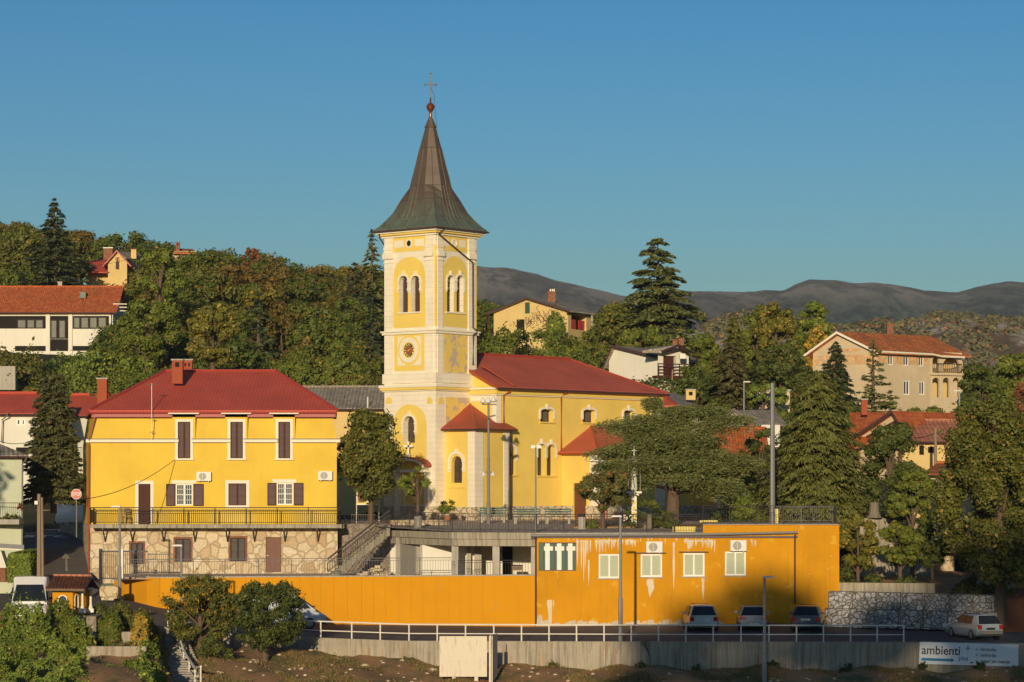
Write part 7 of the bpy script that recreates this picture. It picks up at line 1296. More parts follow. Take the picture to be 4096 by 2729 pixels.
def bush(name, label, px, D, yb, yt, wpx, mat='leaf', n=5000, leaf=.12, cat='bush', depth=None, group=None, nl=16, zb=None, rag=.25):
    s = D/FPX; z0 = Z(yb, D) if zb is None else zb; H_ = Z(yt, D)-z0; Wd = wpx*s/2; dp = depth or Wd; bl = []
    for i in range(nl):
        a = NR.uniform(0, 2*math.pi); q = math.sqrt(NR.uniform(0, 1)); hh = math.sqrt(max(.05, 1-q*q)); rr_ = NR.uniform(.28, .42)*min(Wd, H_*.6); bl.append((q*(Wd-rr_*.8)*math.cos(a), q*max(.05, dp-rr_*.8)*math.sin(a), NR.uniform(.15, 1)*(H_*hh-rr_*.9), rr_))
    p, dirs = cloud_from_blobs(bl, n, .9); p[:,2] = np.maximum(p[:,2], -.1)
    if rag:
        k = NR.random(n) < .12; p[k] += dirs[k]*NR.uniform(0, rag, (k.sum(), 1))
    return place(name, label, cat, leaf_cloud('foliage', p, dirs, leaf, mat), None, (X(px, D), D, z0), 0, group=group, crown='foliage')
def mound(name, label, px, D, yb, yt, wpx, mat='ivy', n=9000, leaf=.12, depth=None, cat='bush', zb=None, pw=.75, lump=.16, seed=0, group=None, tilt=0):
    s = D/FPX; z0 = Z(yb, D) if zb is None else zb; H_ = Z(yt, D)-z0; a, b = wpx*s/2, (depth or wpx*s/2); u = rand_unit(int(n*1.5)); u = u[(u[:,2] > -.05) & (u[:,1] < .45)][:n]; q = np.sign(u)*np.abs(u)**pw; q /= np.maximum(np.linalg.norm(q, axis=1)[:, None], 1e-6)**.35; ph = seed*1.7
    P = q*np.array([a, b, H_]); L = lambda f, k: np.sin(P[:,0]*f+ph)*np.cos(P[:,1]*f*1.1+k)*np.cos(P[:,2]*f*.9+ph*k); sc_ = min(a, H_)
    d_ = 1+lump*(L(2.6/max(.6, sc_*.5), 1.3)+.6*L(6.5/max(.6, sc_*.5), 2.1))-np.abs(NR.normal(0, .05, len(P))); k = NR.random(len(P)) < .06; d_ = d_+k*NR.uniform(0, .14, len(P)); P = P*d_[:, None]; P[:,0] += P[:,2]*tilt
    nrm = u/np.array([a, b, H_]); nrm /= np.linalg.norm(nrm, axis=1)[:, None]; return place(name, label, cat, leaf_cloud('foliage', P, nrm, leaf, mat, .85), None, (X(px, D), D, z0), 0, group=group, crown='foliage')
def hedge_box(name, label, x0, x1, y0, y1, z0, z1, mat, n, leaf, cat='hedge', bulge=.12):      # a clipped box of leaves
    a = np.stack([NR.uniform(x0, x1, n), NR.uniform(y0, y1, n), NR.uniform(z0, z1, n)], 1); f = NR.integers(0, 4, n); nrm = np.zeros((n, 3))
    a[f==0, 1] = y0; nrm[f==0, 1] = -1; a[f==1, 2] = z1; nrm[f==1, 2] = 1; a[f==2, 0] = x1; nrm[f==2, 0] = 1; a[f==3, 0] = x0; nrm[f==3, 0] = -1
    a += nrm*(NR.uniform(-.25, bulge, (n, 1))+.1*np.sin(a[:, [0]]*2.3)*np.cos(a[:, [2]]*2.9)); c = ((x0+x1)/2, (y0+y1)/2, z0); return place(name, label, cat, leaf_cloud('foliage', a-np.array(c), nrm, leaf, mat), None, c, crown='foliage')

# ---- named trees
conifer('spruce_tree', 'tall dense spruce standing before the white house at the left', 215, 168, 2035, 1495, 265, 'needle', 50, 12, 120, .22, (.32, .12), .42, rag=.22, seed=3, top_w=.10, up=.15)
conifer('spruce_tree', 'tall pointed spruce rising highest on the upper left hill', 218, 300, 1250, 800, 330, 'needle_d', 34, 9, 80, .25, (.7, .22), .85, rag=.35, seed=4, up=.30)
conifer('spruce_tree', 'spruce peeking out directly behind the bell tower', 1488, 330, 1500, 925, 210, 'needle_c', 30, 8, 22, .25, (1.0, .34), .8, rag=.3, seed=5, up=.12)
conifer('cedar_tree', 'big dark layered cedar standing against the sky right of the tower', 2632, 262, 1600, 955, 560, 'needle_c', 26, 13, 330, .20, (.55, .19), .70, rag=.34, seed=6, up=.26, flat=.22, tipup=-.10, top_w=.05, base=.10)
def spread_cedar():
    D = 164.0; z0 = plaza_z(D); s = D/FPX; rg = np.random.default_rng(21); C=[]; Dd=[]; Sd=[]; Ln=[]; Wn=[]; limbs = MB(); H_ = Z(1600, D)-z0; x0 = 0
    limbs.tube([(0,0,-.2), (.1,0,H_*.25), (.15,0,H_*.55), (.0,0,H_*.9)], [.48, .38, .26, .10], 9)
    plates = [(-1.0,.0,.95,.8,1.3), (1.6,.0,.97,1.2,1.4), (-3.0,.3,.85,2.2,1.5), (2.6,-.4,.86,2.0,1.6), (.2,-.8,.86,2.2,1.4), (-2.2,-.9,.72,2.6,1.5), (2.8,.2,.68,1.8,1.4), (.9,-1.6,.72,2.6,1.4), (-4.4,.0,.62,1.8,1.2), (-3.0,-1.2,.58,2.4,1.3), (4.0,-.5,.56,2.0,1.4), (1.9,-1.8,.56,2.5,1.4), (-.6,-2.0,.54,2.4,1.4), (-3.9,.6,.44,2.0,1.2), (-1.6,-2.1,.42,2.0,1.2), (3.6,-1.2,.42,2.2,1.3), (1.2,-2.4,.42,2.4,1.4), (4.2,1.0,.40,1.8,1.2), (-2.6,-1.4,.34,1.5,1.0), (2.6,-2.0,.31,2.0,1.1), (.6,-2.4,.32,1.8,1.0), (-.2,1.8,.75,2.8,1.4), (-3,2,.6,2.4,1.3), (3,2,.6,2.4,1.3), (0,2.4,.45,3,1.3), (3.6,-.4,.30,1.8,1.0), (-3.2,-1.2,.28,1.6,1.0), (-5.0,-.3,.50,1.1,.9)]+[(rg.uniform(-4,4), rg.uniform(-2.2,1.2), rg.uniform(.26,.88), rg.uniform(1.2,2.0), 1.5) for _ in range(22)]
    for (px_, py_, fz, rad, th) in plates:
        px_ *= .82; rad *= .95
        z = H_*(fz*.96+.05+rg.uniform(-.06, .06)); px_ += rg.uniform(-.5, .5); limbs.tube([(0,0,z*.86), (px_*.5,py_*.5,z*.95), (px_,py_,z)], [.13, .08, .03], 5)
        for b in range(32):
            a = rg.uniform(0, 2*math.pi); L_ = rad*rg.uniform(.55, 1.15); ns = 60; t = rg.uniform(0, 1, ns)**.7; lat = rg.normal(0, .14, ns)*(1.2-t); dx, dy = math.cos(a), math.sin(a)*.8
            x = px_+dx*L_*t-dy*lat; y = py_+dy*L_*t+dx*lat; zz = z+.30*L_*t-.36*L_*t*t+rg.normal(0, .08, ns)-np.abs(rg.normal(0, .46, ns))*(1.05-t*.5)*th*.85; C.append(np.stack([x, y, zz], 1))
            od = np.stack([dx+rg.normal(0, .5, ns), dy+rg.normal(0, .5, ns), -.30+rg.normal(0, .35, ns)], 1); Dd.append(od/np.linalg.norm(od, axis=1)[:, None]); Sd.append(rg.normal(0, 1, (ns, 3))); Ln.append(rg.uniform(.16, .34, ns)); Wn.append(rg.uniform(.035, .075, ns))
    C = np.concatenate(C); Dd = np.concatenate(Dd); Sd = np.concatenate(Sd); Sd = Sd-Dd*(Sd*Dd).sum(1)[:, None]; Sd /= np.linalg.norm(Sd, axis=1)[:, None]
    me = quads_mesh('needles', C, Dd, Sd, np.concatenate(Ln), np.concatenate(Wn), 'needle_c'); place('cedar_tree', 'broad flat-layered cedar on the plaza in front of the sacristy', 'conifer tree', me, limbs, (X(2688, D), D, z0))
spread_cedar()
conifer('spruce_tree', 'huge drooping green spruce right of the tall steel mast', 3272, 166, 2150, 1488, 590, 'needle_g', 50, 12, 240, .42, (.34, .085), .62, rag=.32, seed=8, up=.35, flat=.5, top_w=.10, base=.02, zb=5.3)
conifer('fir_tree', 'dense dark fir before the left gable of the brick house', 3345, 205, 1800, 1372, 270, 'needle_d', 34, 10, 80, .2, (.42, .16), .62, rag=.3, seed=9, up=.1)
conifer('cedar_tree', 'slender young cedar with bare layered branches before the brick house', 3492, 198, 1830, 1362, 250, 'needle_c', 22, 7, 90, .10, (.36, .12), .72, rag=.5, seed=10, up=.22, flat=.2)
conifer('cedar_tree', 'low spreading cedar beneath the brick house balconies', 3560, 194, 1880, 1570, 380, 'needle_c', 15, 8, 50, .15, (.55, .17), .6, rag=.4, seed=11, up=.18, flat=.3)
conifer('fir_tree', 'dark conical fir between the white cabin and the poplars', 2935, 232, 1620, 1275, 150, 'needle_g', 26, 8, 26, .2, (.8, .28), .6, rag=.3, seed=12, up=.12); M['needle_br'] = m_leaf('brownish_needles', (.072,.065,.023), (.131,.113,.041), None, trans=.08)
conifer('fir_tree', 'brownish fir above the white cabin', 2925, 222, 1640, 1380, 220, 'needle_br', 26, 9, 30, .2, (.7, .26), .5, rag=.3, seed=13, up=.12)
decid('clipped_tree', 'dense round clipped tree between the yellow rectory and the tower', 1482, 163, 2010, 1618, 270, 'leaf_oak', 34000, .17, 60, frac=.16, seed=2, zb=5.7, prof=lambda t: math.sin(math.pi*min(1, max(.0, t*.86+.14)))**.5*1.06, rmin=.2, rmax=.3)
decid('young_tree', 'thin young tree with sparse bright leaves before the church door', 1672, 163, 2085, 1858, 200, 'leaf_b', 1500, .19, 16, frac=.42, seed=3, zb=5.7, rmin=.10, rmax=.2)
decid('small_tree', 'small round tree with reddish drooping leaves near the litter bin', 2412, 157, 2108, 1855, 250, 'leaf_r', 9000, .17, 30, frac=.20, seed=4, zb=5.6)
decid('oak_tree', 'large spreading oak filling the right edge of the photo', 4000, 147, 2540, 1580, 560, 'leaf_oak', 80000, .17, 170, frac=.10, seed=5, zb=.6, rmin=.08, rmax=.19)
decid('broadleaf_tree', 'big dark green tree between the spruce and the faded red roof', 3560, 163, 2090, 1680, 290, 'leaf_d', 26000, .18, 48, frac=.08, seed=6, zb=5)
decid('broadleaf_tree', 'green leafy tree below the orange gabled barn', 3650, 160, 2160, 1850, 210, 'leaf', 15000, .18, 30, frac=.1, seed=7, zb=3)
decid('broadleaf_tree', 'slim dark tree just left of the tall steel mast', 3040, 168, 2110, 1680, 130, 'leaf_d', 11000, .18, 32, frac=.05, seed=8, zb=5.5)
decid('garden_tree', 'small sunlit tree hugging the right corner of the orange hall', 3432, 153, 2330, 2060, 190, 'leaf_y', 9000, .17, 28, frac=.22, seed=9, zb=2.1)
decid('garden_tree', 'small leafy tree in front of the beige garden wall', 3600, 154, 2340, 2085, 210, 'leaf', 7500, .19, 24, frac=.28, seed=10, zb=2.0)
decid('garden_tree', 'shaded small tree left of the dark villa doorway', 3730, 153, 2345, 2090, 170, 'leaf_d', 7000, .18, 24, frac=.3, seed=11, zb=2.0)
for px, yt, w, D, lab in ((3390, 2230, 80, 152.5, 'low shaded shrub at the foot of the orange hall corner'), (3500, 2260, 110, 152.5, 'dark shrub behind the low parapet, left of two'), (3620, 2270, 120, 152.5, 'dark shrub behind the low parapet, right of two'), (3880, 2290, 160, 151, 'dark shrub beneath the oak beside the villa doorway'), (3960, 2330, 200, 150, 'low dark undergrowth bush at the foot of the oak')):
    bush('shrub', lab, px, D, 2345, yt, w, 'leaf_d', 2600, .15, zb=1.9)
decid('foreground_tree', 'left of two small dark trees on the bank above the white rail', 800, 133, 2598, 2278, 320, 'leaf_oak', 22000, .11, 90, frac=.12, seed=12, zb=bankz(800, 133)-.1, rmin=.08, rmax=.19, trunk_mat='bark')
decid('foreground_tree', 'right of two small dark trees, hiding the parked white van', 1060, 133, 2610, 2308, 340, 'leaf_d', 27000, .11, 100, frac=.08, seed=13, zb=bankz(1060, 133), rmin=.08, rmax=.19)
# trees on the right slope, each its own
for a in (('tall_tree', 'tall light green tree with golden leaves above the stone outbuilding', 3105, 262, 1560, 1196, 200, 'leaf_y', 11000, .34), ('tall_tree', 'tall green tree left of the golden one against the far hills', 3030, 265, 1560, 1215, 150, 'leaf', 8000, .34), ('tall_tree', 'tall green tree at the right of the golden-leaved group', 3240, 270, 1560, 1190, 190, 'leaf_b', 10000, .34),
          ('golden_tree', 'golden autumn tree tucked right of the tall green trees', 3270, 262, 1520, 1290, 110, 'leaf_gold', 3500, .32), ('broadleaf_tree', 'rounded dark tree under the tall golden-leaved trees', 3120, 240, 1660, 1370, 260, 'leaf_d', 11000, .3), ('broadleaf_tree', 'bushy green tree right of the white gabled house', 2810, 232, 1640, 1310, 190, 'leaf', 10000, .3),
          ('broadleaf_tree', 'dark low tree below the white gabled house', 2790, 218, 1700, 1470, 190, 'leaf_d', 8000, .28), ('broadleaf_tree', 'brownish tree left of the big dark cedar', 2470, 262, 1470, 1205, 210, 'leaf_oak', 9000, .32), ('broadleaf_tree', 'green tree above the church ridge, before the cedar', 2560, 250, 1480, 1290, 200, 'leaf', 9000, .3),
          ('broadleaf_tree', 'rounded tree at the far right below the rocky hill', 3920, 215, 1820, 1440, 230, 'leaf_d', 13000, .28), ('broadleaf_tree', 'green tree at the right frame edge above the oak', 4080, 225, 1700, 1400, 240, 'leaf', 11000, .3), ('broadleaf_tree', 'leafy tree under the balcony arcade of the brick house', 3700, 192, 1860, 1620, 220, 'leaf', 11000, .26), ('russet_tree', 'small russet tree at the right edge among green crowns', 4085, 205, 1720, 1520, 70, 'leaf_red', 2200, .26),
          ('creeper_bush', 'bright green creeper covering the old stone outbuilding roof', 3050, 222, 1640, 1530, 240, 'ivy', 5000, .24), ('broadleaf_tree', 'dense tree right of the tall spruce and below the young cedar', 3640, 196, 1900, 1660, 200, 'leaf_d', 9000, .26)):
    decid(*a[:3], a[3], a[4], a[5], a[6], a[7], a[8], a[9], frac=.08, nl=52, seed=a[2])
# hedges and shrubs on the plaza
bush('thuja_shrub', 'rounded bright green thuja behind the fence left of the steel mast', 2985, 158, 2112, 1962, 145, 'leaf_b', 9000, .10, zb=UPZ)
for a in (('round low green shrub in the cedar bed, beside the fan palm', 2640, 158, 2085, 2025, 60, 'leaf', 1500), ('flowering rose bush under the cedar trunk', 2690, 156.5, 2095, 2035, 70, 'leaf_d', 1500), ('hydrangea bush with white flowers beside the statue pillar', 2512, 158.5, 2080, 2030, 55, 'leaf_d', 1300), ('clipped low shrub near the litter bin behind the fence', 2365, 157, 2110, 2062, 60, 'leaf', 1300), ('dark shrub at the foot of the cedar, right side', 2860, 160, 2090, 2040, 90, 'leaf_d', 1500)):
    bush('garden_shrub', a[0], a[1], a[2], a[3], a[4], a[5], a[6], a[7], .12, zb=plaza_z(a[2])+.05)
m = MB()
for _ in range(14): m.lathe((X(NR.uniform(2492, 2530), 157.8), 157.7+NR.uniform(-.4,.2), plaza_z(158)+NR.uniform(.35, .75)), [(.01,0), (.05,.03), (.05,.07), (.01,.1)], 6)
single(m, 'flower', 'trim', 'white hydrangea flower heads beside the statue pillar', 'flowers', kind='stuff')
t = POT[3]; bl = [(NR.uniform(-.4,.4), NR.uniform(-.3,.3), NR.uniform(.2,1.1), .22) for _ in range(10)]; p, dd_ = cloud_from_blobs(bl, 900); me = leaf_cloud('plant', p, dd_, .13, 'leaf_b'); o = bpy.data.objects.new('potted_plant', me); COL.objects.link(o); o.parent = t; o.location = (0, 0, .15)
def palm(label, px, D, z, h, r):
    t = thing('fan_palm', label, 'palm', (X(px, D), D, z)); m = MB(); m.tube([(0,0,-.1), (0,0,h)], [.16, .13], 8); build(m, 'trunk', 'bark_g', t, local=True); m = MB()
    for i in range(26):
        a = NR.uniform(0, 2*math.pi); e = NR.uniform(-.2, 1.3); dx, dy, dz = math.cos(a)*math.cos(e), math.sin(a)*math.cos(e), math.sin(e); c = Vector((dx, dy, dz))*r*.55+Vector((0,0,h)); side = Vector((-dy, dx, 0)).normalized() if abs(dz) < .99 else Vector((1,0,0)); fw = Vector((dx,dy,dz))
        for k in range(9):
            q = (k-4)*.28; d_ = (fw*math.cos(q)+side*math.sin(q)); m.quad(c, c+d_*r*.3+side.cross(fw)*.02+side*.02, c+d_*r*.5-Vector((0,0,.03)), c+d_*r*.3-side*.02)
    build(m, 'fronds', 'leaf', t, local=True)
palm('fan palm with short thick trunk in the plaza garden', 2598, 155.5, plaza_z(155.5)+.05, .85, 1.0); palm('second smaller fan palm growing from the ground beside the taller one', 2582, 156.5, plaza_z(156)+.05, .2, .9)
# foreground left
hedge_box('ivy_hedge', 'ivy-covered wall corner behind the white van', X(32, 144), X(122, 144), 144, 146.5, Z(2330, 144), Z(2216, 144), 'ivy', 9000, .12)
for i, a in enumerate((('ivy_mound', 'large ivy-covered mound filling the lower left corner', 95, 127.5, 2950, 2425, 330, 'ivy', 30000, 1.5), ('ivy_mound', 'tall narrow ivy-covered mound right of the largest one', 225, 126, 2950, 2560, 110, 'ivy', 9000, 1.0), ('ivy_mound', 'ivy clump at the very left edge below the red car', -10, 126.5, 2900, 2560, 120, 'leaf_d', 7000, 1.0), ('shrub', 'sprawling green shrub below the shrine pedestal', 318, 126.5, 2850, 2500, 150, 'leaf_b', 11000, .9),
   ('ivy_mound', 'ivy spilling over the bottom left corner of the photo', 60, 120, 3000, 2610, 260, 'ivy', 14000, 1.2), ('shrub', 'low green shrubs along the bottom edge below the shrine', 270, 120, 3000, 2660, 200, 'leaf', 9000, 1.0), ('shrub', 'dark shrub in front of the shrine', 240, 129.5, 2620, 2412, 140, 'leaf', 8500, .8), ('ivy_mound', 'ivy thicket at the bottom left of the bank steps', 612, 130.5, 2900, 2560, 105, 'ivy', 12000, 1.0), ('ivy_mound', 'low ivy at the bottom edge beneath the short concrete walls', 560, 121, 2850, 2645, 230, 'ivy', 12000, 1.0), ('ivy_mound', 'dry leafy clump at the bottom edge left of centre of the short walls', 350, 121, 2850, 2690, 160, 'leaf_r', 5000, .9),
   ('clipped_bush', 'rounded clipped hedge bush beside the road, left of two', 488, 131, 2570, 2420, 118, 'leaf_oak', 7000, .75), ('clipped_bush', 'rounded clipped hedge bush beside the road, right of two', 565, 130.5, 2570, 2438, 92, 'leaf_oak', 5600, .65), ('shrub', 'leafy green shrub between shrine pedestal and clipped bushes', 438, 128.5, 2640, 2450, 110, 'leaf', 7500, .7),
   ('shrub', 'small shrub close behind the shrine columns', 402, 134, 2500, 2416, 62, 'leaf_d', 2600, .4), ('shrub', 'tall green shrub beside the bank steps', 590, 132, 2700, 2490, 115, 'leaf', 9500, .8), ('shrub', 'small shrub with yellow flowers on top beside the clipped bushes', 560, 127.6, 2600, 2462, 70, 'leaf_gold', 1500, .4))):
    mound(a[0], a[1], a[2], a[3], a[4], a[5], a[6], a[7], a[8], .125, a[9], seed=i)
bush('shrub', 'dry brown-stemmed shrub on the bank by the short walls', 465, 126.5, 2660, 2530, 110, 'leaf_r', 1800, .115)
bush('shrub', 'low wild shrub at the foot of the left foreground tree', 850, 131, 2660, 2545, 170, 'leaf_d', 3500, .12, zb=bankz(850, 131)); bush('flower_box', 'red geraniums hanging on the left balcony corner', 82, 158.2, 2040, 2010, 30, 'leaf_red', 260, .12, cat='flowers')
bush('shrub', 'small bushy plant on the floor edge of the left balcony', 40, 158.9, 2075, 2052, 80, 'leaf', 500, .12)
n = 52000; px = NR.uniform(-120, 640, n); D = NR.uniform(108, 131.5, n); hgt = .12+.28*np.clip(np.sin(px*.021+D*1.3)+np.cos(px*.043-D*.8)+.4, 0, 2); k = hgt > .14; px, D, hgt = px[k], D[k], hgt[k]
k = (px < 330+NR.normal(0, 18, len(px))) | (px > 570+NR.normal(0, 12, len(px))); px, D, hgt = px[k], D[k], hgt[k]; z = np.array([bankz(a, b) for a, b in zip(px, D)])+hgt*NR.uniform(0, 1, len(px))**.5-np.maximum(0, 110-D)*.05; c = np.stack([(px-CX)*D/FPX, D, z], 1); nn = rand_unit(len(c))*.7+np.array([0, -.5, .6]); nn /= np.linalg.norm(nn, axis=1)[:, None]; me = leaf_cloud('ground_cover', c, nn, .13, 'ivy'); o = bpy.data.objects.new('ground_cover', me); COL.objects.link(o); props(o, 'low ivy and weeds covering the bank at lower left', None, None, 'stuff')
# bare shrub at the wall
t = thing('bare_shrub', 'leafless dark shrub against the retaining wall beside the lamp shadow', 'shrub', (X(2600, 136.8), 136.8, -1.4)); m = MB(); rg = random.Random(4)
def twig(p, d, l, r, k):
    q = p+d*l; m.tube([p, q], [r, r*.6], 4)
    if k:
        for _ in range(3): twig(q, (d+Vector((rg.uniform(-.8,.8), rg.uniform(-.3,.3), rg.uniform(-.2,.6)))).normalized(), l*.68, r*.6, k-1)
twig(Vector((0,0,0)), Vector((0,0,1)), .55, .03, 4); build(m, 'branches', 'bark', t, local=True)

# ---- vegetation on the wooded hill: shared crowns, each tree its own object
variants = []
for i in range(8):
    prof = None if i % 2 else (lambda t: math.sin(math.pi*min(1, t*.8+.2))**.6); bl = blobs(38, 3.4, 3.4, 2.2, 9.2, .45, 1.45, prof, .5); p, dd_ = cloud_from_blobs(bl, 7500); me = leaf_cloud(f'hill_crown', p, dd_, .33, 'leaf_hill'); tm = trunk_mb(7, .22, bl[:6], i); tme = mesh_from(tm.v, tm.f, [M['bark']], None, False, 'hill_trunk'); variants.append((me, tme))
cv = []
for i in range(3):
    tt = conifer('tmp_conifer', 'x', 2048, 200, 1950, 1845, 300, 'needle_d', 24, 7, 22, .2, (.8, .26), .7, rag=.35, seed=30+i, zb=0, up=.1); ch_ = list(tt.children); cv.append(([c.data for c in ch_ if c.name.startswith('crown')][0], [c.data for c in ch_ if c.name.startswith('trunk')][0]))
    for c in ch_: bpy.data.objects.remove(c)
    bpy.data.objects.remove(tt)
def clear_of(px, D, top):      # keep the houses on the hill in view: (px0, px1, nearest depth of house, lowest visible row)
    for a, b, dh, y in ((-300, 470, 283, 1400), (300, 600, 338, 1100), (1970, 2400, 285, 1325), (2430, 2760, 236, 1530), (3245, 3870, 243, 1600), (-300, 330, 205, 1600), (1180, 1560, 200, 1640), (2600, 2800, 202, 1620), (2880, 3150, 196, 1700), (3390, 4250, 180, 1760), (2860, 3060, 187, 1860), (700, 725, 385, 1000)):
        if a-28 < px < b+28 and D < dh+16:
            if dh-2 < D and a-5 < px < b+5: return False
            if top < y and D < dh: return False
    return True
SKY = ([-300, 0, 130, 300, 470, 600, 700, 800, 900, 1000, 1100, 1200, 1300, 1420, 1540, 1900, 2000, 2120, 2300, 2420, 2520, 2700, 2850, 3000, 3400, 3700, 4100], [840, 850, 870, 905, 935, 915, 985, 955, 1000, 990, 1000, 1065, 1020, 1040, 1060, 1190, 1210, 1230, 1255, 1235, 1240, 1300, 1310, 1320, 1330, 1440, 1400])
cnt = 0; rg = random.Random(77); placed = []
def hill_tree(px, D, h, kind=0):
    global cnt
    x = X(px, D); z = hillz(px, D)-.3; h *= (1.15 if kind else 1); top = HY-(z+h-CZ)*FPX/D; lim = interp(px, SKY[0], SKY[1])+rg.uniform(-12, 20)
    if top < lim: h = (CZ+(HY-lim)*D/FPX)-z; top = lim
    if h < 2.2 or not clear_of(px, D, top): return
    zone = 'left of the rectory chimneys' if px < 760 else ('between rectory chimneys and bell tower' if px < 1560 else ('just right of the bell tower' if px < 2450 else 'on the right slope'))
    con = kind == 1; me, tm = (cv[cnt % 3] if con else variants[rg.randrange(8)]); H0 = 10.0; s = h/H0; wsc = s*rg.uniform(.85, 1.25) if h > 5 else s*1.35
    nm = 'hill_conifer' if con else 'hill_tree'; lab = (f'{"lower" if D < 280 else "higher"} dark conifer on the wooded hillside {zone}' if con else f'{"leafy tree" if D < 280 else "distant leafy tree near the skyline"} on the wooded hillside {zone}')
    t = thing(nm, lab, 'conifer tree' if con else 'tree', (x, D, z), 0, f'hillside {"conifers" if con else "trees"} {zone}, {"lower" if D < 280 else "upper"} slope'); t.rotation_euler = (0, 0, rg.uniform(0, 6.28)); t.scale = (wsc, wsc, s)
    o = bpy.data.objects.new('crown', me); COL.objects.link(o); o.parent = t; o = bpy.data.objects.new('trunk', tm); COL.objects.link(o); o.parent = t; cnt += 1
# rows from far to near; spacing grows toward the camera so each crown shows
for D, step, h in ((392, 62, 9.5), (368, 66, 9), (345, 72, 9), (322, 74, 8.5), (300, 80, 8.5), (278, 84, 8.5), (258, 92, 8.5), (240, 98, 8), (224, 106, 7.5)):
    px = -420+rg.uniform(0, step)
    while px < 4420:
        dens = 1 if px < 1560 or px > 1880 else 0
        if px > 2450 and D > 330: dens = 0
        if dens and not (1560 < px < 1880): hill_tree(px, D+rg.uniform(-8, 8), h*rg.uniform(.62, 1.35), 1 if rg.random() < .07 else 0)
        px += step*rg.uniform(.75, 1.25)*(1.0 if px < 2450 else 1.5)
# a few special hillside trees
for a in (('red_tree', 'small autumn red tree on the skyline left of the tower', 1005, 340, 1100, 985, 85, 'leaf_red', 2600), ('golden_tree', 'tree with orange yellow leaves above the rectory roof', 850, 214, 1500, 1190, 230, 'leaf_y', 12000), ('bright_tree', 'bright green tree in front of the hillside house', 640, 262, 1300, 985, 230, 'leaf_b', 9000), ('round_tree', 'big rounded dark green tree right of the terrace house', 590, 232, 1480, 1190, 290, 'leaf', 13000)):
    decid(a[0], a[1], a[2], a[3], a[4], a[5], a[6], a[7], a[8], .27, frac=.1, seed=a[2], nl=30)
for i, a in enumerate((('creeper_wall', 'creeper-covered slope above the spruce, below the terrace house', 430, 234, 1700, 1410, 560, 'ivy', 24000, 6.0, .26), ('creeper_wall', 'lower creeper-covered bank behind the rectory roof left side', 450, 222, 1760, 1500, 560, 'leaf', 20000, 5.0, .24), ('slope_thicket', 'dark thicket at the far left below the terrace house', 60, 228, 1760, 1420, 340, 'leaf_oak', 15000, 4, .25), ('slope_thicket', 'thicket behind the roofs between rectory and tower', 1290, 226, 1700, 1400, 520, 'leaf', 20000, 4, .26),
   ('slope_thicket', 'thicket above the nave ridge right of the tower', 2120, 240, 1640, 1325, 560, 'leaf', 24000, 4, .27), ('ivy_column', 'ivy climbing the corner of the yellow gabled house', 2222, 283, 1460, 1262, 78, 'ivy', 4500, 1.2, .3), ('slope_thicket', 'thicket below the brick house and fir', 3330, 204, 1950, 1600, 420, 'leaf_d', 20000, 4, .25), ('slope_thicket', 'thicket below the white gabled house', 2660, 226, 1720, 1520, 420, 'leaf_d', 13000, 3, .25), ('slope_thicket', 'dark thicket behind the plaza right of the sacristy', 3060, 185, 2110, 1800, 330, 'leaf_d', 16000, 3, .2), ('slope_thicket', 'thicket on the right slope beneath the rounded tree', 3900, 200, 1950, 1650, 500, 'leaf', 18000, 4, .25))):
    mound(a[0], a[1], a[2], a[3], a[4], a[5], a[6], a[7], a[8], a[10], a[9], cat='thicket', seed=i+20, lump=.2)
single(MB().box(X(-60, 222), X(70, 222), 221, 222, Z(1560, 221), Z(1465, 221)), 'garden_wall', 'conc_l', 'cream wall fragment at the far left below the thicket', 'wall')

# ---- grasses and stones on the bank
def scatter_grass(name, label, n, fx, ly, mat, size, kind='stuff'):
    px = NR.uniform(*fx, n); D = NR.uniform(*ly, n); keep = (np.sin(px*.011)+np.sin(px*.023+D*.7)+np.cos(D*.9-px*.005)+NR.normal(0, .5, n)) > .55; px, D = px[keep], D[keep]
    z = np.array([bankz(a, b) for a, b in zip(px, D)])+.04; c = np.stack([(px-CX)*D/FPX, D, z], 1); d = np.stack([NR.normal(0, .35, len(c)), NR.normal(0, .35, len(c)), np.ones(len(c))], 1); d /= np.linalg.norm(d, axis=1)[:, None]; s = rand_unit(len(c)); s -= d*(s*d).sum(1)[:, None]; s /= np.linalg.norm(s, axis=1)[:, None]
    ln = NR.uniform(.5, 1.5, len(c))*size; me = quads_mesh(name, c, d, s, ln, ln*.22, mat); o = bpy.data.objects.new(name, me); COL.objects.link(o); props(o, label, None, None, kind)
M['grass'] = m_leaf('bank_grass', (.065,.090,.020), (.145,.152,.036), (.319,.232,.102), .2); M['drygrass'] = m_leaf('dry_grass_blades', (.232,.123,.051), (.377,.217,.087), (.116,.131,.043), .15)
scatter_grass('bank_grass', 'patchy green grass on the bank', 110000, (300, 4200), (118, 137.4), 'grass', .15); scatter_grass('dry_bank_grass', 'dry brown grass and litter on the bank', 170000, (600, 4200), (118, 137.4), 'drygrass', .12)
m = MB()
for i in range(420):
    px = rnd.uniform(700, 4150); D = rnd.uniform(122, 137); s = rnd.uniform(.03, .10)*(2.2 if rnd.random() < .06 else 1); x = X(px, D); z = bankz(px, D); m.ring([[(x+s*1.3*math.cos(a)*k, D+s*math.sin(a)*k, z+h*s) for a in np.linspace(0, 6.28, 6, endpoint=False)] for k, h in ((1, -.2), (.9, .4), (.4, .75))])
struct(m, 'bank_stones', 'stone', 'stuff')
for k in range(11):
    px = 1080+k*290+rnd.uniform(-60, 60); bush('wall_weed', f'weeds at the foot of the retaining wall', px, 137.2, 2680, 2640, rnd.uniform(40, 90), 'leaf_d', 260, .11, group='weeds along the retaining wall foot', zb=bankz(px, 137.2))

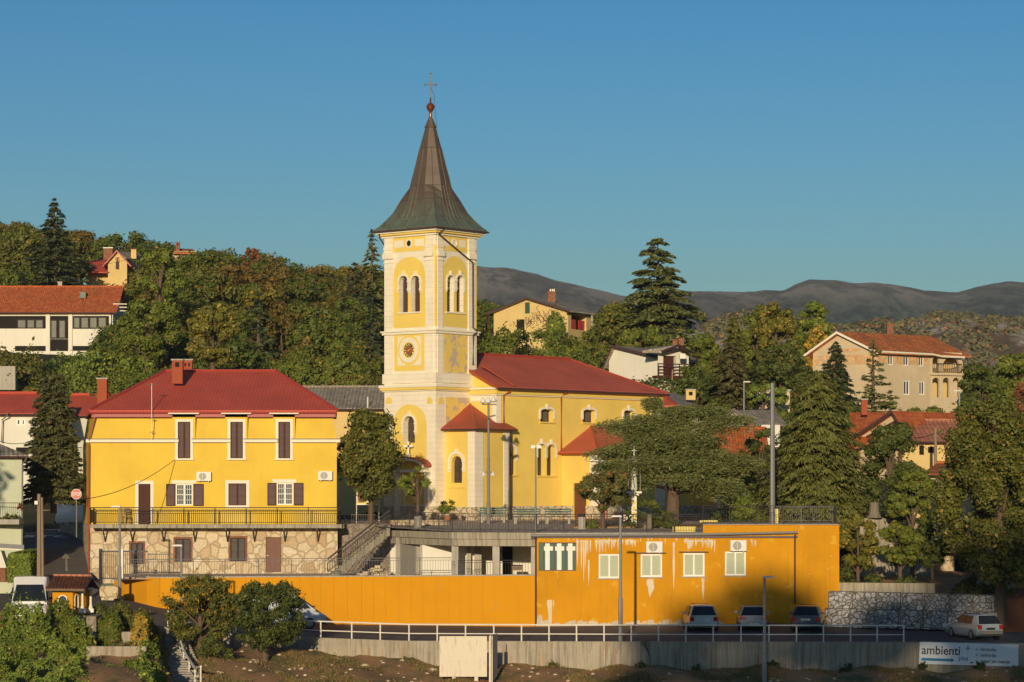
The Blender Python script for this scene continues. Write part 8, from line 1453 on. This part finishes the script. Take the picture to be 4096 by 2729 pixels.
# ================================================================ FAR HILLS
def far_ridge(name, D, prof_px, prof_y, depth, base, mat, seed, amp, n=260, rows_=40, und=5):
    rg2 = np.random.default_rng(seed); px = np.linspace(prof_px[0], prof_px[-1], n); yy = np.interp(px, prof_px, prof_y); rows = []
    for j in range(rows_):
        t = j/(rows_-1); Dd_ = D-depth*(1-t); zt = CZ+(HY-yy)*D/FPX; z = base+(zt-base)*(math.sin(t*math.pi/2)**.9); z = z+rg2.normal(0, amp*.10, n)*(1 if j else 0); rows.append([((a-CX)*Dd_/FPX, Dd_, q) for a, q in zip(px, z+und*4*t*(1-t)**1.5*(np.sin(px*.009+t*3.1+seed)+.6*np.sin(px*.021-t*5.3)+.3*np.sin(px*.047+t*9)))])
    rows.append([((a-CX)*(D*1.15)/FPX, D*1.15, base) for a in px]); m = MB(); nn = n; m.v = [p for r in rows for p in r]
    for i in range(len(rows)-1):
        for j in range(nn-1): m.f.append((i*nn+j, i*nn+j+1, (i+1)*nn+j+1, (i+1)*nn+j)); m.m.append(0)
    return struct(m, name, mat, smooth=True)
t = NT('forested_mountain'); co = t.coord('Object', (1, .13, 1)); a = t.noise(co, .0022, 8, .62); b = t.noise(co, .055, 6, .8); vo = t.n('ShaderNodeTexVoronoi'); vo.inputs['Scale'].default_value = .055; t.l(co, vo.inputs['Vector'])
col = t.mix(t.ramp(a, [(.42, 0.), (.60, 1.)]), (.115,.18,.115), (.19,.165,.11)); col = t.mix(t.ramp(b, [(.44, 0.), (.56, .9)]), col, (.03,.04,.03)); sp = t.n('ShaderNodeSeparateXYZ'); t.l(co, sp.inputs[0]); hi = t.ramp(t.math('MULTIPLY', sp.outputs[2], .001), [(.185, 0.), (.235, 1.)]); rk = t.ramp(t.noise(co, .010, 8, .75), [(.48, 0.), (.53, 1.)])
col = t.mix(t.math('MULTIPLY', hi, rk), col, (.55,.46,.34)); col = t.mix(t.math('MULTIPLY', hi, .5), col, (.20,.15,.11)); t.color(col); M['mountain'] = t.set(1, 0, .1)
far_ridge('mountain_ridge', 3300, [-600, 1000, 1300, 1700, 1920, 2060, 2150, 2290, 2360, 2430, 2520, 2700, 2800, 2880, 2960, 3060, 3130, 3180, 3240, 3330, 3400, 3490, 3560, 3620, 3700, 3790, 3830, 3880, 3960, 4040, 4110, 4300, 4800], [1240, 1200, 1180, 1110, 1106, 1118, 1132, 1168, 1188, 1206, 1222, 1200, 1196, 1194, 1203, 1194, 1196, 1176, 1163, 1162, 1166, 1166, 1170, 1180, 1190, 1202, 1206, 1198, 1174, 1164, 1168, 1180, 1170], 1500, -20, 'mountain', 1, 1.6, 420)
t = NT('rocky_hill'); co = t.coord('Object', (1, .25, 1)); a = t.noise(co, .02, 8, .72); b = t.noise(co, .12, 6, .7); col = t.mix(b, (.13,.12,.06), (.28,.15,.08)); col = t.mix(t.ramp(a, [(.46, 0.), (.52, 1.)]), col, (.62,.52,.39)); t.color(col); t.bump(b, 1, 3); M['rocky'] = t.set(1, 0, .1)
far_ridge('rocky_hill', 1050, [2200, 2700, 2850, 2960, 3040, 3150, 3300, 3420, 3520, 3620, 3720, 3800, 3880, 3960, 4060, 4200, 4700], [1350, 1345, 1320, 1288, 1285, 1310, 1345, 1335, 1318, 1308, 1296, 1292, 1296, 1303, 1312, 1320, 1335], 420, -8, 'rocky', 2, .6, und=2.0)
# scrub on the rocky hill
n = 2900; px = NR.uniform(2820, 4250, n); t_ = NR.uniform(.15, 1.0, n); keep = (np.sin(px*.02+t_*9)+.8*np.sin(px*.057-t_*14)+NR.normal(0, .6, n)) > -.1+1.3*(t_ > .9); px, t_ = px[keep], t_[keep]; n = len(px); Dd_ = 1050-420*(1-t_); yy = np.interp(px, [2200, 2700, 2850, 2960, 3040, 3150, 3300, 3420, 3520, 3620, 3720, 3800, 3880, 3960, 4060, 4200, 4700], [1350, 1345, 1320, 1288, 1285, 1310, 1345, 1335, 1318, 1308, 1296, 1292, 1296, 1303, 1312, 1320, 1335])
zt = CZ+(HY-yy)*1050/FPX; z = -8+(zt+8)*np.sin(t_*math.pi/2)**.9; C0 = np.stack([(px-CX)*Dd_/FPX, Dd_, z], 1); k = 26; C = np.repeat(C0, k, axis=0); dv = rand_unit(len(C)); dv[:,2] = np.abs(dv[:,2]); rad = np.repeat(NR.uniform(1.0, 3.4, n)**1.0, k); C = C+dv*rad[:,None]*np.array([1, 1, .9])
nn_ = dv+rand_unit(len(C))*.5; nn_ /= np.linalg.norm(nn_, axis=1)[:, None]; d, s = axes(nn_)
M['scrub'] = m_leaf('hillside_scrub_leaves', (.085,.115,.045), (.18,.15,.065), (.36,.15,.07), .12, trans=.1); me = quads_mesh('scrub', C, d, s, np.full(len(C), 1.5), np.full(len(C), 1.2), 'scrub'); o = bpy.data.objects.new('hillside_scrub', me); COL.objects.link(o); props(o, 'russet and green scrub on the rocky hill', None, None, 'stuff')

# ================================================================ UNSEEN TREES ON A SLOPE (added to shade the lower right and the lane)
rows = [[(x, y, z+rnd.uniform(-.4, .4)) for x in range(-120, 121, 8)] for y, z in ((60, -12), (30, -8), (8, -2), (-10, 4), (-40, 15), (-70, 24), (-100, 30), (-140, 34))]; grid_mesh(rows, 'near_slope', 'hillsoil')
P_ = []; D_ = []
for x, y, z0, h, wd in ((-15.4, -70, 24, 18.6, 2.2), (-12.6, -70, 24, 20.9, 2.6), (-9.8, -71, 24, 21.2, 2.0), (-6.2, -70, 24, 18.9, 2.3), (-2.6, -70, 24, 21.2, 2.6), (.8, -71, 24, 22.2, 3), (4.6, -70, 24, 22.6, 3), (9, -72, 24, 23, 3.5), (-38.5, 128, 2, 17.8, 3.5), (-44, 126, 2, 17, 3.6)):
    bl = blobs(26, wd, wd, h*.3, h-1.2, 1.0, 1.7); p, dd_ = cloud_from_blobs(bl, 5200); P_.append(p+np.array([x, y, z0])); D_.append(dd_)
    m = MB(); m.tube([(x,y,z0-1), (x,y,z0+h*.8)], [.4, .1], 6); m_ = m
p = np.concatenate(P_); dd_ = np.concatenate(D_); me = leaf_cloud('shade_woodland', p, dd_, .55, 'leaf_d'); o = bpy.data.objects.new('shade_woodland', me); COL.objects.link(o); props(o, 'woodland added out of view, behind and beside the viewpoint, to cast shade', None, None, 'stuff')

m = MB(); m.box(-4000, 4000, -200, 5200, -60, 420); hz_ = struct(m, 'haze', 'black', 'stuff'); hm = bpy.data.materials.new('haze_air'); hm.use_nodes = True; ht = hm.node_tree; ht.nodes.clear(); ho = ht.nodes.new('ShaderNodeOutputMaterial'); pv = ht.nodes.new('ShaderNodeVolumePrincipled'); pv.inputs['Density'].default_value = .00012; pv.inputs['Color'].default_value = (.88, .95, 1, 1); pv.inputs['Anisotropy'].default_value = .2; ht.links.new(pv.outputs[0], ho.inputs['Volume']); hz_.data.materials.clear(); hz_.data.materials.append(hm); hz_.display_type = 'WIRE'
